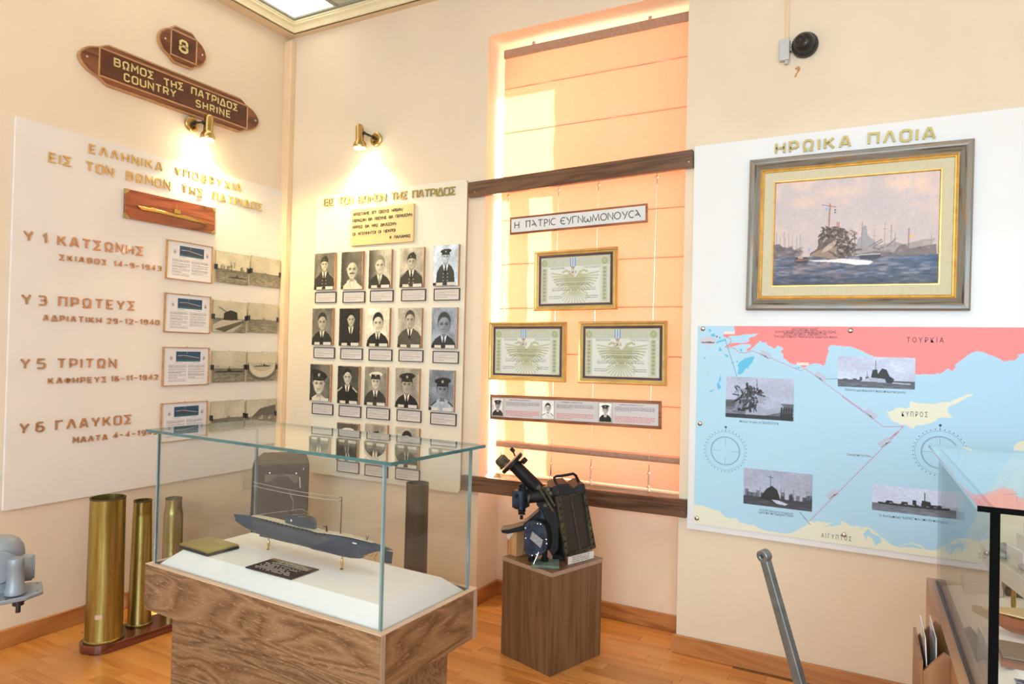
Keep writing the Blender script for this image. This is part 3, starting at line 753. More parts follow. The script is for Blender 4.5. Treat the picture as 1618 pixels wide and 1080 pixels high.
def certificate(cx, cz, rot, w, h, label, seed):
    t = thing('framed_certificate', label, 'certificate', M=MW(cx, cz, 0.012, rot), group='gilt framed certificates hanging on wires')
    ring_mb(w, h, [(0.0,0.0),(0.0,0.016),(0.005,0.022),(0.012,0.020),(0.018,0.014),(0.024,0.014),(0.030,0.009)]).obj('gilt_frame', GILT, t, smooth=True)
    MB().box((-w/2+0.001,-h/2+0.001,0), (w/2-0.001,h/2-0.001,0.004)).obj('backing', BLACKP, t)
    MB().box((-w/2+0.022,-h/2+0.022,0.0042), (w/2-0.022,h/2-0.022,0.006)).obj('navy_mat', NAVY, t)
    ring_mb(w-0.086, h-0.082, [(0,0.006),(0,0.0085),(0.0028,0.0085),(0.0028,0.006)]).obj('gilt_fillet', GILTL, t)
    iw, ih = w-0.092, h-0.088
    P = Pic(iw, ih, 190, 124, (0.90, 0.92, 0.87))
    ol = (0.76, 0.79, 0.64)
    P.rect(0, 0, iw, 0.20*ih, (0.84, 0.87, 0.80)); P.mul(1-0.05*P.noise(60, seed, 0.7))
    P.rect(0.10*iw, 0.20*ih, 0.86*iw, ih, (0.93, 0.95, 0.93))
    for sx in (0.045, 0.925):
        P.rect((sx-0.035)*iw, 0.22*ih, (sx+0.035)*iw, 0.97*ih, (0.80, 0.83, 0.74))
        for k in range(9): P.ell(sx*iw, (0.27+0.08*k)*ih, 0.022*iw, 0.028*ih, (0.60, 0.63, 0.45), 0.8, 0.8)
        P.ell(sx*iw, 0.11*ih, 0.042*iw, 0.075*ih, (0.66, 0.70, 0.50)); P.ell(sx*iw, 0.11*ih, 0.030*iw, 0.055*ih, (0.74, 0.78, 0.62), 1, 0.3)
    eagle(P, 0.12*iw, 0.18*ih, 0.76*iw, 0.85*ih, ol)
    P.textblock(0.20*iw, 0.46*ih, 0.74*iw, 0.54*ih, 2, (0.35,0.35,0.35), 0.5, seed+1)
    P.textblock(0.16*iw, 0.66*ih, 0.80*iw, 0.74*ih, 3, (0.35,0.35,0.35), 0.6, seed+2)
    P.textblock(0.12*iw, 0.84*ih, 0.30*iw, 0.92*ih, 2, (0.35,0.35,0.38), 0.6, seed+3); P.textblock(0.66*iw, 0.84*ih, 0.84*iw, 0.92*ih, 2, (0.3,0.3,0.38), 0.6, seed+4)
    P.obj('certificate_sheet', PRINT, t, TR(0, 0, 0.0066))
    INKC = plain('certificate_ink', (0.10,0.11,0.07), 0.6) if 'certificate_ink' not in MATS else MATS['certificate_ink']
    typeset(t, 'ΤΟ ΑΡΙΣΤΕΙΟΝ ΑΝΔΡΕΙΑΣ', -0.03*iw, -0.12*ih, 0.021, INKC, 0.007, align='CENTER', width=0.50*iw)
    typeset(t, 'ΒΑΣΙΛΕΙΟΝ', -0.36*iw, 0.245*ih, 0.016, INKC, 0.007, width=0.2*iw); typeset(t, 'ΤΗΣ ΕΛΛΑΔΟΣ', 0.12*iw, 0.245*ih, 0.016, INKC, 0.007, width=0.24*iw)
    # medal: striped ribbon, crown and cross
    mx = -0.055*iw if seed != 2 else -0.03*iw
    r = MB()
    for k, mi in enumerate((0, 1, 0, 1, 0)): r.box((mx-0.0175+k*0.007, 0.30*ih, 0.0068), (mx-0.0105+k*0.007, 0.485*ih, 0.0082), mi)
    r.obj('ribbon', [plain('ribbon_blue', (0.16,0.45,0.78), 0.7) if 'ribbon_blue' not in MATS else MATS['ribbon_blue'], PAPER], t)
    cm = MB(); z0 = 0.0068; cy = 0.17*ih
    for a in range(4):
        T = TR(mx, cy, 0, a*math.pi/2)
        cm.prism([(-0.003,0.004),(0.003,0.004),(0.009,0.021),(-0.009,0.021)], z0, z0+0.002, 0, T); cm.prism([(-0.0015,0.004),(0.0015,0.004),(0.006,0.018),(-0.006,0.018)], z0+0.002, z0+0.0028, 1, T)
    cm.prism([(mx+0.0055*math.cos(i), cy+0.0055*math.sin(i)) for i in [k*math.pi/5 for k in range(10)]], z0, z0+0.0034, 0)
    cm.prism([(mx-0.009,0.26*ih),(mx+0.009,0.26*ih),(mx+0.012,0.30*ih),(mx,0.285*ih),(mx-0.012,0.30*ih)], z0, z0+0.002, 0)
    cm.obj('cross_medal', [OLIVE, PAPER], t)
    MB().box((-w/2+0.026,-h/2+0.026,0.0105), (w/2-0.026,h/2-0.026,0.0115)).obj('picture_glass', FGLASS, t)
certificate(-1.609, 2.028, 0.012, 0.527, 0.358, 'gilt framed certificate with navy mat, topmost of the three', 2)
certificate(-1.915, 1.602, 0.008, 0.526, 0.357, 'gilt framed certificate with navy mat, lower left beside the bright gap', 3)
certificate(-1.313, 1.607, 0.010, 0.526, 0.357, 'gilt framed certificate with navy mat, lower right', 4)

t = thing('hanging_sign', 'long wood framed white sign reading H ΠΑΤΡΙC ΕΥΓΝΩΜΟΝΟΥCΑ on the wires', 'sign', M=MW(-2.049, 2.318, 0.012, 0.0205))
MB().box((0,0,0), (0.873,0.107,0.012)).obj('backing_board', wood('sign_wood', (0.14,0.045,0.02), (0.28,0.10,0.045), (0.36,0.15,0.07), 0, 10, 1, 0.35, coat=0.2, dist=4), t, bevel=0.0015)
MB().box((0.011,0.0125,0.012), (0.862,0.0945,0.0132)).obj('white_plate', plain('sign_white', (0.72,0.74,0.76), 0.35, coat=0.3), t, bevel=0.0005)
for word, a, b in (('Η', (0.036,0.034), (0.068,0.034)), ('ΠΑΤΡΙϹ', (0.112,0.033), (0.308,0.033)), ('ЄΥΓΝΩΜΟΝΟΥϹΑ', (0.344,0.032), (0.834,0.031))):
    lettering(t, word, a, b, 0.044, BLACKL, 0.11, 0.0004, 0.0133, UN, name='letter')

# ------------------------------------------------------------------ portraits drawn as prints
def portrait_pic(w, h, nx, ny, k):
    T_ = {'s': (1.0, 0.965, 0.88), 'n': (1,1,1), 'b': (0.90, 0.97, 1.06)}[k.get('tint', 's')]
    g = lambda v: tuple(min(1, v*c) for c in T_)
    seed = k['seed']; bgv = k.get('bg', 0.5)
    P = Pic(w, h, nx, ny, g(bgv)); U = lambda u: u*w; V = lambda v: v*h
    P.A *= (0.82+0.36*P.noise(4, seed)+0.10*P.noise(22, seed+9))[..., None]
    if 'bg2' in k: P.put(np.clip(1-P.X/w*1.7, 0, 1), g(k['bg2']), 0.85)
    cx, cy, r = k.get('cx', 0.5), k.get('cy', 0.36)+0.015, k.get('r', 0.165)*(1.16 if k.get('r', 0.165) < 0.2 else 1.03)
    su, sk, hair = k.get('suit', 0.16), k.get('skin', 0.74), k.get('hair', 0.15)
    lean = k.get('lean', 0.0); cap_ = k.get('cap')
    sw = k.get('sw', 0.46); st = cy+r*w/h*1.36*1.12+0.035
    # shoulders and chest
    P.poly([(U(cx-0.10),V(st-0.02)),(U(cx-sw*0.75),V(st+0.09)),(U(cx-sw),V(st+0.20)),(U(cx-sw-0.05),V(1.05)),(U(cx+sw+0.05),V(1.05)),(U(cx+sw),V(st+0.20)),(U(cx+sw*0.75),V(st+0.09)),(U(cx+0.10),V(st-0.02))], g(su))
    P.A *= (0.93+0.14*P.noise(9, seed+3))[..., None]
    # neck, shirt, tie, lapels
    P.poly([(U(cx-0.085),V(cy+r*0.7)),(U(cx+0.085),V(cy+r*0.7)),(U(cx+0.10),V(st+0.05)),(U(cx-0.10),V(st+0.05))], g(sk*0.78))
    if k.get('shirt', 1):
        P.poly([(U(cx-0.12),V(st-0.03)),(U(cx-0.02),V(st+0.05)),(U(cx),V(st+0.24)),(U(cx-0.09),V(st+0.10))], g(0.93)); P.poly([(U(cx+0.12),V(st-0.03)),(U(cx+0.02),V(st+0.05)),(U(cx),V(st+0.24)),(U(cx+0.09),V(st+0.10))], g(0.93))
        P.poly([(U(cx-0.028),V(st+0.03)),(U(cx+0.028),V(st+0.03)),(U(cx+0.04),V(st+0.22)),(U(cx),V(st+0.27)),(U(cx-0.04),V(st+0.22))], g(k.get('tie', 0.10)))
    for s in (-1, 1):
        P.line([(U(cx+s*0.13),V(st)),(U(cx+s*0.02),V(st+0.27))], 0.012*w, g(su*0.55), 0.8)
        if k.get('buttons'):
            for j in range(3): P.ell(U(cx+s*0.085), V(st+0.24+0.085*j), 0.018*w, 0.013*h, g(0.8), 1, 0.5)
        if k.get('epaul'):
            P.line([(U(cx+s*sw*0.55),V(st+0.06)),(U(cx+s*sw*0.95),V(st+0.16))], 0.05*w, g(k['epaul']), 0.95)
    # head
    rx, ry = r*1.0, r*1.0*w/h*1.36; q = r/0.165
    if cap_ != 'white' or True: P.ell(U(cx), V(cy-0.012*q), U(rx*1.07), V(ry*1.04), g(hair), 1.0, 0.14, lean)
    P.ell(U(cx-rx*1.0), V(cy+0.016*q), U(0.024*q), V(0.028*q), g(sk*0.72)); P.ell(U(cx+rx*1.0), V(cy+0.016*q), U(0.024*q), V(0.028*q), g(sk*0.66))
    P.ell(U(cx), V(cy+0.036*q), U(rx*0.94), V(ry*0.80), g(sk), 1, 0.10, lean)
    P.ell(U(cx), V(cy+0.055*q), U(rx*0.84), V(ry*0.80), g(sk), 1, 0.10, lean)
    P.ell(U(cx+rx*0.62), V(cy+0.05*q), U(rx*0.42), V(ry*0.7), g(sk*0.66), 0.5, 0.9, lean)
    P.ell(U(cx), V(cy+0.135*q), U(rx*0.45), V(ry*0.16), g(sk*0.8), 0.5, 0.9)
    e = 0.40*rx
    for s in (-1, 1):
        P.ell(U(cx+s*e), V(cy+0.020*q), U(rx*0.30), V(0.022*q), g(sk*0.62), 0.7, 0.9)
        P.line([(U(cx+s*e-rx*0.24),V(cy+0.002*q)),(U(cx+s*e+rx*0.24),V(cy-0.001*q))], 0.0105*w*q, g(0.24), 0.75)
        P.ell(U(cx+s*e), V(cy+0.022*q), U(rx*0.13), V(0.0095*q), g(0.10), 0.85, 0.6)
    P.line([(U(cx+0.010*q),V(cy+0.022*q)),(U(cx+0.022*q),V(cy+0.070*q)),(U(cx-0.014*q),V(cy+0.075*q))], 0.011*w*q, g(sk*0.6), 0.7)
    P.line([(U(cx-rx*0.30),V(cy+0.105*q)),(U(cx+rx*0.30),V(cy+0.104*q))], 0.011*w*q, g(0.32), 0.8)
    P.line([(U(cx-rx*0.2),V(cy+0.117*q)),(U(cx+rx*0.2),V(cy+0.117*q))], 0.010*w*q, g(sk*0.78), 0.6)
    if k.get('moust'): P.line([(U(cx-rx*0.40),V(cy+0.098*q)),(U(cx),V(cy+0.088*q)),(U(cx+rx*0.40),V(cy+0.096*q))], 0.024*w*q, g(0.14), 0.9)
    cap = cap_
    if cap == 'garrison':
        P.poly([(U(cx-rx*1.08),V(cy-0.035*q)),(U(cx-rx*0.7),V(cy-0.135*q)),(U(cx+rx*0.45),V(cy-0.21*q)),(U(cx+rx*1.1),V(cy-0.11*q)),(U(cx+rx*1.06),V(cy-0.025*q)),(U(cx),V(cy-0.055*q))], g(0.15)); P.ell(U(cx-rx*0.2), V(cy-0.10*q), U(0.018*q), V(0.014*q), g(0.7), 0.9, 0.5)
    elif cap in ('peaked', 'white'):
        top = g(0.90) if cap == 'white' else g(0.15)
        P.ell(U(cx+0.005), V(cy-0.130*q), U(rx*1.50), V(0.060*q), top, 1, 0.08, k.get('tilt', -0.06))
        P.poly([(U(cx-rx*1.03),V(cy-0.13*q)),(U(cx+rx*1.03),V(cy-0.13*q)),(U(cx+rx*1.0),V(cy-0.050*q)),(U(cx-rx*1.0),V(cy-0.050*q))], g(0.12))
        P.ell(U(cx), V(cy-0.044*q), U(rx*1.02), V(0.022*q), g(0.07), 1, 0.2); P.ell(U(cx), V(cy-0.115*q), U(0.036*q), V(0.028*q), g(0.70), 0.95, 0.4)
        P.line([(U(cx-rx*0.8),V(cy-0.060*q)),(U(cx+rx*0.8),V(cy-0.060*q))], 0.009*w*q, g(0.5), 0.7)
    P.A *= (0.94+0.12*P.noise(30, seed+5, 1.3))[..., None]
    # worn pale rim
    ed = np.minimum(np.minimum(P.X, w-P.X), np.minimum(P.Y, h-P.Y))
    P.put(((ed < 0.0022*(0.4+P.noise(26, seed+7)*1.6))).astype(float), g(0.82), 0.8)
    P.A = np.clip(P.A, 0, 1)
    return P
PORT = [
 # row 1
 ([(-3.6461,2.2755),(-3.4562,2.0099)], dict(seed=1,bg=0.42,cy=0.27,r=0.145,cap='garrison',suit=0.20,buttons=1,epaul=0.55,skin=0.78), 'officer in a garrison cap and double-breasted coat, top left'),
 ([(-3.3941,2.2712),(-3.1974,2.0091)], dict(seed=2,bg=0.40,cx=0.52,cy=0.42,r=0.24,suit=0.86,shirt=0,moust=1,hair=0.35,skin=0.80,epaul=0.3,bg2=0.2), 'balding man with a moustache in white uniform, top row'),
 ([(-3.1436,2.2715),(-2.9483,2.0115)], dict(seed=3,bg=0.72,bg2=0.12,cx=0.50,cy=0.36,r=0.20,suit=0.18,skin=0.82,hair=0.5,tie=0.6), 'fair haired young man half in shadow, top row centre'),
 ([(-2.8774,2.2728),(-2.6790,2.0107)], dict(seed=4,bg=0.66,cy=0.31,r=0.15,cap='garrison',suit=0.22,skin=0.76,epaul=0.6,buttons=1), 'young officer with a tilted dark cap on a pale ground, top row'),
 ([(-2.6074,2.2785),(-2.4053,2.0117)], dict(seed=5,bg=0.86,cy=0.25,r=0.125,cap='peaked',suit=0.22,skin=0.85,buttons=1,tint='b',sw=0.34), 'officer standing in a dark coat on a bluish white ground, top right'),
 # row 2
 ([(-3.6518,1.8715),(-3.4643,1.6186)], dict(seed=6,bg=0.42,cy=0.33,r=0.18,suit=0.17,skin=0.74,hair=0.2), 'bareheaded thin faced officer in dark suit, second row far left'),
 ([(-3.3963,1.8711),(-3.2049,1.6146)], dict(seed=7,bg=0.14,cx=0.56,cy=0.26,r=0.145,suit=0.13,skin=0.76,hair=0.08), 'young man in a leather jacket on a black ground, second row'),
 ([(-3.1477,1.8714),(-2.9503,1.6133)], dict(seed=8,bg=0.88,cy=0.34,r=0.215,suit=0.13,skin=0.88,hair=0.08,tie=0.05), 'bareheaded man with slick black hair on white ground, second row centre'),
 ([(-2.8842,1.8715),(-2.6826,1.6079)], dict(seed=9,bg=0.72,cx=0.52,cy=0.25,r=0.165,suit=0.32,skin=0.74,hair=0.28,sw=0.48), 'pale faded portrait of an officer in a grey suit, second row'),
 ([(-2.6089,1.8705),(-2.4051,1.6108)], dict(seed=10,bg=0.62,cx=0.5,cy=0.36,r=0.235,suit=0.20,skin=0.62,hair=0.24,tint='b',tie=0.2), 'bluish portrait of a smiling bareheaded man, second row right'),
 # row 3
 ([(-3.6608,1.4718),(-3.4697,1.2153)], dict(seed=11,bg=0.40,cx=0.45,cy=0.47,r=0.27,cap='peaked',suit=0.80,shirt=0,skin=0.84,tilt=0.25,bg2=0.2), 'large face under a tilted soft cap, third row far left'),
 ([(-3.4003,1.4671),(-3.2027,1.2094)], dict(seed=12,bg=0.30,cx=0.47,cy=0.25,r=0.16,suit=0.10,skin=0.80,hair=0.1,epaul=0.8,bg2=0.1), 'bareheaded officer with bright epaulettes, third row second'),
 ([(-3.1550,1.4682),(-2.9586,1.2115)], dict(seed=13,bg=0.52,cy=0.33,r=0.165,cap='white',suit=0.22,skin=0.84), 'officer in a white topped peaked cap, third row centre'),
 ([(-2.8917,1.4720),(-2.6899,1.2077)], dict(seed=14,bg=0.60,cy=0.36,r=0.19,cap='peaked',suit=0.12,skin=0.70,tie=0.05), 'officer in a large dark peaked cap with badge, third row'),
 ([(-2.6159,1.4694),(-2.4170,1.2044)], dict(seed=15,bg=0.52,cx=0.55,cy=0.42,r=0.21,cap='peaked',suit=0.74,shirt=0,skin=0.58,tint='b',epaul=0.2), 'bluish man in white shirt and peaked cap, third row right'),
 # row 4
 ([(-3.4013,1.0714),(-3.1924,0.8062)], dict(seed=16,bg=0.35,cy=0.34,r=0.20,cap='white',suit=0.25,skin=0.72), 'officer in a pale cap seen behind the glass top, bottom row left'),
 ([(-3.1501,1.0777),(-2.9365,0.8175)], dict(seed=17,bg=0.62,cy=0.40,r=0.18,cap='garrison',suit=0.2,skin=0.74), 'pale portrait seen behind the glass top, bottom row centre'),
 ([(-2.8821,1.0731),(-2.6798,0.8163)], dict(seed=18,bg=0.66,cy=0.30,r=0.19,suit=0.30,skin=0.66,hair=0.16), 'dark haired man seen behind the glass top, bottom row right'),
]
CAPT = [[(-3.6449,1.9952),(-3.4474,1.9184)], [(-3.3842,1.9925),(-3.1816,1.9166)], [(-3.1374,1.9956),(-2.9333,1.9188)], [(-2.8695,1.9978),(-2.6648,1.9198)], [(-2.6054,1.9974),(-2.3981,1.9198)],
 [(-3.6472,1.5927),(-3.4444,1.5245)], [(-3.3918,1.5907),(-3.1891,1.5212)], [(-3.1340,1.5899),(-2.9322,1.5184)], [(-2.8781,1.5901),(-2.6732,1.5192)], [(-2.6032,1.5902),(-2.3934,1.5143)],
 [(-3.6477,1.1909),(-3.4472,1.1189)], [(-3.3904,1.1882),(-3.1911,1.1186)], [(-3.1419,1.1888),(-2.9384,1.1199)], [(-2.8804,1.1935),(-2.6783,1.1172)], [(-2.6083,1.1880),(-2.4011,1.1177)],
 [(-3.3941,0.8008),(-3.1946,0.7286)], [(-3.1466,0.7995),(-2.9392,0.7264)], [(-2.8811,0.7958),(-2.6773,0.7370)]]
PWD, PHT = 0.196, 0.266
PB = {}
for i, (q, k, lab) in enumerate(PORT):
    cx = (q[0][0]+q[1][0])/2; cz = (q[0][1]+q[1][1])/2
    t = thing('portrait_photograph', 'portrait of '+lab, 'photograph', M=MW(cx, cz, 0.0225), group='officer portraits on the white board')
    if 'blk' not in PB: PB['blk'] = MB().box((-PWD/2,-PHT/2,0), (PWD/2,PHT/2,0.020)).mesh('wood_block', BLOCKW, bevel=0.001)
    inst('wood_block', PB['blk'], t)
    portrait_pic(PWD-0.001, PHT-0.001, 78, 106, k).obj('photo_print', PRINT, t, TR(0, 0, 0.0204))
    if 'tg' not in PB:
        PB['tg'] = MB().box((0.015,-0.010,0), (0.085,0.010,0.0006)).mesh('name_slip', plain('name_slip_paper', (0.68,0.66,0.62), 0.6)); PB['tg2'] = MB().box((-0.07,-0.010,0), (-0.02,0.008,0.0006)).mesh('name_slip', plain('name_slip_cream', (0.70,0.66,0.52), 0.6)); PB['nb'] = MB().box((-0.095,-0.009,0), (-0.074,0.009,0.0006)).mesh('number_slip', BLACKL)
    inst('name_slip', PB['tg'], t, TR(0, -PHT/2+0.014, 0.0207)); inst('name_slip', PB['tg2'], t, TR(0, -PHT/2+0.014, 0.0207)); inst('number_slip', PB['nb'], t, TR(0, -PHT/2+0.013, 0.0207))
CW, CH = 0.200, 0.078
cnames = [l.split(',')[0] for _, _, l in PORT]
for i, q in enumerate(CAPT):
    cx = (q[0][0]+q[1][0])/2; cz = (q[0][1]+q[1][1])/2
    t = thing('framed_caption', 'framed caption below '+PORT[i][2], 'caption', M=MW(cx, cz, 0.0225), group='framed caption cards under the portraits')
    if 'cf' not in PB:
        PB['cf'] = ring_mb(CW, CH, [(0,0),(0,0.010),(0.005,0.010),(0.005,0.005)]).mesh('caption_frame', plain('dark_caption_frame', (0.065,0.035,0.025), 0.35)); PB['cb'] = MB().box((-CW/2+0.003,-CH/2+0.003,0), (CW/2-0.003,CH/2-0.003,0.005)).mesh('caption_card', CARD)
    inst('caption_frame', PB['cf'], t); 
    P = Pic(CW-0.012, CH-0.012, 76, 30, (0.86, 0.835, 0.82)); P.textblock(0.012, 0.010, CW-0.026, CH-0.02, 8, (0.42,0.40,0.40), 0.55, i+40, 0.5)
    inst('card_backing', PB['cb'], t); P.obj('caption_text', PRINTG, t, TR(0, 0, 0.0053))

# ------------------------------------------------------------------ the three wall boards
def rounded(w, h, r, n=4):
    pts = []
    for cx, cy, a0 in ((w-r,h-r,0),(r,h-r,90),(r,r,180),(w-r,r,270)):
        for k in range(n+1): a = math.radians(a0+90*k/n); pts.append((cx+r*math.cos(a), cy+r*math.sin(a)))
    return pts
EDGEO = plain('board_edge_wood', (0.62, 0.40, 0.24), 0.6)
def P_(p, o): return (p[0]-o[0], p[1]-o[1])
# board 1 (left wall)
o1 = (1.895, 0.715)
b1 = thing('submarine_display_board', 'large white board of raised Greek submarine names on the left wall', 'display board', M=ML(*o1))
MB().prism(rounded(1.803, 2.045, 0.006), 0.003, 0.022, 0, side=1).obj('panel', [WHITEB, plain('bright_white_edge', (0.86,0.86,0.87), 0.4)], b1)
for txt, a, b, h, mt in (
  ('ΕΛΛΗΝΙΚΑ ΥΠΟΒΡΥΧΙΑ', (2.2696,2.6668), (3.3134,2.6701), 0.054, GOLDL),
  ('ΕΙΣ ΤΟΝ ΒΩΜΟΝ ΤΗΣ ΠΑΤΡΙΔΟΣ', (2.0595,2.5615), (3.5029,2.5714), 0.055, GOLDL),
  ('Υ', (1.9517,2.1180), (1.9916,2.1213), 0.057, COPPER), ('1', (2.0438,2.1197), (2.0641,2.1209), 0.055, COPPER), ('ΚΑΤΣΩΝΗΣ', (2.1182,2.1193), (2.6054,2.1262), 0.057, COPPER),
  ('ΣΚΙΑΘΟΣ', (2.1298,2.0407), (2.3839,2.0435), 0.033, COPPER), ('14-9-1943', (2.4316,2.0431), (2.7286,2.0478), 0.033, COPPER),
  ('Υ', (1.9518,1.7829), (1.9915,1.7857), 0.057, COPPER), ('3', (2.0321,1.7858), (2.0770,1.7880), 0.054, COPPER), ('ΠΡΩΤΕΥΣ', (2.1331,1.7861), (2.5626,1.7910), 0.057, COPPER),
  ('ΑΔΡΙΑΤΙΚΗ', (2.0547,1.7049), (2.3639,1.7062), 0.034, COPPER), ('29-12-1940', (2.4029,1.7060), (2.7267,1.7113), 0.033, COPPER),
  ('Υ', (1.9527,1.4459), (1.9916,1.4454), 0.057, COPPER), ('5', (2.0346,1.4468), (2.0777,1.4463), 0.057, COPPER), ('ΤΡΙΤΩΝ', (2.1371,1.4476), (2.4591,1.4473), 0.056, COPPER),
  ('ΚΑΦΗΡΕΥΣ', (2.0919,1.3632), (2.4055,1.3639), 0.035, COPPER), ('16-11-1942', (2.4365,1.3672), (2.7284,1.3723), 0.033, COPPER),
  ('Υ', (1.9555,1.1073), (1.9952,1.1036), 0.057, COPPER), ('6', (2.0380,1.1090), (2.0837,1.1067), 0.056, COPPER), ('ΓΛΑΥΚΟΣ', (2.1385,1.1075), (2.5637,1.1106), 0.057, COPPER),
  ('ΜΑΛΤΑ', (2.2312,1.0275), (2.4214,1.0278), 0.035, COPPER), ('4-4-1942', (2.4608,1.0341), (2.7373,1.0319), 0.033, COPPER)):
    lettering(b1, txt, P_(a, o1), P_(b, o1), h, mt, 0.155 if h > 0.05 else 0.18, 0.007, 0.022)
# board 2 (window wall, left part)
o2 = (-3.660, 0.690)
b2 = thing('memorial_portrait_board', 'cream white board of officer portraits between the corner and the window', 'display board', M=MW(*o2))
MB().prism(rounded(1.292, 2.005, 0.028), 0.003, 0.022, 0, side=1).obj('panel', [plain('cream_white_board', (0.80,0.76,0.64), 0.4, var=0.02, nscale=3, coat=0.1), EDGEO], b2)
lettering(b2, 'ΕΙΣ ΤΟΝ ΒΩΜΟΝ ΤΗΣ ΠΑΤΡΙΔΟΣ', P_((-3.5845,2.6166), o2), P_((-2.4584,2.6005), o2), 0.055, OLIVE, 0.165, 0.008, 0.022, space=0.5)
t = thing('poem_plate', 'cream wooden plate with five lines of black Greek letters above the portraits', 'sign', M=MW(-3.314, 2.312, 0.0225, 0.006))
MB().box((0,0,0), (0.540,0.256,0.018)).obj('plate', [CREAMB], t, bevel=0.0015)
op = (-3.314, 2.312)
for txt, a, b in (('ΧΡΟΣΤΑΜΕ ΕΠ\' ΟΣΟΥΣ ΗΡΘΑΝ', (-3.2947,2.5214), (-2.8687,2.5230)), ('ΠΕΡΑΣΑΝ ΘΑ ΡΘΟΥΝΕ ΘΑ ΠΕΡΑΣΟΥΝ', (-3.2963,2.4760), (-2.7874,2.4814)), ('ΚΡΙΤΕΣ ΘΑ ΜΑΣ ΔΙΚΑΣΟΥΝ', (-3.2947,2.4312), (-2.9181,2.4311)), ('ΟΙ ΑΓΕΝΝΗΤΟΙ ΟΙ ΝΕΚΡΟΙ', (-3.2931,2.3832), (-2.9237,2.3869)), ('Κ ΠΑΛΑΜΑΣ', (-2.9671,2.3399), (-2.7946,2.3404))):
    lettering(t, txt, P_(a, op), P_(b, op), 0.0215, BLACKL, 0.18, 0.002, 0.018)
# board 3 (window wall, right part)
o3 = (-0.922, 0.676)
b3 = thing('heroic_ships_board', 'large bluish white board with painting and map right of the window', 'display board', M=MW(*o3))
MB().prism(rounded(2.05, 2.052, 0.003), 0.003, 0.026, 0).obj('panel', WHITEB3, b3)
for txt, a, b in (('ΗΡΩΙΚΑ', (-0.5063,2.6352), (-0.1673,2.6310)), ('ΠΛΟΙΑ', (-0.0853,2.6314), (0.1835,2.6247))):
    lettering(b3, txt, P_(a, o3), P_(b, o3), 0.059, OLIVE, 0.18, 0.010, 0.026)

# ------------------------------------------------------------------ seascape prints
def g3(v, t=(1,1,1)): return tuple(min(1, v*c) for c in t)
SEP = (1.0, 0.965, 0.86); BLU = (0.88, 0.94, 1.08)
def sub_poly(x, y, L, s=1):
    p = [(0,0.0),(0.06,-0.012),(0.42,-0.022),(0.44,-0.075),(0.47,-0.085),(0.475,-0.15),(0.485,-0.15),(0.49,-0.085),(0.53,-0.08),(0.56,-0.022),(0.95,-0.010),(1.0,0.0),(0.96,0.022),(0.05,0.024)]
    return [(x+s*a*L, y+b*L) for a, b in p]
def destroyer_poly(x, y, L, s=1):
    p = [(0,-0.01),(0.10,-0.012),(0.12,-0.04),(0.19,-0.04),(0.21,-0.015),(0.30,-0.015),(0.31,-0.05),(0.38,-0.05),(0.39,-0.015),(0.44,-0.015),(0.445,-0.085),(0.49,-0.085),(0.495,-0.02),(0.55,-0.02),(0.56,-0.09),(0.585,-0.09),(0.59,-0.22),(0.595,-0.22),(0.60,-0.09),(0.66,-0.085),(0.67,-0.045),(0.76,-0.042),(0.77,-0.055),(0.82,-0.05),(0.83,-0.03),(1.0,-0.045),(0.975,0.02),(0.02,0.02)]
    return [(x+s*a*L, y+b*L) for a, b in p]
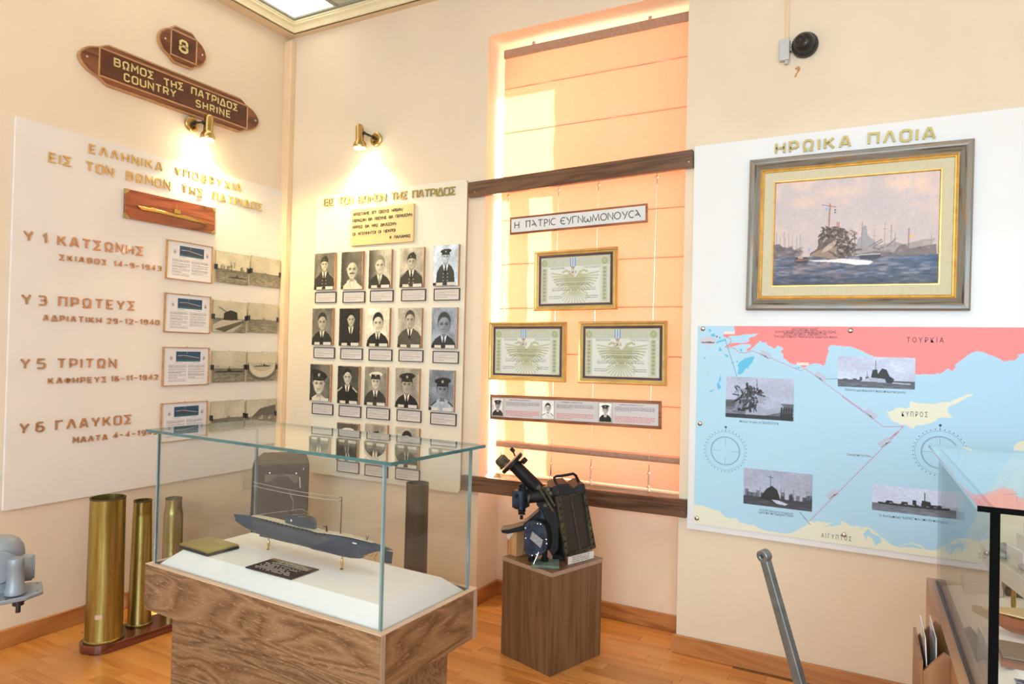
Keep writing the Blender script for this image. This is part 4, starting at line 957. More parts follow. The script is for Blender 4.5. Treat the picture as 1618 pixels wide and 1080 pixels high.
def seascape(w, h, nx, ny, kind, seed, tint=SEP, sky=0.78, sea=0.46, hor=0.55):
    P = Pic(w, h, nx, ny, g3(sky, tint)); H = hor*h
    P.A *= (0.93+0.14*P.noise(4, seed, 0.8)+0.04*P.noise(20, seed+2))[..., None]
    P.put((P.Y > H).astype(float), g3(sea, tint))
    wv = P.noise(14, seed+3, 3.2); P.A *= np.where(P.Y > H, 0.75+0.5*wv*np.clip((P.Y-H)/(h-H)+0.35, 0, 1), 1.0)[..., None]
    dk, md, lt = g3(0.14, tint), g3(0.34, tint), g3(0.88, tint); W_ = lambda a: a*w; V = lambda b: b*h
    rng = np.random.RandomState(seed)
    if kind == 'town':
        for k in range(26):
            a = rng.rand(); P.rect(W_(a), H-V(rng.uniform(0.02,0.16)), W_(a+rng.uniform(0.02,0.06)), H, g3(rng.uniform(0.25,0.9), tint), 0.8)
        for k in range(10): P.line([(W_(0.42+0.02*k), V(0.30)), (W_(0.42+0.02*k), V(0.5))], 0.004*w, dk, 0.8)
        P.poly(sub_poly(W_(0.35), V(0.80), W_(0.6)), dk); P.poly(sub_poly(W_(0.2), V(0.63), W_(0.55)), md)
    if kind == 'far': P.poly(destroyer_poly(W_(0.28), H+V(0.02), W_(0.34)), md)
    if kind == 'faint': P.poly(sub_poly(W_(0.25), H, W_(0.55)), g3(0.42, tint), 0.8); P.line([(W_(0.45), V(0.3)), (W_(0.47), H)], 0.01*w, g3(0.5, tint), 0.7)
    if kind == 'deck':
        P.poly([(0,V(0.78)),(W_(0.25),V(0.62)),(W_(0.85),V(0.58)),(W_(0.95),V(0.66)),(W_(0.6),V(1)),(0,V(1))], g3(0.72, tint)); P.poly([(W_(0.05),V(0.92)),(W_(0.9),V(0.60)),(W_(0.97),V(0.66)),(W_(0.35),V(1.0))], md)
        P.poly([(W_(0.30),V(0.62)),(W_(0.32),V(0.38)),(W_(0.52),V(0.28)),(W_(0.72),V(0.34)),(W_(0.74),V(0.60))], dk); P.line([(W_(0.16),V(0.20)),(W_(0.5),V(0.42))], 0.02*w, dk)
    if kind == 'sub':
        P.A *= np.where((P.Y < H) & (P.Y > H-V(0.09)), 0.75+0.35*P.noise(30, seed), 1)[..., None]
        P.poly(sub_poly(W_(0.08), V(0.66), W_(0.88)), dk)
    if kind == 'ring':
        P.ell(W_(0.5), V(0.46), W_(0.5), V(0.50), g3(0.28, tint)); P.ell(W_(0.5), V(0.44), W_(0.46), V(0.44), g3(0.80, tint)); P.ell(W_(0.5), V(0.36), W_(0.40), V(0.30), g3(0.70, tint)); P.poly(destroyer_poly(W_(0.22), V(0.48), W_(0.55)), dk)
        P.rect(0, 0, w, V(0.36), g3(0.80, tint))
    if kind == 'hill':
        P.poly([(W_(0.2),H),(W_(0.45),V(0.30)),(W_(0.75),V(0.24)),(w,V(0.20)),(w,H)], md)
        for k in range(40):
            a = rng.rand(); P.rect(W_(a), H+V(rng.uniform(-0.02,0.10)), W_(a+0.03), H+V(0.13), g3(rng.uniform(0.2,0.9), tint), 0.8)
    if kind == 'dest':
        P.poly(destroyer_poly(W_(0.06), V(0.68), W_(0.88)), dk)
        for k in range(9): P.rect(W_(0.12+0.08*k), V(0.635), W_(0.15+0.08*k), V(0.66), lt, 0.6)
    if kind == 'bowless':   # destroyer seen from the side with a broken bow
        P.poly(destroyer_poly(W_(0.0), V(0.78), W_(0.66)), md); P.poly([(W_(0.38),V(0.82)),(W_(0.44),V(0.66)),(W_(0.46),V(0.42)),(W_(0.52),V(0.40)),(W_(0.53),V(0.55)),(W_(0.58),V(0.36)),(W_(0.64),V(0.40)),(W_(0.68),V(0.60)),(W_(0.74),V(0.70)),(W_(0.72),V(0.82))], dk)
        P.poly([(W_(0.30),V(0.80)),(W_(0.42),V(0.66)),(W_(0.62),V(0.70)),(W_(0.64),V(0.82))], lt, 0.85); P.line([(W_(0.50),V(0.10)),(W_(0.50),V(0.5))], 0.006*w, dk); P.line([(W_(0.72),V(0.82)),(W_(0.94),V(0.84))], 0.03*h, lt)
    if kind == 'wreck':     # shattered bow close up
        P.poly([(W_(0.30),V(0.95)),(W_(0.34),V(0.45)),(W_(0.50),V(0.38)),(W_(0.78),V(0.55)),(W_(0.86),V(0.68)),(W_(0.84),V(0.80)),(W_(0.55),V(0.92))], g3(0.72, tint))
        for k in range(110):
            a, b = rng.uniform(0.14, 0.62), rng.uniform(0.22, 0.85)
            if abs(a-0.33)+abs(b-0.5)*0.4 < 0.26: 
                th = rng.uniform(0, 3.14); l_ = rng.uniform(0.03, 0.11); P.line([(W_(a)-l_*h*math.cos(th), V(b)-l_*h*math.sin(th)), (W_(a)+l_*h*math.cos(th), V(b)+l_*h*math.sin(th))], rng.uniform(0.02, 0.06)*h, g3(rng.choice([0.08,0.14,0.22,0.32,0.62]), tint), 0.9)
        P.poly([(W_(0.46),V(0.42)),(W_(0.75),V(0.52)),(W_(0.83),V(0.70)),(W_(0.60),V(0.76)),(W_(0.50),V(0.66))], g3(0.80, tint), 0.8)
        P.line([(W_(0.46),V(0.05)),(W_(0.47),V(0.3))], 0.008*w, dk)
        for k in range(5): P.ell(W_(0.83+0.035*k), V(0.72), W_(0.013), V(0.035), dk); P.poly([(W_(0.81+0.035*k),V(1)),(W_(0.815+0.035*k),V(0.74)),(W_(0.845+0.035*k),V(0.74)),(W_(0.85+0.035*k),V(1))], dk)
        P.rect(0, V(0.56), W_(0.14), V(0.74), md, 0.8); P.put(((P.Y > V(0.90))).astype(float), g3(0.12, tint), 0.8)
    if kind == 'paintbw':
        for k in range(30):
            a = rng.uniform(0, 1); P.rect(W_(a), H-V(rng.uniform(0.02,0.2)), W_(a+0.05), H, dk, 0.45)
        for k in range(12): a = rng.rand(); P.line([(W_(a), H-V(0.30)), (W_(a), H)], 0.004*w, dk, 0.5)
        P.poly([(W_(0.24),V(0.80)),(W_(0.34),V(0.52)),(W_(0.42),V(0.42)),(W_(0.50),V(0.52)),(W_(0.55),V(0.78)),(W_(0.45),V(0.86))], dk); P.line([(W_(0.40),V(0.14)),(W_(0.40),V(0.5))], 0.008*w, dk); P.line([(W_(0.36),V(0.18)),(W_(0.44),V(0.20))], 0.006*w, dk)
        P.poly([(W_(0.42),V(0.80)),(W_(0.52),V(0.80)),(W_(0.66),V(0.88)),(W_(0.62),V(0.92)),(W_(0.5),V(0.90))], lt)
    P.A *= (0.95+0.10*P.noise(36, seed+6))[..., None]; P.A = np.clip(P.A, 0, 1)
    return P

# text frames and clip-framed photographs of board 1
TFR = [((2.7626,2.2513), (3.0899,2.0097)), ((2.7581,1.9161), (3.0892,1.6732)), ((2.7574,1.5757), (3.0886,1.3317)), ((2.7590,1.2380), (3.0836,0.9617))]
PHA = [((3.1291,2.2351), (3.3848,2.0212)), ((3.1157,1.9006), (3.3770,1.6831)), ((3.1152,1.5533), (3.3859,1.3449)), ((3.1182,1.2264), (3.3893,0.9903))]
PHB = [((3.4155,2.2401), (3.6793,2.0256)), ((3.4043,1.9029), (3.6695,1.6905)), ((3.4044,1.5541), (3.6739,1.3398)), ((3.4084,1.2267), (3.6752,0.9801))]
rown = ['beside the first submarine name', 'beside the second submarine name', 'beside the third submarine name', 'beside the fourth submarine name']
rowk = ['top row', 'second row', 'third row', 'bottom row']
ka = [('town', 'submarines in a harbour'), ('deck', 'a deck gun and conning tower'), ('sub', 'a long low surfaced submarine'), ('faint', 'a low dark submarine silhouette')]
kb = [('far', 'a distant ship on a dark sea'), ('faint', 'a hazy submarine at sea'), ('ring', 'a vessel inside a dark oval'), ('hill', 'a town below a hill')]
for i in range(4):
    a, b = TFR[i]; cx, cz = (a[0]+b[0])/2, (a[1]+b[1])/2; w, h = 0.335, 0.247
    t = thing('framed_text_sheet', 'wood framed text sheet with a blue submarine picture, '+rown[i], 'framed sheet', M=ML(cx, cz, 0.0225, -0.006+0.003*i), group='framed text sheets on the submarine board')
    ring_mb(w, h, [(0,0),(0,0.014),(0.005,0.014),(0.005,0.006)]).obj('frame', FRAMEW, t)
    MB().box((-w/2+0.003,-h/2+0.003,0), (w/2-0.003,h/2-0.003,0.005)).obj('backing', CARD, t)
    P = Pic(w-0.01, h-0.01, 150, 110, (0.88, 0.88, 0.90)); ww_, hh = w-0.01, h-0.01
    x0, x1, y0, y1 = 0.27*ww_, 0.82*ww_, 0.10*hh, 0.37*hh
    P.rect(x0, y0, x1, y1, (0.05, 0.28, 0.42)); msk = (P.X > x0) & (P.X < x1) & (P.Y > y0) & (P.Y < y1)
    P.put(msk*(P.Y-y0)/(y1-y0)*P.noise(30, i+3), (0.05, 0.13, 0.30), 0.9); P.put(msk*((P.Y-y0)/(y1-y0) > 0.8), (0.12, 0.48, 0.52), 0.6)
    hl = [(x0+0.04*ww_, y0+0.11*hh), (x0+0.20*ww_, y0+0.10*hh), (x0+0.22*ww_, y0+0.05*hh), (x0+0.26*ww_, y0+0.05*hh), (x0+0.28*ww_, y0+0.12*hh), (x1-0.03*ww_, y0+0.17*hh), (x1-0.05*ww_, y0+0.23*hh), (x0+0.30*ww_, y0+0.23*hh), (x0+0.08*ww_, y0+0.17*hh)]
    P.poly(hl, (0.20, 0.24, 0.30)); P.line([hl[0], hl[1], hl[4], hl[5]], 0.006*hh+0.0015, (0.75, 0.78, 0.80))
    P.line([(x0+0.24*ww_, y0), (x0+0.24*ww_, y0+0.06*hh)], 0.0014, (0.7,0.7,0.7))
    for s in (0.17, 0.90):   # small compass roses
        for r_ in range(3): P.line([(s*ww_-0.011, 0.26*hh+0.008*(r_-1)), (s*ww_+0.011, 0.26*hh-0.008*(r_-1))], 0.0012, (0.2,0.2,0.25), 0.8)
        P.line([(s*ww_, 0.20*hh), (s*ww_, 0.33*hh)], 0.0014, (0.2,0.2,0.25), 0.8); P.ell(s*ww_, 0.29*hh, 0.008, 0.009, (0.5,0.5,0.55), 0.6, 0.5)
    P.textblock(0.26*ww_, 0.395*hh, 0.42*ww_, 0.42*hh, 1, (0.15,0.15,0.2), 0.8, i); P.textblock(0.64*ww_, 0.395*hh, 0.80*ww_, 0.42*hh, 1, (0.15,0.15,0.2), 0.8, i+9)
    P.textblock(0.12*ww_, 0.45*hh, 0.51*ww_, 0.92*hh, 15, (0.30,0.30,0.36), 0.62, i+20); P.textblock(0.55*ww_, 0.45*hh, 0.92*ww_, 0.86*hh, 13, (0.30,0.30,0.36), 0.62, i+30)
    P.obj('printed_sheet', PRINTG, t, TR(0, 0, 0.0056))
    MB().tube([(-0.006,h/2,0.006),(0,h/2+0.008,0.006),(0.006,h/2,0.006)], 0.0012, 5).obj('hanger', OLIVE, t)
    for lst, kk, w2, h2, sd in ((PHA, ka, 0.272, 0.213, 100), (PHB, kb, 0.268, 0.210, 140)):
        a, b = lst[i]; cx, cz = (a[0]+b[0])/2, (a[1]+b[1])/2
        t = thing('clip_framed_photograph', 'clip-framed photograph of %s, %s' % (kk[i][1], rowk[i]), 'photograph', M=ML(cx, cz, 0.0225, -0.008+0.004*i), group='clip-framed photographs on the submarine board')
        MB().box((-w2/2,-h2/2,0), (w2/2,h2/2,0.012)).obj('backing_board', plain('clip_backing', (0.45,0.33,0.16), 0.5) if 'clip_backing' not in MATS else MATS['clip_backing'], t)
        seascape(w2-0.002, h2-0.002, 92, 72, kk[i][0], sd+i*7, SEP, 0.74 if i else 0.78, 0.50).obj('photo_print', PRINTG, t, TR(0, 0, 0.0123))
        for s in (-1, 1):
            MB().box((s*w2/2-0.013 if s > 0 else -w2/2-0.004, -0.021, 0.0), (w2/2+0.004 if s > 0 else -w2/2+0.013, 0.014, 0.0155)).obj('clip', BLACKP, t, bevel=0.001)
        MB().tube([(-0.005,h2/2,0.006),(0,h2/2+0.006,0.006),(0.005,h2/2,0.006)], 0.0012, 5).obj('hanger', OLIVE, t)

# plaque with a brass half model submarine
ps = (2.478, 2.338)
t = thing('submarine_plaque', 'red wooden plaque carrying a brass half-model submarine', 'plaque', M=ML(ps[0], ps[1], 0.0225, 0.004))
MB().box((0,0,0), (0.622,0.172,0.017)).obj('board', REDWOOD, t, bevel=0.001)
for cx, cy, sx, sy in ((0,0,1,1),(0.622,0,-1,1),(0.622,0.172,-1,-1),(0,0.172,1,-1)):
    MB().prism([(cx-sx*0.001,cy-sy*0.001),(cx+sx*0.030,cy-sy*0.001),(cx+sx*0.022,cy+sy*0.010),(cx+sx*0.010,cy+sy*0.022),(cx-sx*0.001,cy+sy*0.030)], 0.0002, 0.0185).obj('corner_plate', OLIVE, t)
hull = [P_(p, ps) for p in [(2.5510,2.4239),(2.5742,2.4224),(2.5911,2.4237),(2.6126,2.4206),(2.6342,2.4207),(2.6448,2.4293),(2.6646,2.4266),(2.6779,2.4222),(2.7135,2.4219),(2.7680,2.4185),(2.8283,2.4192),(2.8758,2.4172),(2.9241,2.4153),(2.9737,2.4046),(3.0240,2.4025),(3.0394,2.3972),(3.0244,2.3915),(2.9741,2.3937),(2.9249,2.3929),(2.8765,2.3959),(2.8057,2.3980),(2.7504,2.4005),(2.6874,2.4033),(2.6262,2.4020),(2.5749,2.4004),(2.5598,2.4116)]]
m_ = MB(); m_.prism(hull, 0.017, 0.026); m_.obj('brass_hull', BRASS, t, bevel=0.003)
tw = [P_(p, ps) for p in [(2.7901,2.4479),(2.8359,2.4440),(2.8367,2.4207),(2.7910,2.4215)]]
q = MB(); q.prism(tw, 0.017, 0.028); 
for a, b in (((2.8078,2.4450), (2.8068,2.4745)), ((2.8265,2.4452), (2.8255,2.4760))): q.cyl((*P_(a, ps),0.024), (*P_(b, ps),0.024), 0.0022, n=8)
q.obj('conning_tower', BRASS, t)
for px in (0.155, 0.49): MB().tube([(px-0.006,0.171,0.006),(px,0.179,0.006),(px+0.006,0.171,0.006)], 0.0013, 5).obj('hanger', OLIVE, t)

# carved name plaques on the left wall
def ogee(W, Hh, k=0.26):
    a = W/2-k*Hh*1.05; e = [(0,0.5),(0.10,0.50),(0.22,0.455),(0.36,0.385),(0.52,0.34),(0.70,0.29),(0.86,0.20),(0.97,0.09),(1.0,0.0)]
    L = k*Hh*1.25; top = [(W/2-L+u*L, v*Hh) for u, v in e]
    right = top+[(x, -y) for x, y in top[-2::-1]]
    left = [(-x, -y) for x, y in right]
    return right+left
def carved(name, label, cx, cz, W, Hh, k, win, rot=0.0):
    t = thing(name, label, 'plaque', M=ML(cx, cz, 0.0, rot))
    MB().prism(ogee(W, Hh, k), 0.0, 0.022).obj('moulded_back', ROUTED, t, bevel=0.004, seg=2)
    MB().prism(ogee(W-0.022, Hh-0.024, k), 0.020, 0.030).obj('board', MAHOG, t, bevel=0.004, seg=2)
    ring_mb(win[0]+0.02, win[1]+0.02, [(0,0.029),(0.002,0.0335),(0.006,0.0345),(0.011,0.0305)]).obj('routed_border', ROUTED, t)
    MB().box((-win[0]/2,-win[1]/2,0.0300), (win[0]/2,win[1]/2,0.0308)).obj('panel', plain('dark_mahogany_panel', (0.10,0.028,0.013), 0.35, var=0.35, nscale=14, coat=0.2) if 'dark_mahogany_panel' not in MATS else MATS['dark_mahogany_panel'], t)
    for s in (-1, 1): MB().lathe([(0.008,0.030),(0.007,0.0335),(0.002,0.0345)], 12).obj('screw', CHROME, t, M=TR(s*(W/2-0.040), 0))
    return t
A_ = (2.826, 3.2035)
t = carved('name_plaque', 'long carved mahogany plaque with gilt words COUNTRY SHRINE', A_[0], A_[1], 1.262, 0.243, 0.62, (1.03, 0.152))
def LP(p): return (p[0]-A_[0], p[1]-A_[1])
for txt, a, b in (('ΒΩΜΟΣ', (2.3924,3.2077), (2.6336,3.2134)), ('ΤΗΣ', (2.7091,3.2026), (2.8392,3.2167)), ('ΠΑΤΡΙΔΟΣ', (2.9003,3.2156), (3.2573,3.2174)), ('COUNTRY', (2.4543,3.1414), (2.7883,3.1535)), ('SΗRΙΝΕ', (2.9373,3.1453), (3.2005,3.1525))):
    lettering(t, txt, LP(a), LP(b), 0.049, CREAML, 0.165, 0.004, 0.0308)
B_ = (2.838, 3.498)
t = carved('number_plaque', 'small carved mahogany plaque with a gilt number 8', B_[0], B_[1], 0.345, 0.240, 0.42, (0.172, 0.150))
lettering(t, '8', (-0.030,-0.042), (0.020,-0.042), 0.084, CREAML, 0.17, 0.004, 0.0308)

# ------------------------------------------------------------------ brass spot lamps (each with its own light)
def spot_lamp(label, base_M, head, side, energy, aim, blend=0.6, spot=2.4):
    t = thing('spot_lamp', label, 'lamp', M=base_M, group='brass wall spot lamps')
    b = MB(); b.lathe([(0.048,0),(0.048,0.016),(0.044,0.020),(0.037,0.021),(0.036,0.026),(0.0,0.027)], 28); b.obj('wall_rose', LAMPB, t, smooth=True)
    for a in (0.5, 3.3): MB().cyl((0.024*math.cos(a),0.024*math.sin(a),0.026), (0.024*math.cos(a),0.024*math.sin(a),0.029), 0.0035, n=8).obj('screw', CHROME, t)
    MB().cyl((0.0,-0.024,0.026), (0.0,-0.024,0.033), 0.007, n=10).obj('switch', BLACKP, t)
    hx, hy, hz = head
    j = MB(); j.cyl((0,0.006,0.024), (0,0.006,0.046), 0.012, n=12); j.cyl((0,0.006,0.046), (hx-side*0.030,hy+0.05,hz-0.008), 0.008, n=10); j.sphere((hx-side*0.030,hy+0.05,hz-0.008), 0.013, 10)
    j.obj('swivel_joint', BLACKP, t, smooth=True)
    T = Matrix.Translation((hx, hy, hz)) @ Matrix.Rotation(math.radians(-90), 4, 'X') @ Matrix.Rotation(side*0.05, 4, 'Y')   # local z -> wall up
    prof = [(0.043,-0.055),(0.046,-0.050),(0.045,-0.035),(0.040,-0.018),(0.031,-0.004),(0.029,0.0),(0.029,0.085),(0.027,0.098),(0.020,0.108),(0.010,0.114),(0.001,0.116)]
    s = MB(); s.lathe(prof, 28, T, 0, (False, False)); s.lathe([(0.0415,-0.054),(0.038,-0.02),(0.028,0.0)], 28, T, 1, (False, False))
    s.obj('lamp_shade', [LAMPB, plain('lamp_reflector', (0.85,0.83,0.78), 0.25) if 'lamp_reflector' not in MATS else MATS['lamp_reflector']], t, smooth=True)
    for k in range(6):
        a = math.pi/2-side*1.1; z = 0.022+k*0.011
        p = T @ Vector((-side*0.0292, 0.0, z)); MB().cbox((p.x, p.y, p.z), (0.0015,0.004,0.014)).obj('vent_slot', BLACKP, t)
    MB().sphere(T @ Vector((0,0,-0.030)), 0.030, 16).obj('bulb', BULB, t, smooth=True)
    p = base_M @ (T @ Vector((0, 0, -0.075)))
    light('spot_lamp_light', 'SPOT', p, aim, energy, (1.0, 0.78, 0.34), 0.03, spot=spot, blend=blend)
    light('spot_lamp_glow', 'POINT', p+Vector((0,0,-0.01)), (0,0,-1), energy*0.035, (1.0, 0.84, 0.52), 0.03)
spot_lamp('brass spot lamp on the left wall below the long carved plaque', ML(2.925, 3.031), (0.050,-0.045,0.105), 1, 108, (0.35, 0.18, -1), 0.8, 2.6)
spot_lamp('brass spot lamp on the window wall above the portrait board', MW(-3.135, 3.050), (-0.055,-0.030,0.115), -1, 62, (-0.05, 0.08, -1), 0.7, 2.3)

# ------------------------------------------------------------------ painting
pc = (-0.149, 2.2225)
t = thing('framed_painting', 'large framed sea painting of a broken-bowed warship in harbour', 'painting', M=MW(pc[0], pc[1], 0.027, -0.010))
FW, FH = 0.966, 0.772
# four mitred bars
def bar(L, inner, mat, nm, M):
    prof = [(0.0,0.0),(0.0,0.030),(0.008,0.040),(0.022,0.041),(0.036,0.033),(0.046,0.024),(0.055,0.022),(0.055,0.0)]
    mb = MB(); n = len(prof); vs = []
    for s in (-1, 1):
        for o, z in prof: vs.append((s*(L/2-o), -o, z))
    fs = [(k, n+k, n+(k+1) % n, (k+1) % n) for k in range(n)]+[tuple(range(n)), tuple(range(2*n-1, n-1, -1))]
    mb.add(vs, fs); mb.obj(nm, mat, t, smooth=True, M=M)
bar(FW, 0, STRX, 'frame_rail', TR(0, FH/2)); bar(FW, 0, STRX, 'frame_rail', TR(0, -FH/2, 0, math.pi))
bar(FH, 0, STRX, 'frame_stile', TR(FW/2, 0, 0, -math.pi/2)); bar(FH, 0, STRX, 'frame_stile', TR(-FW/2, 0, 0, math.pi/2))
ring_mb(FW-0.110, FH-0.110, [(0,0.010),(0,0.022),(0.006,0.025),(0.010,0.019),(0.016,0.021),(0.018,0.014)]).obj('gilt_band', GILTL, t)
ring_mb(FW-0.146, FH-0.146, [(0,0.010),(0,0.015),(0.046,0.013),(0.046,0.009)]).obj('linen_slip', LINEN, t)
ring_mb(FW-0.238, FH-0.238, [(0,0.009),(0,0.0155),(0.005,0.016),(0.009,0.011)]).obj('gilt_fillet', GILTL, t)
MB().box((-FW/2+0.03,-FH/2+0.03,0), (FW/2-0.03,FH/2-0.03,0.007)).obj('backing', BLACKP, t)
cw, ch = FW-0.256, FH-0.256
P = Pic(cw, ch, 330, 236, (0.80, 0.74, 0.74))
def pm(x, y):   # digitised drawing coordinates -> picture
    u = (x-228)/(1125-228); top = 315-66*u; bot = 877-6*u; return (u*cw, (y-top)/(bot-top)*ch)
def pp(*a): return [pm(a[i], a[i+1]) for i in range(0, len(a), 2)]
P.put(1-P.Y/ch, (0.79, 0.77, 0.81), 0.5)
n1 = P.noise(5, 3, 0.8)*0.5+P.noise(11, 4, 0.9)*0.3+P.noise(27, 5)*0.2
P.put(np.clip((n1-0.46)*3.2, 0, 1)*np.clip(1.3-P.Y/ch*1.4, 0, 1), (0.95, 0.82, 0.74), 0.75); P.put(np.clip((0.46-n1)*3, 0, 1), (0.74, 0.71, 0.75), 0.4)
P.ell(*pm(600,360), 0.13*cw, 0.06*ch, (0.97,0.84,0.72), 0.45, 1.2); P.ell(*pm(400,420), 0.10*cw, 0.05*ch, (0.96,0.83,0.72), 0.45, 1.2)
HZ = np.interp(P.X, [0, cw], [pm(228,725)[1], pm(1125,712)[1]])
P.put(np.clip((P.Y-HZ+0.10*ch)/(0.10*ch), 0, 1)*(P.Y < HZ), (0.80, 0.72, 0.70), 0.6)
P.put((P.Y > HZ).astype(float), (0.30, 0.35, 0.46))
wv = P.noise(16, 8, 4.0)*0.6+P.noise(34, 9, 3.0)*0.4; sea = (P.Y > HZ)
P.put(sea*np.clip((wv-0.52)*4, 0, 1), (0.62, 0.60, 0.66), 0.7); P.put(sea*np.clip((0.42-wv)*4, 0, 1), (0.14, 0.17, 0.28), 0.8)
P.put(sea*np.clip((P.noise(12, 12, 3)-0.5)*3, 0, 1)*np.clip(1-np.abs(P.X/cw-0.35)*2.2, 0, 1), (0.72, 0.56, 0.50), 0.6)
P.put(sea*np.clip((P.X/cw-0.62)*2.4, 0, 1)*np.clip(1-(P.Y-HZ)/(0.14*ch), 0, 1), (0.16, 0.32, 0.55), 0.7); P.put(sea*np.clip((P.Y/ch-0.90)*7, 0, 1), (0.10, 0.11, 0.16), 0.6)
rng = np.random.RandomState(5)
hz = (0.60, 0.55, 0.56); hz2 = (0.48, 0.43, 0.45)
for x in (240,262,284,292,312,335,360,380): P.line(pp(x,590+rng.uniform(-20,30),x,700), 0.0022, hz2, 0.6)
P.poly(pp(228,655,255,650,280,668,300,672,330,668,350,690,392,684,398,690,380,718,340,722,228,726), (0.40,0.36,0.38), 0.85)
for k in range(26): x = rng.uniform(232,395); P.ell(*pm(x, rng.uniform(668,715)), 0.014*cw, 0.012*ch, tuple(np.array(hz2)*rng.uniform(0.6,1.3)), 0.6, 0.6)
# hazy battleships at the right
P.poly(pp(680,660,820,660,905,640,950,655,1060,628,1110,625,1090,660,1075,690,900,720,680,712), (0.62,0.59,0.60), 0.9)
P.poly(pp(700,660,705,625,722,610,726,570,738,548,752,552,758,600,772,615,800,640,810,662), (0.60,0.60,0.64), 0.9)
P.poly(pp(1050,640,1113,626,1085,668,1040,672), (0.70,0.66,0.62), 0.8)
for a, b, c, d in ((770,665,835,628),(790,668,838,640),(862,668,905,628),(640,640,675,628)): P.line(pp(a,b,c,d), 0.0055, (0.45,0.42,0.44), 0.85)
for x, y in ((675,570),(728,530),(795,570),(850,535),(884,545),(905,590),(975,568),(1090,600)): P.line(pp(x,y,x,670), 0.0028, (0.55,0.47,0.46), 0.8); P.line(pp(x-14,y+35,x+14,y+35), 0.002, (0.55,0.47,0.46), 0.6)
P.poly(pp(690,712,800,690,900,700,930,660,960,655,975,680,1115,655,1118,712,1000,722,830,722), (0.43,0.38,0.38), 0.85)
P.line(pp(975,568,975,700), 0.004, (0.50,0.35,0.30), 0.9); P.ell(*pm(988,610), 0.008, 0.007, (0.92,0.75,0.35), 0.9, 0.6)
for k in range(40): x = rng.uniform(690,1115); P.ell(*pm(x, rng.uniform(672,716)), 0.012*cw, 0.010*ch, tuple(np.array(hz2)*rng.uniform(0.6,1.35)), 0.5, 0.6)
# the ship with the shattered bow
P.poly(pp(438,718,442,700,462,690,480,676,486,655,482,632,494,618,505,600,512,575,530,565,548,560,575,552,600,560,632,566,648,590,660,625,690,655,694,670,680,715,650,728,610,742,560,736), (0.37,0.31,0.29))
P.poly(pp(448,706,480,690,520,676,560,640,590,615,596,650,590,690,600,735,560,732,440,716), (0.62,0.52,0.45), 0.9)
for k in range(170):
    x, y = rng.uniform(500, 690), rng.uniform(560, 725)
    if x > 560 or y < 650:
        cx_, cy_ = pm(x, y); th = rng.uniform(0, 3.14); l_ = rng.uniform(0.004, 0.018); P.line([(cx_-l_*math.cos(th), cy_-l_*math.sin(th)), (cx_+l_*math.cos(th), cy_+l_*math.sin(th))], rng.uniform(0.003, 0.009), rng.choice([0.12,0.20,0.28,0.42,0.66])*np.array([1.1,0.93,0.85]), 0.85)
P.poly(pp(520,672,575,632,592,628,580,660,540,690,505,700), (0.78,0.70,0.63), 0.8)
P.line(pp(547,428,543,560), 0.0055, (0.66,0.40,0.30)); P.line(pp(500,433,580,446), 0.0035, (0.62,0.42,0.34)); P.line(pp(545,440,520,600), 0.0015, (0.6,0.45,0.4), 0.6)
for x in (590, 600): P.line(pp(x,530,x,565), 0.0045, (0.66,0.42,0.32))
for y in (462, 476): P.ell(*pm(576,y), 0.0035, 0.004, (0.18,0.15,0.18))
P.poly(pp(520,452,535,445,533,462,520,470), (0.50,0.68,0.88)); P.poly(pp(430,680,438,672,440,692,430,695), (0.45,0.66,0.88))
P.poly(pp(430,742,560,738,620,732,700,738,780,745,792,752,770,768,700,770,640,758,560,752,470,748), (0.94,0.93,0.94), 0.95); P.ell(*pm(700,752), 0.085*cw, 0.012*ch, (0.97,0.97,0.98), 1, 0.5)
P.poly(pp(348,738,360,728,390,720,420,724,434,734,425,756,370,758,352,750), (0.24,0.16,0.15)); P.line(pp(356,742,430,738), 0.004, (0.75,0.52,0.40), 0.9); P.rect(*pm(372,722), *pm(400,732), (0.78,0.70,0.68), 0.8)
P.poly(pp(712,722,730,708,820,704,835,716,815,736,725,736), (0.22,0.22,0.30)); P.line(pp(722,712,826,708), 0.005, (0.85,0.83,0.82), 0.9)
P.A *= (0.975+0.05*P.noise(90, 31, 0.7))[..., None]; P.A = np.clip(P.A, 0, 1)
P.obj('canvas', PAINT, t, TR(0, 0, 0.0095))

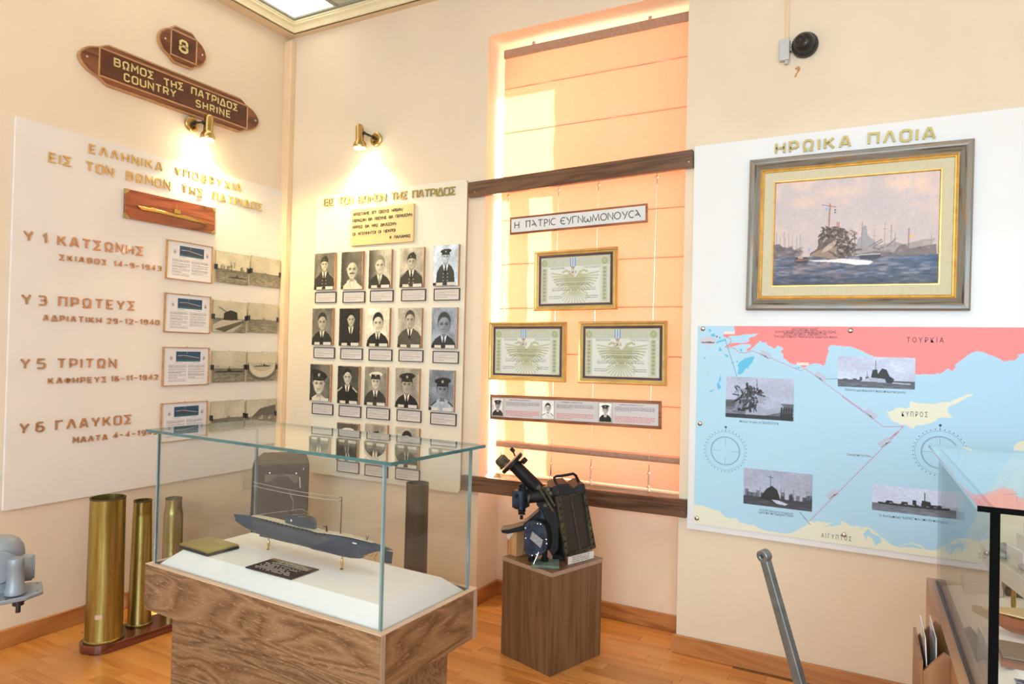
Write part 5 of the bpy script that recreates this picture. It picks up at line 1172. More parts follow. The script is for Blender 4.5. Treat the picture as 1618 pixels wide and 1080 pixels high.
# ------------------------------------------------------------------ map sheet
MX0, MZ1, MWD, MHT = -0.886, 1.760, 1.86, 1.052
t = thing('route_map', 'large printed map of the eastern Mediterranean under the painting', 'map', M=MW(MX0, MZ1-MHT, 0.0275, -0.002))
MB().box((0,0,0), (MWD,MHT,0.004)).obj('map_sheet_backing', PAPER, t)
P = Pic(MWD, MHT, 690, 390, (0.70, 0.87, 0.97))
P.put(np.clip(P.X/MWD*1.2, 0, 1), (0.66, 0.84, 0.97), 0.7)
def ma(l): return [(x-MX0, MZ1-z) for x, z in l]
RD, SD, CY = (0.965, 0.55, 0.56), (0.90, 0.92, 0.85), (0.38, 0.76, 0.93)
tur = [(-0.6978,1.7623),(-0.6999,1.7476),(-0.6926,1.7384),(-0.6983,1.7261),(-0.7490,1.7257),(-0.7517,1.7103),(-0.7396,1.7055),(-0.7287,1.6952),(-0.7247,1.7075),(-0.6980,1.7108),(-0.6685,1.7111),(-0.6451,1.7174),(-0.5786,1.7210),(-0.5928,1.7088),(-0.6244,1.6994),(-0.6212,1.6843),(-0.6327,1.6751),(-0.6619,1.6716),(-0.6973,1.6729),(-0.7327,1.6582),(-0.7147,1.6505),(-0.6852,1.6590),(-0.6559,1.6674),(-0.6151,1.6680),(-0.6120,1.6542),(-0.6321,1.6417),(-0.6349,1.6356),(-0.6203,1.6316),(-0.6061,1.6464),(-0.5862,1.6667),(-0.5750,1.6789),(-0.5665,1.6850),(-0.5589,1.6761),(-0.5378,1.6764),(-0.5319,1.6616),(-0.5149,1.6577),(-0.5006,1.6472),(-0.4895,1.6521),(-0.4840,1.6624),(-0.4672,1.6567),(-0.4559,1.6480),(-0.4585,1.6391),(-0.4679,1.6359),(-0.4639,1.6271),(-0.4554,1.6184),(-0.4551,1.6007),(-0.4383,1.5893),(-0.4243,1.5749),(-0.3995,1.5697),(-0.3722,1.5647),(-0.3693,1.5560),(-0.3504,1.5578),(-0.3398,1.5657),(-0.3185,1.5762),(-0.3025,1.5784),(-0.2839,1.5749),(-0.2705,1.5649),(-0.2602,1.5796),(-0.2580,1.6027),(-0.2480,1.6346),(-0.2510,1.6576),(-0.2381,1.6705),(-0.1939,1.6655)]
tur += [(-0.1733,1.6647),(-0.1477,1.6623),(-0.1221,1.6531),(-0.0968,1.6406),(-0.0665,1.6244),(-0.0317,1.6141),(0.0707,1.5754),(0.1211,1.5388),(0.1562,1.5417),(0.1932,1.5430),(0.2138,1.5502),(0.2184,1.5461),(0.2343,1.5579),(0.2432,1.5684),(0.2532,1.5687),(0.2569,1.5608),(0.2704,1.5656),(0.2770,1.5764),(0.2768,1.5897),(0.2968,1.6089),(0.3188,1.6307),(0.3407,1.6470),(0.3582,1.6526),(0.3801,1.6505),(0.4019,1.6379),(0.4236,1.6305),(0.4451,1.6181),(0.4601,1.6091),(0.4749,1.6147),(0.4959,1.6153),(0.5042,1.6247),(0.5104,1.6352),(0.5020,1.6401),(0.5207,1.6447),(0.5496,1.6565),(0.6109,1.6679)]
tur += [(1.1, tur[-1][1]), (1.1, 1.9), (tur[0][0], 1.9)]
P.poly(ma(tur), RD)
P.poly(ma([(0.0052,1.3656),(0.0160,1.3591),(0.0280,1.3642),(0.0447,1.3790),(0.0686,1.3843),(0.0854,1.3787),(0.0995,1.3877),(0.1024,1.4152),(0.1205,1.4091),(0.1580,1.4058),(0.1950,1.4068),(0.2270,1.4166),(0.2587,1.4200),(0.2877,1.4386),(0.3121,1.4494),(0.3209,1.4562),(0.3451,1.4627),(0.3430,1.4547),(0.3167,1.4401),(0.2858,1.4146),(0.2634,1.4053),(0.2522,1.3967),(0.2478,1.3831),(0.2548,1.3675),(0.2708,1.3499),(0.2415,1.3464),(0.2119,1.3460),(0.2052,1.3295),(0.1823,1.3171),(0.1500,1.3067),(0.1243,1.3022),(0.1184,1.2854),(0.1032,1.2925),(0.0912,1.2998),(0.0553,1.3110),(0.0311,1.3148),(0.0163,1.3359)]), SD)
eg = [(-0.8884,0.8088),(-0.8407,0.8094),(-0.8002,0.7996),(-0.7468,0.7876),(-0.7267,0.7654),(-0.6939,0.7598),(-0.6649,0.7671),(-0.6549,0.7485),(-0.6100,0.7434),(-0.5720,0.7402),(-0.5279,0.7222),(-0.4601,0.7236),(-0.4116,0.7242),(-0.3760,0.7453),(-0.3350,0.7767),(-0.3206,0.7977),(-0.3060,0.7998),(-0.3000,0.7930),(-0.2828,0.8080),(-0.2711,0.8045),(-0.2365,0.8018),(-0.2110,0.8128),(-0.2307,0.7944),(-0.2535,0.7850),(-0.2191,0.7879),(-0.1740,0.8042),(-0.1844,0.8215),(-0.1629,0.8163),(-0.1235,0.7971),(-0.0958,0.7948),(-0.0686,0.8079)]
eg += [(-0.1417,0.8038),(-0.1083,0.7949),(-0.0863,0.8023),(-0.0645,0.8085),(-0.0426,0.7993),(-0.0098,0.7706),(0.0118,0.7587),(0.0388,0.7356),(0.0599,0.7358),(0.1170,0.7613),(0.1582,0.7540),(0.1737,0.7386),(0.1991,0.7397),(0.2391,0.7460),(0.2637,0.7673),(0.2979,0.7900),(0.3269,0.8174),(0.3457,0.8605),(0.3642,0.9264),(0.3828,0.9747),(0.4107,1.0238),(0.4336,1.0834),(0.4518,1.1365),(0.4793,1.1789),(0.4973,1.2201),(0.4970,1.2426),(0.5152,1.2611),(0.5380,1.2697),(0.6188,1.2807)]
eg += [(1.1, eg[-1][1]), (1.1, 0.6), (-1.0, 0.6)]
P.poly(ma(eg), SD)
for lk in ([(-0.0804,0.7755),(-0.0616,0.7997),(-0.0450,0.7807),(-0.0097,0.7676),(-0.0067,0.7438),(-0.0307,0.7249),(-0.0447,0.7563)], [(0.0573,0.7324),(0.1196,0.7582),(0.1737,0.7386),(0.1482,0.7388),(0.1173,0.7387)], [(0.2736,0.7717),(0.2980,0.7842),(0.3173,0.8045),(0.3466,0.7858),(0.3275,0.7656),(0.3011,0.7354),(0.2738,0.7514)], [(-0.0817,0.7692),(-0.0661,0.7899),(-0.0654,0.7410)]): P.poly(ma(lk), (0.67, 0.85, 0.96))
for isl in ([(-0.5967,1.6062),(-0.5948,1.5971),(-0.6075,1.5666),(-0.6218,1.5541),(-0.6216,1.5420),(-0.6361,1.5415),(-0.6502,1.5168),(-0.6677,1.5070),(-0.6766,1.5128),(-0.6713,1.5465),(-0.6786,1.5554),(-0.6660,1.5740),(-0.6429,1.5929)], [(-0.7394,1.6920),(-0.7380,1.6827),(-0.7751,1.6730),(-0.7962,1.6634),(-0.8051,1.6521),(-0.8023,1.6664),(-0.7753,1.6823),(-0.7573,1.6887)], [(-0.7587,1.5098),(-0.7627,1.4943),(-0.7563,1.4760),(-0.7711,1.4631),(-0.7573,1.4359),(-0.7734,1.4229),(-0.7812,1.4534),(-0.7712,1.4692),(-0.7658,1.5003)], [(-0.8185,1.7128),(-0.7991,1.7223),(-0.7908,1.7006),(-0.8059,1.6961)], [(-0.8326,1.7469),(-0.8203,1.7420),(-0.8127,1.7315),(-0.8237,1.7295)], [(-0.7457,1.6131),(-0.7288,1.6091),(-0.7226,1.5970),(-0.7376,1.5985)], [(-0.7084,1.5698),(-0.6924,1.5715),(-0.6941,1.5665),(-0.7071,1.5649)], [(-0.8176,1.4164),(-0.7934,1.4250),(-0.8005,1.4154),(-0.8126,1.4086)], [(-0.6684,1.6410),(-0.6555,1.6431),(-0.6552,1.6260),(-0.6658,1.6289)]): P.poly(ma(isl), CY)
for x, z, r in (((-0.7671,1.6342)+(0.008,)), ((-0.7714,1.6990)+(0.006,)), ((-0.8480,1.5908)+(0.005,)), ((-0.6795,1.5749)+(0.005,)), ((-0.3828,1.5526)+(0.005,)), ((-0.3954,1.5522)+(0.004,)), ((-0.7686,1.6471)+(0.004,)), ((-0.8249,1.5056)+(0.003,))): P.ell(x-MX0, MZ1-z, r, r, CY)
P.ell(*ma([(-0.7860,1.7038)])[0], 0.005, 0.005, (0.9,0.1,0.15))
PK = (0.78, 0.45, 0.62)
r1 = [(-0.6058,1.6331),(-0.5167,1.5991),(-0.3717,1.5372),(-0.3557,1.5523),(-0.2640,1.4844),(-0.0774,1.3465)]; r2_ = [(-0.1849,1.4223),(-0.0049,1.2874),(0.0746,1.2948)]; r3 = [(0.0746,1.2931),(-0.0158,1.1951)]+[(0.0603,1.2718),(-0.1780,0.9749)]+[(-0.3177,0.8013)]
for rr_ in (r1, r2_, r3): P.line(ma(rr_), 0.0026, PK)
P.line(ma([(-0.7416,1.6501),(-0.6968,1.6447),(-0.6698,1.6227),(-0.6434,1.6202),(-0.6058,1.6331)]), 0.0028, (0.75,0.5,0.65)); P.line(ma([(-0.7487,1.7073),(-0.7125,1.6923),(-0.7150,1.6689),(-0.7416,1.6501)]), 0.0028, (0.8,0.4,0.5)); P.line(ma([(-0.7423,1.6888),(-0.6793,1.4986)]), 0.0026, (0.35,0.5,0.7)); P.line(ma([(-0.2590,1.5031),(-0.2058,1.5052)]), 0.0026, (0.4,0.5,0.7)); P.line(ma([(-0.3626,0.8367),(-0.3145,0.7827)]), 0.0026, (0.3,0.3,0.6))
P.line(ma([(0.4601,1.0251),(0.5223,1.0342)]), 0.003, (0.45,0.62,0.78)); P.line(ma([(0.5084,1.0494),(0.5136,0.9910)]), 0.003, (0.45,0.62,0.78))
P.obj('map_print', PRINT, t, TR(MWD/2, MHT/2, 0.0043))
om = (MX0, MZ1-MHT)
def mt(txt, p, size, q=None, mat=INK, **kw):
    a = P_(p, om); r = 0
    if q: b = P_(q, om); r = math.atan2(b[1]-a[1], b[0]-a[0]); kw['width'] = math.hypot(b[0]-a[0], b[1]-a[1])
    typeset(t, txt, a[0], a[1], size*1.2, mat, 0.0048, r, **{**kw, 'bold': 0.0})
mt('Τ Ο Υ Ρ Κ Ι Α', (0.0826,1.6882), 0.027, (0.2289,1.6887), bold=0.0006); mt('Κ Υ Π Ρ Ο Σ', (0.0668,1.3419), 0.027, (0.1713,1.3450), bold=0.0006); mt('Α Ι Γ Υ Π Τ Ο Σ', (-0.2653,0.7285), 0.025, (-0.1325,0.7296), bold=0.0006)
STB = plain('steel_blue_ink', (0.20,0.36,0.50), 0.6)
mt('Ι Σ Ρ Α Η Λ', (0.3681,0.8006), 0.025, (0.4149,0.8692), STB); mt('Λ Ι Β Α Ν Ο Σ', (0.4658,1.0530), 0.025, (0.5129,1.1399), STB); mt('Σ Ο Υ Ε Ζ', (0.3894,0.7381), 0.028, (0.4703,0.7371))
mt('ΑΝΤΙΤΟΡΠΙΛΙΚΟ "ΑΔΡΙΑΣ"', (-0.4177,1.7371), 0.016, (-0.2955,1.7379)); mt('22/10/1943: ΠΡΟΣΚΡΟΥΣΗ ΣΕ ΝΑΡΚΗ ΚΑΙ ΑΠΟΚΟΠΗ ΠΛΩΡΗΣ.', (-0.4975,1.7259), 0.015, (-0.2145,1.7258)); mt('ΔΙΑΣΩΣΗ ΟΚΤΩΒΡΙΟΣ - ΔΕΚΕΜΒΡΙΟΣ 1943.', (-0.4571,1.7150), 0.015, (-0.2571,1.7151)); mt('Πλους μέχρι του πρώτου σταθμού και μόνες εφαρμοσμένες πορείες.', (-0.5016,1.7032), 0.014, (-0.2100,1.7030))
mt('Επισκευές στις ακτές του ΓΚΙΟΥΜΟΥΣΛΟΥΚ.', (-0.6631,1.2622), 0.0135, (-0.4704,1.2625)); mt('Ταξιδεύοντας χωρίς πλώρη μετά τις πρώτες επισκευαστικές εργασίες', (-0.1751,1.4495), 0.0135, (0.0820,1.4486)); mt('06/12/1943. Προσέγγιση στο λιμάνι του', (-0.5558,0.8192), 0.0135, (-0.3952,0.8196)); mt('λιμένος πριν από συμμαχικούς στόλους', (-0.5594,0.8069), 0.0135, (-0.3920,0.8085)); mt('Το Αντιτορπιλικό "ΑΔΡΙΑΣ" πριν από την πρόσκρουσή του', (-0.0192,0.8635), 0.0135, (0.2895,0.8712)); mt('Συνολική απόσταση 700ν.μ.', (-0.1578,1.1383), 0.013, (-0.0519,1.1383))
for a, b in (((-0.7503,1.7319), (-0.6940,1.7170)), ((-0.3926,1.5799), (-0.3360,1.5664)), ((0.0567,1.3138), (0.1077,1.3037)), ((-0.3145,0.7808), (-0.2608,0.7732))):
    a = P_(a, om); b = P_(b, om); MB().box((a[0],b[1],0.0046), (b[0],a[1],0.0052)).obj('place_label', PAPER, t)
# compass roses
for c, k in (((-0.7299,1.1078), 1), ((0.2225,1.1869), 1)):
    cx, cy = P_(c, om); m_ = MB()
    for R, tw_ in ((0.0985, 0.0009), (0.0735, 0.0016), (0.070, 0.0008)):
        vs = []; n = 56
        for i in range(n): a = 2*math.pi*i/n; vs += [(cx+(R-tw_/2)*math.cos(a), cy+(R-tw_/2)*math.sin(a), 0.005), (cx+(R+tw_/2)*math.cos(a), cy+(R+tw_/2)*math.sin(a), 0.005)]
        m_.add(vs, [(2*i, (2*i+1), (2*((i+1) % n)+1), 2*((i+1) % n)) for i in range(n)])
    for i in range(36):
        a = i*math.pi/18; T = TR(cx, cy, 0, a); m_.box((0.104,-0.0016,0.0048), (0.109,0.0016,0.005), 0, T)
    for i in range(24): m_.box((0.066,-0.0004,0.0048), (0.070,0.0004,0.005), 0, TR(cx, cy, 0, i*math.pi/12))
    for i in range(4): m_.box((0.027,-0.0005,0.0048), (0.066,0.0005,0.005), 0, TR(cx, cy, 0, i*math.pi/2))
    m_.box((cx-0.0005,cy+0.10,0.0048), (cx+0.0005,cy+0.12,0.005)); m_.prism([(cx+0.006*math.cos(j*math.pi/4), cy+0.124+0.006*math.sin(j*math.pi/4)) for j in range(8)], 0.0048, 0.0054)
    m_.obj('compass_rose', NAVI, t)
# photographs printed on the map
def mphoto(a, b, kind, seed, **kw):
    a = P_(a, om); b = P_(b, om); w, h = b[0]-a[0], a[1]-b[1]
    seascape(w, h, int(w*520), int(h*520), kind, seed, BLU, **kw).obj('photo_print', PRINT, t, TR((a[0]+b[0])/2, (a[1]+b[1])/2, 0.0052))
mphoto((-0.7327,1.4966), (-0.4018,1.2850), 'wreck', 61, sky=0.78, hor=0.60, sea=0.5); mphoto((-0.2045,1.6161), (0.1197,1.4690), 'bowless', 62, sky=0.86, hor=0.76, sea=0.42); mphoto((-0.6337,1.0300), (-0.3085,0.8470), 'paintbw', 63, sky=0.74, hor=0.76, sea=0.30); mphoto((-0.0473,1.0126), (0.3206,0.8917), 'dest', 64, sky=0.90, hor=0.70, sea=0.52)
P = Pic(0.085, 0.048, 40, 24, (0.70,0.87,0.97)); P.ell(0.0425, 0.024, 0.042, 0.023, (0.80,0.80,0.86)); P.poly(destroyer_poly(0.008, 0.032, 0.07), (0.2,0.2,0.3)); a = P_((-0.8319,1.6796), om); P.obj('photo_print', PRINT, t, TR(a[0], a[1], 0.005))
for p, r in (((-0.5413,1.6153), -0.5), ((-0.2829,1.5125), -0.68), ((-0.0599,1.3432), -0.70), ((0.0000,1.2125), 0.72), ((-0.2187,0.9433), 0.72)):
    P = Pic(0.055, 0.030, 26, 16, (0.74,0.78,0.88)); P.poly(destroyer_poly(0.004, 0.024, 0.047), (0.10,0.10,0.16)); a = P_(p, om); P.obj('ship_marker', PRINT, t, TR(a[0], a[1], 0.0056, r))
for p in ((-0.8591,1.7449), (-0.1539,1.7406), (-0.8646,1.2407), (-0.8699,0.7380), (-0.1648,0.7552), (0.4185,0.7656), (0.5586,1.5114)):
    a = P_(p, om); MB().lathe([(0.0125,0.004),(0.0125,0.006),(0.009,0.010),(0.003,0.0115)], 16, TR(a[0], a[1])).obj('dome_stud', CHROME, t, smooth=True)

# ------------------------------------------------------------------ caption strip with three small portraits
so = (-2.160, 1.176)
t = thing('caption_strip', 'long wood framed strip with three small officer portraits hanging on wires', 'sign', M=MW(so[0], so[1], 0.012, 0.0155))
MB().box((0,0,0), (1.086,0.154,0.012)).obj('backing_board', MATS['sign_wood'], t, bevel=0.0015)
MB().box((0.014,0.018,0.012), (1.070,0.136,0.0132)).obj('grey_card', plain('grey_lilac_card', (0.62,0.60,0.62), 0.4, coat=0.2), t)
for k, (x, kk) in enumerate(((0.018, dict(seed=71,bg=0.85,cy=0.34,r=0.19,cap='peaked',suit=0.2,skin=0.72,moust=1,tint='n')), (0.362, dict(seed=72,bg=0.95,cy=0.36,r=0.19,suit=0.92,shirt=0,skin=0.86,moust=1,hair=0.1,tint='n',epaul=0.2)), (0.723, dict(seed=73,bg=0.92,cy=0.33,r=0.20,cap='peaked',suit=0.1,skin=0.80,tint='n')))):
    MB().box((x-0.004,0.019,0.0132), (x+0.082,0.135,0.0138)).obj('photo_border', plain('olive_card', (0.40,0.40,0.30), 0.5) if 'olive_card' not in MATS else MATS['olive_card'], t)
    portrait_pic(0.078, 0.110, 44, 60, kk).obj('photo_print', PRINT, t, TR(x+0.039, 0.077, 0.0141))
    P = Pic(0.245, 0.112, 110, 52, (0.815,0.805,0.815)); P.textblock(0.03, 0.006, 0.17, 0.014, 1, (0.25,0.25,0.35), 0.7, k); P.textblock(0.004, 0.018, 0.235, 0.050, 4, (0.30,0.30,0.42), 0.7, k+5); P.textblock(0.004, 0.074, 0.235, 0.108, 4, (0.85,0.30,0.30), 0.7, k+8)
    P.obj('caption_text', PRINT, t, TR(x+0.092+0.1225, 0.077, 0.0136))

# ------------------------------------------------------------------ cctv camera, junction box, conduit, socket
cam_x, cam_z = -0.380, 3.178
t = thing('security_camera', 'black dome security camera on the right wall', 'camera', M=MW(cam_x, cam_z))
MB().lathe([(0.060,0),(0.062,0.012),(0.060,0.030),(0.055,0.036)], 32).obj('base_ring', BLACKP, t, smooth=True)
gr = MB()
for k in range(32): a = k*math.pi/16; gr.cyl((0.061*math.cos(a),0.061*math.sin(a),0.004), (0.061*math.cos(a),0.061*math.sin(a),0.030), 0.0025, n=5)
gr.obj('grip_ribs', BLACKP, t)
Tq = Matrix.Translation((0,0,0.032)) @ Matrix.Rotation(-0.35, 4, 'Y') @ Matrix.Rotation(-0.10, 4, 'X')
MB().lathe([(0.052,-0.006),(0.052,0.012),(0.047,0.030),(0.036,0.042),(0.030,0.045)], 28, Tq).obj('eyeball', BLACKP, t, smooth=True)
MB().lathe([(0.030,0.045),(0.028,0.047),(0.020,0.046),(0.016,0.041),(0.001,0.040)], 24, Tq, 0, (False, False)).obj('lens', plain('camera_lens', (0.008,0.006,0.010), 0.08, coat=1.0), t, smooth=True)
MB().lathe([(0.009,0.0405),(0.008,0.044),(0.001,0.046)], 16, Tq).obj('inner_lens', plain('inner_lens', (0.03,0.02,0.05), 0.05, coat=1.0), t, smooth=True)
bx, bz = -0.4755, 3.168
t = thing('junction_box', 'small grey junction box beside the security camera', 'junction box', M=MW(bx, bz))
MB().box((-0.025,-0.055,0), (0.025,0.055,0.034)).obj('box', GREYBOX, t, bevel=0.007, seg=2)
MB().cyl((0.010,-0.052,0.016), (0.010,-0.072,0.016), 0.010, n=12).obj('cable_gland', GREYBOX, t)
MB().tube([(0.024,-0.010,0.017),(0.028,-0.012,0.018),(0.033,-0.010,0.017)], 0.004, 8).obj('cable', BLACKP, t)
o = tag(MB().box((-0.008,0,0.0005), (0.008,0.685,0.012)).obj('cable_conduit', TRUNK, None, M=MW(-0.466, 3.226)), 'painted vertical cable conduit from the ceiling to the junction box', 'conduit')
hp = [( -0.425,3.075),(-0.410,3.082),(-0.401,3.072),(-0.405,3.058),(-0.414,3.047),(-0.421,3.030),(-0.430,3.028),(-0.424,3.042),(-0.415,3.055),(-0.417,3.066),(-0.426,3.068)]
tag(MB().prism([(x+0.41,z-3.05) for x, z in hp], -0.002, 0.0012).obj('plaster_patch', BLOCKW, None, M=MW(-0.41, 3.05, 0.0012)), 'small chipped orange patch in the plaster below the security camera', 'patch')
sx_, sz_ = 3.452, 0.632
t = thing('wall_socket', 'ivory wall socket near the corner seen through the display case', 'socket', M=ML(sx_, sz_))
MB().box((-0.043,-0.060,0), (0.043,0.060,0.010)).obj('plate', SOCKETM, t, bevel=0.003)
MB().lathe([(0.024,0.010),(0.022,0.013),(0.020,0.013),(0.019,0.006),(0.001,0.006)], 20, None, 0, (False,False)).obj('socket_well', SOCKETM, t, smooth=True)
for s in (-1, 1): MB().cyl((s*0.009,0,0.005), (s*0.009,0,0.0075), 0.003, n=8).obj('pin_hole', BLACKP, t)

# ------------------------------------------------------------------ pedestal and the optical instrument
pz = 0.512
t = thing('pedestal', 'square oak laminate pedestal carrying the black optical instrument', 'pedestal', loc=(-1.542, 3.354, 0), rz=math.radians(-18))
w2, d2 = 0.178, 0.195
MB().box((-w2,-d2,0), (w2,-d2+0.018,pz-0.022)).obj('front_panel', OAKV, t); MB().box((w2-0.018,-d2+0.018,0), (w2,d2,pz-0.022)).obj('side_panel', OAKV, t)
MB().box((-w2,-d2+0.018,0), (-w2+0.018,d2,pz-0.022)).obj('side_panel', OAKV, t); MB().box((-w2+0.018,d2-0.018,0), (w2-0.018,d2,pz-0.022)).obj('back_panel', OAKV, t)
MB().box((-w2-0.003,-d2-0.003,pz-0.022), (w2+0.003,d2+0.003,pz-0.0015)).obj('top_edging', EDGEW, t, bevel=0.001, label='grey brown edging strip'); MB().box((-w2-0.002,-d2-0.002,pz-0.0015), (w2+0.002,d2+0.002,pz)).obj('top_board', OAKV, t)
for x, z in ((-w2+0.012,0.06),(-w2+0.012,0.42),(w2-0.012,0.03),(w2-0.012,0.07),(w2-0.012,0.40),(w2-0.012,0.34),(0.05,0.45)): MB().cyl((x,-d2-0.0008,z), (x,-d2+0.001,z), 0.004, n=8).obj('screw_cap', MAHOG, t)

wb_ = thing('wood_block', 'short blond wooden block under the left arm of the instrument', 'block', loc=(-1.742, 3.262, pz), rz=math.radians(-19))
MB().box((-0.036,0,0), (0.036,0.125,0.145)).obj('block', PINE, wb_, bevel=0.002)
MB().prism([(-0.036,0.146),(-0.036,0.085),(-0.022,0.078),(-0.008,0.098),(0.014,0.118),(0.032,0.146)], 0, 0.001, 0, Matrix.Translation((0,-0.0002,0)) @ Matrix.Rotation(math.radians(90), 4, 'X')).obj('torn_paper', PAPER, wb_, label='torn white paper')

ins = thing('optical_instrument', 'black naval optical instrument with handle and eyepiece on the oak pedestal', 'instrument', loc=(-1.54, 3.30, pz), rz=math.radians(24.65))
def loft(A, B, ya, yb, mi=0):
    """side profile polygons A (front, y=ya) and B (back, y=yb), both (x, z)"""
    n = len(A); mb = MB(); vs = [(x, ya, z) for x, z in A]+[(x, yb, z) for x, z in B]
    fs = [tuple(range(n)), tuple(range(2*n-1, n-1, -1))]+[(i, n+i, n+(i+1) % n, (i+1) % n) for i in range(n)]
    return mb.add(vs, fs, mi)
def sh(A, dx, dz=0, k=1.0):
    cx = sum(p[0] for p in A)/len(A); cz = sum(p[1] for p in A)/len(A)
    return [(cx+(x-cx)*k+dx, cz+(z-cz)*k+dz) for x, z in A]
Fq = [(0.0326,0.3479),(0.1836,0.3771),(0.2512,0.0503),(0.0907,0.0165)]     # the big window frame
Fq = Fq[::-1]
def fixn(o):
    bm = bmesh.new(); bm.from_mesh(o.data); bmesh.ops.recalc_face_normals(bm, faces=bm.faces); bm.to_mesh(o.data); bm.free(); return o
def yF(u, off=0.0): return -0.050+(u-0.0875)*0.80+off
PN = Vector((-0.625, 0.78, 0))       # into the case, away from its window
def quadloft(A, offA, B, offB):
    va = [Vector((x, yF(x), z))+PN*offA for x, z in A]; vb = [Vector((x, yF(x), z))+PN*offB for x, z in B]
    mb = MB(); mb.add([tuple(v) for v in va+vb], [(0,1,2,3), (7,6,5,4)]+[(i, 4+i, 4+(i+1) % 4, (i+1) % 4) for i in range(4)]); return mb
def lerp(a, b, t_): return (a[0]+(b[0]-a[0])*t_, a[1]+(b[1]-a[1])*t_)
fixn(quadloft(sh(Fq,0,0,0.985), 0.012, sh(Fq,0,0.012,0.95), 0.13).obj('case_body', DARKM, ins, bevel=0.003))
cxF = sum(p[0] for p in Fq)/4; czF = sum(p[1] for p in Fq)/4
Fi = [(cxF+(x-cxF)*0.76, czF+(z-czF)*0.885) for x, z in Fq]
fl = MB(); V3 = lambda p, o: tuple(Vector((p[0], yF(p[0]), p[1]))+PN*o)
vs = [V3(p, 0) for p in Fq]+[V3(p, 0) for p in Fi]+[V3(p, 0.014) for p in Fq]+[V3(p, 0.030) for p in Fi]
fs = [(i, (i+1) % 4, 4+(i+1) % 4, 4+i) for i in range(4)]+[(i, 8+i, 8+(i+1) % 4, (i+1) % 4) for i in range(4)]+[(4+i, 4+(i+1) % 4, 12+(i+1) % 4, 12+i) for i in range(4)]
fixn(fl.add(vs, fs).obj('window_flange', OLIVEM, ins))
for i in range(4):
    a, b_ = Fq[i], Fq[(i+1) % 4]; ai, bi = Fi[i], Fi[(i+1) % 4]; n_ = 9 if math.dist(a, b_) > 0.2 else 4
    for k in range(n_):
        p = lerp(lerp(a, ai, 0.5), lerp(b_, bi, 0.5), (k+0.5)/n_); MB().cyl(V3(p, -0.004), V3(p, 0.002), 0.0042, n=8).obj('bolt', DARKM, ins)
tp = sorted(Fi, key=lambda p: -p[1])[:2]; bt = sorted(Fi, key=lambda p: p[1])[:2]
tm = lerp(sorted(tp)[0], sorted(tp)[1], 0.46); bmid = lerp(sorted(bt)[0], sorted(bt)[1], 0.55)
fixn(quadloft(sh(Fi,0,0,1.0), 0.0105, sh(Fi,0,0,1.0), 0.0119).obj('shutter_plate', plain('shutter_dark', (0.030,0.027,0.027), 0.5, var=0.2), ins))
MB().cyl(V3(tm, 0.009), V3(bmid, 0.009), 0.005, n=6).obj('centre_rib', OLIVEM, ins)
# housing with bolted cover
Hq = [(-0.1267,0.1998),(-0.1102,0.2194),(-0.0765,0.2288),(-0.0425,0.2247),(-0.0202,0.2006),(-0.0106,0.1639),(-0.0061,0.1168),(-0.0134,0.0794),(-0.0387,0.0601),(-0.0858,0.0473),(-0.1118,0.0550),(-0.1234,0.0849)]
fixn(loft(Hq, sh(Hq,0.065,-0.005,0.96), -0.115, 0.03).obj('gear_housing', DARKM, ins, bevel=0.004))
fixn(loft(sh(Hq,0,0,1.02), sh(Hq,0,0,1.02), -0.124, -0.114).obj('cover_plate', DARKG, ins, bevel=0.003))
n_ = len(Hq)
for i in range(n_):
    for q_ in (0.0, 0.5):
        p = lerp(Hq[i], Hq[(i+1) % n_], q_); c0 = (sum(p_[0] for p_ in Hq)/n_, sum(p_[1] for p_ in Hq)/n_); p = lerp(p, c0, 0.10)
        MB().cyl((p[0],-0.128,p[1]), (p[0],-0.122,p[1]), 0.0036, n=6).obj('bolt', CHROME if (i+int(q_*2)) % 3 == 0 else OLIVEM, ins)
fixn(loft([(-0.0854,0.1757),(-0.0302,0.1347),(-0.0415,0.0951),(-0.0968,0.1401)], [(-0.0854,0.1757),(-0.0302,0.1347),(-0.0415,0.0951),(-0.0968,0.1401)], -0.1265, -0.1235).obj('data_plate', plain('etched_plate', (0.28,0.30,0.30), 0.35, 0.6, var=0.4, nscale=150), ins))
# centre casting joining the parts
Cq = [(-0.0712,0.2967),(-0.0662,0.3713),(-0.0260,0.3931),(0.0148,0.3878),(0.0432,0.3280),(0.0537,0.2204),(0.0490,0.0719),(0.0229,0.0304),(-0.0050,0.0696),(-0.0115,0.2044),(-0.0435,0.2707)]
fixn(loft(Cq, sh(Cq,0.02,0,0.95), -0.06, 0.07).obj('centre_casting', DARKM, ins, bevel=0.005))
Nk = [(-0.1369,0.1994),(-0.0632,0.2429),(-0.0542,0.2939),(-0.0232,0.2715),(-0.0081,0.2045),(-0.0763,0.2234),(-0.1099,0.2072)]
fixn(loft(Nk, Nk, -0.05, 0.03).obj('web_casting', DARKG, ins, bevel=0.003))
for a, b_, r in (((-0.0564,0.3886), (0.0174,0.2730), 0.007), ((-0.0362,0.3961), (0.0269,0.3004), 0.005)): MB().cyl((a[0],-0.085,a[1]), (b_[0],-0.085,b_[1]), r, n=8).obj('linkage_rod', OLIVEM, ins)
for q_ in [(-0.0598,0.3884),(-0.0348,0.3319),(0.0018,0.3603),(-0.0122,0.3800),(0.0355,0.3683),(-0.0238,0.2985)]: MB().lathe([(0.013,0),(0.013,0.006),(0.009,0.010),(0.001,0.010)], 10, Matrix.Translation((q_[0],-0.062,q_[1])) @ Matrix.Rotation(math.radians(90), 4, 'X')).obj('fitting', OLIVEM, ins)
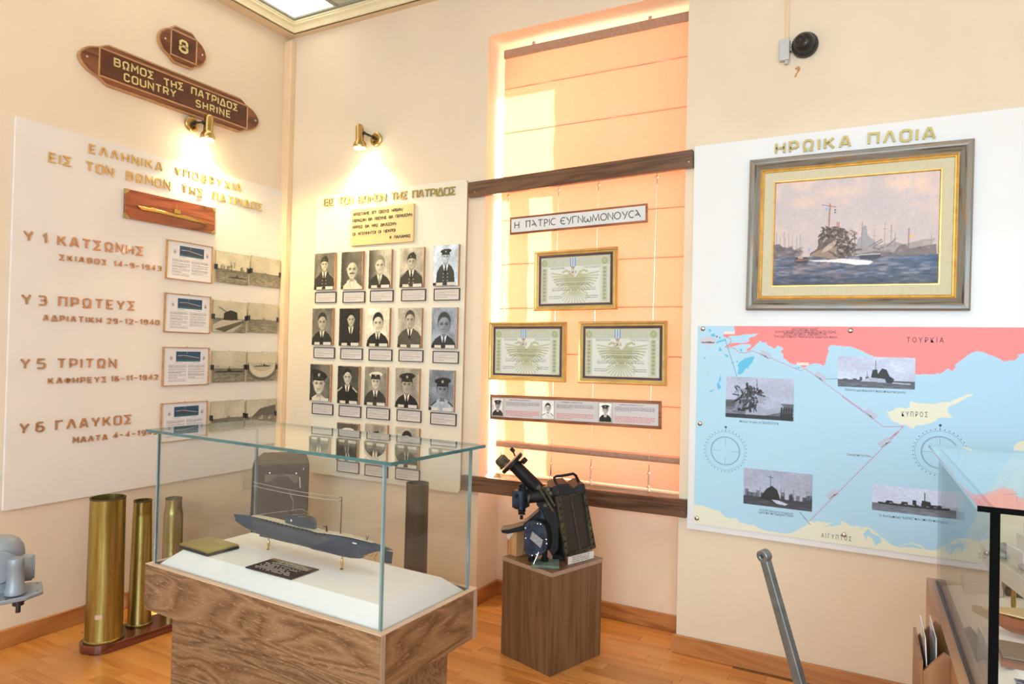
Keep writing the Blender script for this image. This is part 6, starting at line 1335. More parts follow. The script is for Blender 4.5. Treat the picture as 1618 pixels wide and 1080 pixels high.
# sight tube with flange and eyepiece
a0, a1 = (-0.0593,0.3682), (-0.1985,0.4988)
ax = (Vector((a1[0],0,a1[1]))-Vector((a0[0],0,a0[1]))); L_ = ax.length; ax.normalize()
v0 = Vector((a0[0],-0.02,a0[1])); v1 = v0+ax*L_
MB().cyl(v0, v1, 0.036, 0.034, n=24).obj('sight_tube', DARKM, ins, smooth=True)
MB().cyl(v1-ax*0.004, v1+ax*0.014, 0.071, n=28).obj('tube_flange', DARKM, ins, smooth=True, bevel=0.002)
e = MB(); q = ax.to_track_quat('Z','Y').to_matrix().to_4x4(); q.translation = v1+ax*0.014+Vector((-0.026,0,-0.018))
e.lathe([(0.034,0),(0.034,0.012),(0.031,0.014),(0.033,0.020),(0.033,0.046),(0.029,0.050),(0.024,0.056),(0.020,0.050),(0.001,0.048)], 24, q); e.obj('eyepiece', OLIVEM, ins, smooth=True)
for p, r in (((-0.2001,0.5701), 0.010), ((-0.1375,0.5165), 0.017)):
    s_ = Vector((p[0],-0.03,p[1])); MB().cyl(s_-ax*0.01, s_+ax*0.016, r, n=12).obj('focus_knob', DARKM, ins, bevel=0.0015)
p = (-0.2001,0.5701); MB().cyl((p[0],-0.03,p[1]), (p[0]+0.012,-0.03,p[1]-0.03), 0.004, n=8).obj('knob_stem', DARKM, ins)
p = (-0.1579,0.5138); MB().cyl((p[0]-0.02,-0.03,p[1]-0.01), (p[0]+0.015,-0.03,p[1]), 0.008, n=8).obj('knob_stem', DARKM, ins)
# small prism box with cap and plug
Bq = [(-0.1969,0.3746),(-0.1409,0.3712),(-0.1400,0.2737),(-0.1948,0.2865)]
fixn(loft(Bq, sh(Bq,0.036,0.002,0.98), -0.10, -0.02).obj('prism_box', DARKG, ins, bevel=0.004))
c0 = (-0.1444,0.3752); MB().lathe([(0.021,0),(0.021,0.008),(0.016,0.012),(0.019,0.016),(0.019,0.024),(0.012,0.030),(0.001,0.031)], 20, TR(c0[0], -0.06, c0[1]-0.002)).obj('top_cap', DARKM, ins, smooth=True)
c0 = (-0.1449,0.2769); MB().lathe([(0.001,-0.056),(0.008,-0.056),(0.008,-0.032),(0.018,-0.030),(0.018,-0.022),(0.014,-0.020),(0.020,-0.016),(0.020,0.004)], 20, TR(c0[0], -0.06, c0[1])).obj('bottom_plug', DARKM, ins, smooth=True)
c0 = (-0.1440,0.2397); MB().lathe([(0.0185,0),(0.0185,0.004)], 20, TR(c0[0], -0.06, c0[1]+0.005)).obj('plug_ring', CHROME, ins)
for q_, r in (((-0.1711,0.3505), 0.010), ((-0.1698,0.2949), 0.014)): MB().lathe([(r,0),(r,0.006),(r*0.5,0.010),(0.001,0.010)], 14, Matrix.Translation((q_[0],-0.100,q_[1])) @ Matrix.Rotation(math.radians(90), 4, 'X')).obj('fitting', DARKM, ins, smooth=True)
a, b_ = (-0.1196,0.3300), (-0.0250,0.3491); MB().cyl((a[0],-0.05,a[1]), (b_[0],-0.05,b_[1]), 0.030, 0.034, n=20).obj('cross_tube', DARKM, ins, smooth=True)
MB().cyl((a[0]+0.006,-0.05,a[1]-0.001), (a[0]+0.014,-0.05,a[1]-0.002), 0.034, n=20).obj('tube_collar', OLIVEM, ins, smooth=True)
# carrying handle
hp_ = [(0.0348,0.3986),(0.0242,0.4185),(0.0184,0.4352),(0.0305,0.4411),(0.0541,0.4433),(0.0877,0.4492),(0.1179,0.4557),(0.1316,0.4460),(0.1436,0.4228),(0.1510,0.3928)]
MB().tube([(x,-0.03+0.004*i,z) for i, (x, z) in enumerate(hp_)], 0.0075, 8).obj('handle', DARKM, ins, smooth=True)
Tq_ = [(0.0045,0.3908),(0.0413,0.4090),(0.0952,0.4143),(0.1160,0.3915),(0.1492,0.4129),(0.1760,0.4173),(0.1850,0.3771),(0.0359,0.3480),(0.0154,0.3574)]; fixn(loft(Tq_, sh(Tq_,-0.03,0.008,0.95), -0.072, 0.06).obj('top_bracket', DARKM, ins, bevel=0.003))
# foot plate, feet and the wedge shaped arm
MB().box((-0.085,-0.150,0.0), (0.055,-0.03,0.014)).obj('foot_plate', VERDI, ins, bevel=0.002, label='green weathered foot plate')
for x, y in ((-0.085,-0.10),(-0.020,-0.09)): MB().lathe([(0.019,0.013),(0.019,0.030),(0.014,0.034),(0.014,0.075)], 14, TR(x, y+0.02, 0)).obj('foot', DARKM, ins)
MB().cyl((-0.075,-0.13,0.014), (-0.050,-0.12,0.075), 0.004, n=8).obj('brace', CHROME, ins)
MB().box((0.02,0.0,0.0), (0.10,0.10,0.03)).obj('rear_foot', DARKM, ins, bevel=0.003)
Wq = [(-0.2505,0.1623),(-0.2433,0.1477),(-0.2139,0.1441),(-0.1259,0.1646),(-0.0628,0.2260),(-0.0432,0.2572),(-0.0537,0.2703),(-0.1367,0.1912),(-0.2077,0.1681)]
fixn(loft(Wq, Wq, -0.07, 0.03).obj('support_arm', DARKM, ins, bevel=0.002))

cs = thing('caption_card', 'small white caption card leaning at the foot of the instrument', 'sign', loc=(-1.385, 3.362, pz), rz=math.radians(69.5))
MB().box((-0.10,0,0), (0.10,0.010,0.040)).obj('card_block', MAHOG, cs)
MB().box((-0.095,-0.001,0.001), (0.10,0.0,0.040)).obj('card', PAPER, cs)
Rx = Matrix.Rotation(math.radians(90), 4, 'X')
for txt, z, mt_ in (('ΠΕΡΙΣΚΟΠΙΟ ΤΟΥ Υ/Β', 0.028, BLUEI), ('ΑΠΟ ΤΟ ΥΠΟΒΡΥΧΙΟ', 0.017, RED), ('ΤΟΥ ΠΟΛ. ΝΑΥΤΙΚΟΥ', 0.006, GREENI)):
    inst('lettering', type_mesh(txt, 0.010, mt_, width=0.13, bold=0.0003), cs, Matrix.Translation((-0.065,-0.0015,z)) @ Rx)

# ------------------------------------------------------------------ the display case with the submarine model
cz = 0.80
dc = thing('display_case', 'glass display case on an oak laminate base holding a submarine model', 'display case', loc=(-1.778, 1.7985, 0), rz=math.radians(-2.7))
w2, d2 = 0.565, 0.238; zb = 0.635
MB().box((-w2,-d2,zb), (w2,-d2+0.018,cz-0.003)).obj('front_board', OAKH, dc); MB().box((-w2,d2-0.018,zb), (w2,d2,cz-0.003)).obj('back_board', OAKH, dc)
MB().box((w2-0.018,-d2+0.018,zb), (w2,d2-0.018,cz-0.003)).obj('side_board', OAKY, dc); MB().box((-w2,-d2+0.018,zb), (-w2+0.018,d2-0.018,cz-0.003)).obj('side_board', OAKY, dc)
MB().box((w2,-d2,zb), (w2+0.0015,-d2+0.018,cz-0.003)).obj('edge_strip', EDGEW, dc); MB().box((w2,d2-0.018,zb), (w2+0.0015,d2,cz-0.003)).obj('edge_strip', EDGEW, dc)
ring_mb(2*w2+0.002, 2*d2+0.002, [(0,cz-0.003),(0,cz),(0.019,cz),(0.019,cz-0.02)]).obj('rim', plain('pink_beige_edging', (0.62,0.45,0.33), 0.45), dc, label='pale edging rim')
MB().box((-w2+0.018,-d2+0.018,zb+0.01), (w2-0.018,d2-0.018,cz-0.012)).obj('tray_floor', OAKH, dc)
MB().box((-w2+0.085,-d2+0.055,0), (w2-0.075,d2-0.055,zb)).obj('plinth', OAKH, dc, bevel=0.001)
for x, z in ((-0.55,0.775),(-0.55,0.68),(-0.49,0.74),(-0.31,0.725),(-0.11,0.70),(0.17,0.735),(0.38,0.71),(0.545,0.775),(0.545,0.665),(0.30,0.67)): MB().cyl((x,-d2-0.001,z), (x,-d2+0.001,z), 0.004, n=8).obj('screw_cap', CHROME, dc)
MB().cyl((-w2+0.095,-d2+0.054,0.56), (-w2+0.095,-d2+0.056,0.56), 0.005, n=8).obj('screw_cap', CHROME, dc)
gz = 1.274; gi = 0.019; gt = 0.008
def pane(name, a, b, edge_axes, mats, parent):
    """glass sheet; faces across the given axes show the polished edge"""
    mb = MB(); mb.box(a, b)
    order = ['z','z','y','y','x','x']
    mb.mi = [1 if o in edge_axes else 0 for o in order]
    return mb.obj(name, mats, parent)
gx, gy = w2-gi, d2-gi
pane('glass_front', (-gx,-gy,cz-0.012), (gx,-gy+gt,gz), 'x', [GLASS, GEDGEV], dc); pane('glass_back', (-gx,gy-gt,cz-0.012), (gx,gy,gz), 'x', [GLASS, GEDGEV], dc)
pane('glass_side', (-gx,-gy+gt,cz-0.012), (-gx+gt,gy-gt,gz), 'y', [GLASS, GEDGEV], dc); pane('glass_side', (gx-gt,-gy+gt,cz-0.012), (gx,gy-gt,gz), 'y', [GLASS, GEDGEV], dc)
pane('glass_top', (-0.588,-0.240,gz), (0.588,0.236,gz+0.010), 'xy', [GLASST, GEDGE], dc)
for sx in (-1, 1):
    for sy in (-1, 1):
        MB().cbox((sx*(gx-gt/2), sy*(gy+0.0006), (cz+gz)/2), (gt*0.9, 0.0012, gz-cz)).obj('corner_edge', GEDGEV, dc)
def pad(parent, x0, y0, x1, y1, z0, z1, inset, name='cloth_pad'):
    mb = MB(); i = inset
    vs = [(x0,y0,z0),(x1,y0,z0),(x1,y1,z0),(x0,y1,z0),(x0,y0,z0+0.006),(x1,y0,z0+0.006),(x1,y1,z0+0.006),(x0,y1,z0+0.006),(x0+i,y0+i,z1),(x1-i,y0+i,z1),(x1-i,y1-i,z1),(x0+i,y1-i,z1)]
    mb.add(vs, [(3,2,1,0),(0,1,5,4),(1,2,6,5),(2,3,7,6),(3,0,4,7),(4,5,9,8),(5,6,10,9),(6,7,11,10),(7,4,8,11),(8,9,10,11)])
    return mb.obj(name, FABRIC, parent, bevel=0.004, seg=2, smooth=True)
pad(dc, -gx+gt+0.004, -gy+gt+0.004, gx-gt-0.004, gy-gt-0.004, cz-0.012, 0.842, 0.055)

def flat_block(name, label, cat, pts, z0, layers, texts=None):
    """flat plate lying on a surface: pts = four world corners"""
    cx = sum(p[0] for p in pts)/4; cy = sum(p[1] for p in pts)/4
    a = math.atan2(pts[1][1]-pts[0][1]+pts[2][1]-pts[3][1], pts[1][0]-pts[0][0]+pts[2][0]-pts[3][0])
    w = (math.dist(pts[0], pts[1])+math.dist(pts[3], pts[2]))/2; h = (math.dist(pts[1], pts[2])+math.dist(pts[0], pts[3]))/2
    t = thing(name, label, cat, loc=(cx, cy, z0), rz=a)
    z = 0
    for nm, th, inset, mt_ in layers:
        MB().box((-w/2+inset,-h/2+inset,z), (w/2-inset,h/2-inset,z+th)).obj(nm, mt_, t, bevel=0.0008); z += th
    return t, w, h, z
zp = 0.8425
flat_block('gilt_plate', 'olive gilt plate on a black block lying left in the display case', 'plate', [(-2.2916,1.6733),(-2.1166,1.6653),(-2.1040,1.7863),(-2.2874,1.8090)], zp, [('base_block', 0.010, 0.0, BLACKP), ('plate', 0.007, 0.002, GREENB)])
t, w, h, z = flat_block('engraved_plaque', 'black engraved plaque with white lettering in front of the submarine model', 'plaque', [(-1.9080,1.6459),(-1.6865,1.6412),(-1.6770,1.7622),(-1.8992,1.7705)], zp, [('plate', 0.004, 0.0, BLACKPL), ])
typeset(t, 'Υ/Β ΠΑΠΑΝΙΚΟΛΗΣ', -w*0.30, h*0.24, 0.024, EYELET, z+0.0003, width=w*0.72)
MB().box((-w*0.34,h*0.19,z), (w*0.42,h*0.205,z+0.0004)).obj('underline', EYELET, t)
rng = random.Random(3); rows_ = MB()
for r_ in range(6):
    x = -w*0.42+0.01*(r_ % 2); y = h*0.08-r_*h*0.088
    while x < w*(0.36 if r_ < 2 else 0.12+0.05*r_):
        L = rng.uniform(0.003, 0.008); rows_.box((x,y,z), (x+L,y+0.0022,z+0.0004)); x += L+(0.0012 if rng.random() < 0.75 else 0.010)
stuff(rows_.obj('engraved_lines', EYELET, t))

# submarine model
sb = thing('submarine_model', 'dark grey scale model of a submarine on two brass stands', 'model', loc=(-1.81, 1.825, 0.842), rz=math.radians(-4.5))
tops = [(-0.4088,0.1011),(-0.3855,0.1036),(-0.3424,0.1082),(-0.2721,0.1125),(-0.1902,0.1135),(-0.1045,0.1124),(-0.0095,0.1130),(0.0517,0.1136)]+[(0.0705,0.1097),(0.1367,0.1155),(0.2010,0.1189),(0.2429,0.1193),(0.2800,0.1181),(0.3044,0.1172),(0.3483,0.1151),(0.3837,0.1126),(0.4185,0.1082)]
bots = [(-0.4056,0.0957),(-0.3841,0.0736),(-0.3404,0.0651),(-0.2695,0.0551),(-0.1874,0.0480),(-0.1018,0.0490),(-0.0069,0.0517),(0.0542,0.0519)]+[(0.0729,0.0495),(0.1393,0.0500),(0.2037,0.0486),(0.2455,0.0503),(0.2823,0.0550),(0.3060,0.0721),(0.3493,0.0894),(0.3841,0.0993),(0.4185,0.1071)]
hws = [0.0015,0.008,0.017,0.028,0.036,0.040,0.041,0.041,0.040,0.038,0.034,0.029,0.024,0.018,0.012,0.007,0.002]
mb = MB(); n = 20; vs = []; fs = []
for (u, zt), (_, zb_), hw_ in zip(tops, bots, hws):
    hh = (zt-zb_)
    for k in range(n):
        a = 2*math.pi*k/n; s_, c_2 = math.sin(a), math.cos(a)
        wx = hw_*math.copysign(abs(s_)**0.85, s_)*(1.0 if c_2 < 0.1 else 1.0-0.42*(c_2-0.1)/0.9)
        zz_ = zb_+hh*(0.5+0.5*math.copysign(abs(c_2)**0.75, c_2))
        vs.append((u, wx, zz_))
m_ = len(tops)
for i in range(m_-1):
    for k in range(n): k2 = (k+1) % n; fs.append((i*n+k, (i+1)*n+k, (i+1)*n+k2, i*n+k2))
fs += [tuple(range(n)), tuple(range(m_*n-1, (m_-1)*n-1, -1))]
fixn(mb.add(vs, fs).obj('hull', HULL, sb, smooth=True))
# pale deck walk and black vents along its edge
def ztop(u): return np.interp(u, [p[0] for p in tops], [p[1] for p in tops])
def hwid(u): return np.interp(u, [p[0] for p in tops], hws)
dk = MB(); us = np.linspace(-0.29, 0.335, 26); vs = []; fs = []
for u in us:
    for y_, dz in ((-1, 0.0005), (-1, 0.0028), (1, 0.0028), (1, 0.0005)): vs.append((u, y_*hwid(u)*0.42, ztop(u)+dz))
for i in range(25):
    for k in range(4): fs.append((4*i+k, 4*i+4+k, 4*i+4+(k+1) % 4, 4*i+(k+1) % 4))
fs += [(0,1,2,3), (103,102,101,100)]
fixn(dk.add(vs, fs).obj('deck', DECK, sb))
rl = MB()
for u in np.linspace(-0.19, 0.12, 15): rl.cyl((u,-hwid(u)*0.50,ztop(u)-0.006), (u,-hwid(u)*0.50,ztop(u)+0.003), 0.0016, n=5)
stuff(rl.obj('deck_vents', BLACKP, sb))
for a, b_, r in (((-0.2562,0.0968), (-0.1695,0.0972), 0.006), ((-0.3933,0.0826), (-0.3569,0.0805), 0.004)):
    yy = -hwid(a[0])*0.97; mb = MB(); mb.tube([(a[0],yy*0.9,a[1]),(lerp(a,b_,0.2)[0],yy,lerp(a,b_,0.2)[1]),(lerp(a,b_,0.7)[0],yy-0.003,lerp(a,b_,0.7)[1]),(b_[0],yy,b_[1])], [r*0.5,r,r*0.8,r*0.2], 10); mb.obj('bow_plane_fairing', HULL, sb, smooth=True)
# keel box, conning tower
k0 = [(-0.2420,0.0573),(-0.1842,0.0515),(-0.1839,0.0464),(-0.2381,0.0448)]; fixn(loft(k0, k0, -0.010, 0.010).obj('keel_box', HULLD, sb))
Tp = [(-0.1065,0.1445),(-0.0455,0.1519),(-0.0409,0.1467),(-0.0080,0.1529),(0.0185,0.1527),(0.0394,0.1492),(0.0507,0.1398),(0.0559,0.1299),(0.0564,0.1185),(-0.0096,0.1163),(-0.1044,0.1108)]
tw = MB(); hs = 0.0155; vs = []; ncs = len(Tp)
uc = [p[0] for p in Tp]; u0, u1 = min(uc), max(uc)
def halfw(u): q_ = (u-u0)/(u1-u0); return hs*math.sqrt(max(0.03, 1-abs(2*q_-1)**3.0))
for s_ in (-1, 0, 1):
    for p in Tp: vs.append((p[0], s_*halfw(p[0]), p[1]+(0.0 if s_ else 0.0)))
fs = [tuple(range(ncs-1,-1,-1)), tuple(2*ncs+i for i in range(ncs))]
for i in range(ncs): j = (i+1) % ncs; fs += [(i, j, ncs+j, ncs+i), (ncs+i, ncs+j, 2*ncs+j, 2*ncs+i)]
fixn(tw.add(vs, fs).obj('conning_tower', HULL, sb, smooth=True))
p = (-0.0573,0.1328); m_ = MB(); m_.box((p[0]-0.0035,-hs-0.0012,p[1]-0.0035), (p[0]+0.0035,-hs-0.0002,p[1]+0.0035)); m_.obj('pennant_mark', PAPER, sb); MB().box((p[0]-0.0015,-hs-0.0018,p[1]-0.001), (p[0]+0.0005,-hs-0.001,p[1]+0.0015)).obj('pennant_mark', HULLD, sb)
for a, b_ in (((0.0227,0.1542), (-0.0176,0.1586)), ((-0.0110,0.1512), (-0.0330,0.1542))): MB().cyl((a[0],0,a[1]), (b_[0],0.004,b_[1]), 0.0035, n=8).obj('bridge_fitting', OLIVEM, sb)
# guns, periscope, masts, aerial wires
a, b_, c2 = (-0.0677,0.1533), (-0.1166,0.1683), (-0.0807,0.1577); MB().cyl((a[0],0,a[1]), (b_[0],0,b_[1]), 0.0026, 0.0014, n=8).obj('gun_barrel', HULL, sb)
g_ = MB(); g_.cyl((c2[0],0,c2[1]-0.012), (c2[0],0,c2[1]), 0.005, n=10); g_.cbox((c2[0]+0.002,0,c2[1]), (0.012,0.008,0.007)); g_.obj('gun_mount', BLACKP, sb)
a, b_ = (0.0152,0.1492), (0.0165,0.2076); MB().cyl((a[0],0,a[1]-0.01), (b_[0],0,b_[1]), 0.0017, 0.0011, n=8).obj('periscope', BRASS, sb)
fm = (-0.3084,0.1102), (-0.3045,0.2398); am = (0.1775,0.1210), (0.1800,0.2463)
for a, b_ in (fm, am): MB().cyl((a[0],0,a[1]-0.004), (b_[0],0,b_[1]), 0.0019, 0.0014, n=6).obj('mast', BLACKP, sb)
for p in ((-0.3045,0.2398), (-0.3024,0.2249)): MB().cyl((p[0],-0.002,p[1]), (p[0]+0.008,-0.002,p[1]-0.001), 0.0014, n=5).obj('insulator', BLACKP, sb)
for p in ((0.1800,0.2451), (0.1805,0.2325)): MB().cyl((p[0],-0.002,p[1]), (p[0]-0.011,-0.002,p[1]+0.0005), 0.0014, n=5).obj('insulator', BLACKP, sb)
for a, b_ in (((-0.3045,0.2398), (0.1800,0.2451)), ((-0.3024,0.2249), (0.1805,0.2325))):
    pts = []
    for k in range(13): q_ = k/12; p = lerp(a, b_, q_); pts.append((p[0], -0.002, p[1]-0.006*math.sin(math.pi*q_)))
    MB().tube(pts, 0.0009, 4).obj('aerial_wire', plain('pale_wire', (0.45,0.42,0.38), 0.5) if 'pale_wire' not in MATS else MATS['pale_wire'], sb)
MB().tube([(x,-0.001,z_) for x, z_ in [(-0.0870,0.2324),(-0.0831,0.2147),(-0.0684,0.1997),(-0.0654,0.1895),(-0.0687,0.1764),(-0.0694,0.1636)]], 0.0006, 4).obj('lead_wire', MATS['pale_wire'], sb)
MB().tube([(x,0,z_) for x, z_ in [(-0.2793,0.1163),(-0.1780,0.1400),(-0.0745,0.1628),(-0.0245,0.1764),(0.0161,0.1669)]], 0.0006, 4).obj('jumping_wire', MATS['pale_wire'], sb)
MB().tube([(x,0,z_) for x, z_ in [(0.0992,0.1183),(0.0568,0.1161)]], 0.0006, 4)
a, b_ = (0.1103,0.1179), (0.1078,0.1364); MB().cyl((a[0],0,a[1]-0.002), (b_[0],0,b_[1]), 0.0028, n=8).obj('deck_post', BLACKP, sb)
a = (0.0964,0.1322); MB().cbox((a[0],0,a[1]), (0.006,0.004,0.003)).obj('post_light', BLACKP, sb)
r_ = MB()
for k in range(4): a = lerp((0.0589,0.1195), (0.0858,0.1213), k/3); r_.cyl((a[0],-0.008,a[1]-0.010), (a[0],-0.008,a[1]+0.002), 0.0007, n=4)
a, b_ = (0.0572,0.1291), (0.0787,0.1294); r_.cyl((a[0],-0.008,a[1]), (b_[0],-0.008,b_[1]), 0.0006, n=4); r_.obj('guard_rail', MATS['pale_wire'], sb)
for s_ in (-1, 1): a, b_ = (0.3022,0.1204), (0.3037,0.1346); MB().cyl((a[0],0,a[1]), (b_[0]+s_*0.006,0,b_[1]), 0.0011, n=5).obj('stern_bitt', BLACKP, sb)
a = (0.2681,0.1082); MB().cbox((a[0],-hwid(a[0])*0.86,a[1]), (0.017,0.003,0.003)).obj('name_strip', PAPER, sb)
Rq = [(0.3841,0.0993),(0.4187,0.1009),(0.4143,0.0621),(0.3925,0.0608),(0.3691,0.0622),(0.3723,0.0820)]; fixn(loft(Rq, Rq, -0.002, 0.002).obj('rudder', HULLD, sb, bevel=0.0008))
c0 = (0.3399,0.0733); pr = MB()
for k in range(3):
    a = k*2.094+0.4; pr.add([(c0[0],0,c0[1]),(c0[0]+0.002,0.010*math.cos(a-0.4),c0[1]+0.010*math.sin(a-0.4)),(c0[0]+0.004,0.014*math.cos(a),c0[1]+0.014*math.sin(a)),(c0[0]+0.001,0.010*math.cos(a+0.4),c0[1]+0.010*math.sin(a+0.4))], [(0,1,2,3)])
pr.cyl((c0[0]-0.014,0,c0[1]), (c0[0]+0.006,0,c0[1]), 0.0018, n=6); pr.obj('propeller', BRASS, sb)
sp = [(0.2817,0.0715),(0.3357,0.0821),(0.3339,0.0751)]; MB().cyl((sp[0][0],-0.012,sp[0][1]), (c0[0],-0.006,c0[1]), 0.0014, n=6).obj('shaft', BRASS, sb)
for a, b_ in (((-0.1993,0.0447), (-0.1985,-0.0047)), ((0.1884,0.0498), (0.1895,-0.0021))):
    z1 = a[1]; mb = MB(); mb.lathe([(0.0065,0.0005),(0.0065,0.003),(0.003,0.006),(0.0042,z1*0.35),(0.0058,z1*0.5),(0.0035,z1*0.68),(0.0024,z1*0.85),(0.003,z1+0.004)], 14, TR((a[0]+b_[0])/2, 0, 0)); mb.obj('brass_stand', BRASS, sb, smooth=True)

# ------------------------------------------------------------------ right display case
rc = thing('cabinet_case', 'tall display cabinet with black edged glass in the right foreground', 'display case', loc=(0.156, 1.56, 0), rz=math.radians(1.6))
w, d = 1.02, 1.06; zc = 0.90; zt = 1.322
MB().box((0.0,0.0,0), (0.02,d,zc)).obj('side_panel', PINEY if 'PINEY' in globals() else wood('tan_oak_side', (0.25,0.12,0.05), (0.40,0.21,0.10), (0.48,0.28,0.14), 1, 4, 1, 0.4, fine=0.5, dist=4), rc)
MB().box((0.02,0.0,0), (w,0.02,zc)).obj('front_panel', OAKH, rc); MB().box((w-0.02,0.02,0), (w,d,zc)).obj('side_panel', OAKY, rc); MB().box((0.02,d-0.02,0), (w-0.02,d,zc)).obj('back_panel', OAKH, rc)
MB().box((0.02,0.02,zc-0.03), (w-0.02,d-0.02,zc-0.015)).obj('shelf_board', OAKH, rc)
rimm = ring_mb(w, d, [(0,zc-0.004),(0,zc+0.001),(0.022,zc+0.001),(0.022,zc-0.02)]); rimm.T = Matrix.Identity(4)
ro = rimm.obj('rim', MATS['tan_oak_side'], rc, M=Matrix.Translation((w/2, d/2, 0)))
q0 = 0.026
pane('glass_side', (q0,q0+0.008,zc-0.018), (q0+0.008,d-q0-0.008,zt), '', [GLASS, GEDGE], rc); pane('glass_front', (q0,q0,zc-0.018), (w-q0,q0+0.008,zt), 'x', [GLASS, BEDGE], rc)
pane('glass_back', (q0,d-q0-0.008,zc-0.018), (w-q0,d-q0,zt), 'x', [GLASS, GEDGE], rc); pane('glass_side', (w-q0-0.008,q0+0.008,zc-0.018), (w-q0,d-q0-0.008,zt), '', [GLASS, GEDGE], rc)
pane('glass_top', (0.0,0.0,zt), (w,d,zt+0.009), 'xy', [GLASST, GEDGEV], rc)
MB().box((q0-0.001,q0-0.0015,zc+0.002), (q0+0.013,q0,zt-0.001)).obj('black_edge_tape', BEDGE, rc); MB().box((q0-0.0025,q0-0.0015,zc+0.002), (q0-0.0008,q0+0.006,zt-0.001)).obj('black_edge_tape', BEDGE, rc)
MB().box((-0.001,-0.0015,zt-0.001), (w,-0.0003,zt+0.010)).obj('black_edge_tape', BEDGE, rc)
MB().box((q0-0.004,q0+0.02,zc+0.0012), (q0-0.0005,d-0.03,zc+0.0035)).obj('dark_seal', BLACKP, rc)
pad(rc, q0+0.012, q0+0.012, w-q0-0.012, d-q0-0.012, zc-0.014, 0.930, 0.075)
# magazine holder on the side of the cabinet
mh = thing('brochure_holder', 'small wooden brochure holder on the left side of the right cabinet', 'holder', loc=(0.146, 1.935, 0.628), rz=math.radians(1.6))
sp_ = [(0,0),(0,0.275),(-0.014,0.283),(-0.056,0.232),(-0.056,0.0)]
HW = MATS['tan_oak_side']
for y_ in (0.0, 0.225):
    MB().prism(sp_, 0, 0.011, 0, Matrix.Translation((-0.0005,y_+0.011,0)) @ Rx).obj('side_panel', wood('holder_oak', (0.16,0.065,0.025), (0.29,0.13,0.055), (0.36,0.18,0.08), 2, 6, 1, 0.4, dist=4) if 'holder_oak' not in MATS else MATS['holder_oak'], mh)
MB().box((-0.064,0.0,0.0), (-0.057,0.236,0.255)).obj('front_slat', MATS['holder_oak'], mh); MB().box((-0.056,0.011,0), (-0.001,0.225,0.010)).obj('bottom', MATS['holder_oak'], mh)
def brochure(x, y0, y1, z0, z1, lean, label, seed):
    t = thing('brochure', label, 'brochure', loc=(x, (y0+y1)/2, z0), rz=math.radians(-88.4+0))
    w_, h_ = y1-y0, z1-z0
    P = Pic(w_, h_, 60, 90, (0.90,0.91,0.95)); P.rect(0, 0, w_, 0.012, (0.25,0.55,0.85)); P.rect(0.012, 0, 0.017, h_, (0.25,0.55,0.85)); P.rect(w_*0.35, h_*0.35, w_*0.8, h_*0.7, (0.35,0.33,0.36)); P.textblock(w_*0.2, h_*0.14, w_*0.9, h_*0.26, 3, (0.3,0.3,0.4), 0.7, seed)
    M = Matrix.Translation((0,0,h_/2)) @ Matrix.Rotation(math.radians(90+lean), 4, 'X')
    MB().cbox((0,0,-0.0012), (w_,h_,0.002)).obj('pages', PAPER, t, M=M); P.obj('cover', PRINTG, t, M)
brochure(0.098, 1.96, 2.13, 0.65, 0.93, 3, 'white brochure with a blue border standing in the wooden holder', 1)
brochure(0.116, 1.97, 2.14, 0.65, 0.93, 1, 'second brochure behind the blue bordered one in the holder', 2)

# inside the right cabinet: warship model, boat with photographs, plates
sm = thing('warship_model', 'pale grey warship model with masts inside the right cabinet', 'model', loc=(0.27, 2.37, 0.9305), rz=math.radians(-74))
L_ = 0.78; st = [(0.0,0.012,0.135,0.075),(0.06,0.030,0.130,0.07),(0.2,0.046,0.122,0.065),(0.45,0.052,0.115,0.06),(0.7,0.050,0.115,0.06),(0.92,0.036,0.118,0.065),(1.0,0.018,0.120,0.08)]
vs = []; fs = []
for q_, hw_, zt_, zb_ in st:
    for s_ in (-1, 1): pass
    vs += [(q_*L_-0.04,-hw_,zt_+0.03),(q_*L_-0.04,-hw_*0.85,zt_-0.02),(q_*L_-0.04,-hw_*0.5,zb_+0.03),(q_*L_-0.04,0,zb_+0.025),(q_*L_-0.04,hw_*0.5,zb_+0.03),(q_*L_-0.04,hw_*0.85,zt_-0.02),(q_*L_-0.04,hw_,zt_+0.03)]
for i in range(len(st)-1):
    for k in range(6): fs.append((7*i+k, 7*i+7+k, 7*i+8+k, 7*i+k+1))
    fs.append((7*i+6, 7*i+13, 7*i+7, 7*i))
fs += [tuple(range(7)), tuple(range(7*len(st)-1, 7*len(st)-8, -1))]
SHIPG = plain('warship_pale_grey', (0.62,0.66,0.68), 0.45, var=0.05); SHIPD = plain('warship_mid_grey', (0.30,0.33,0.34), 0.5, var=0.2, nscale=40)
fixn(MB().add(vs, fs).obj('hull', SHIPG, sm, smooth=True))
dkm = MB(); dkm.prism([(0.0,-0.02),(0.16,-0.042),(0.5,-0.046),(0.70,-0.03),(0.70,0.03),(0.5,0.046),(0.16,0.042),(0.0,0.02)], 0.146, 0.152); dkm.obj('deck', plain('warship_deck', (0.52,0.50,0.43), 0.6), sm)
for x, y_, sx2, sy2, h_ in ((0.10,0,0.07,0.045,0.025),(0.20,0,0.09,0.06,0.05),(0.22,0,0.05,0.05,0.09),(0.235,0.0,0.035,0.04,0.13),(0.34,0,0.05,0.035,0.085),(0.44,0,0.08,0.05,0.03),(0.55,0,0.05,0.045,0.035)):
    MB().cbox((x,y_,0.15+h_/2), (sx2,sy2,h_)).obj('superstructure', SHIPG if h_ > 0.04 else SHIPD, sm, bevel=0.003)
for x in (0.335, 0.45): MB().lathe([(0.022,0.15),(0.020,0.24),(0.021,0.245),(0.016,0.246)], 16, TR(x, 0)).obj('funnel', SHIPD, sm, smooth=True)
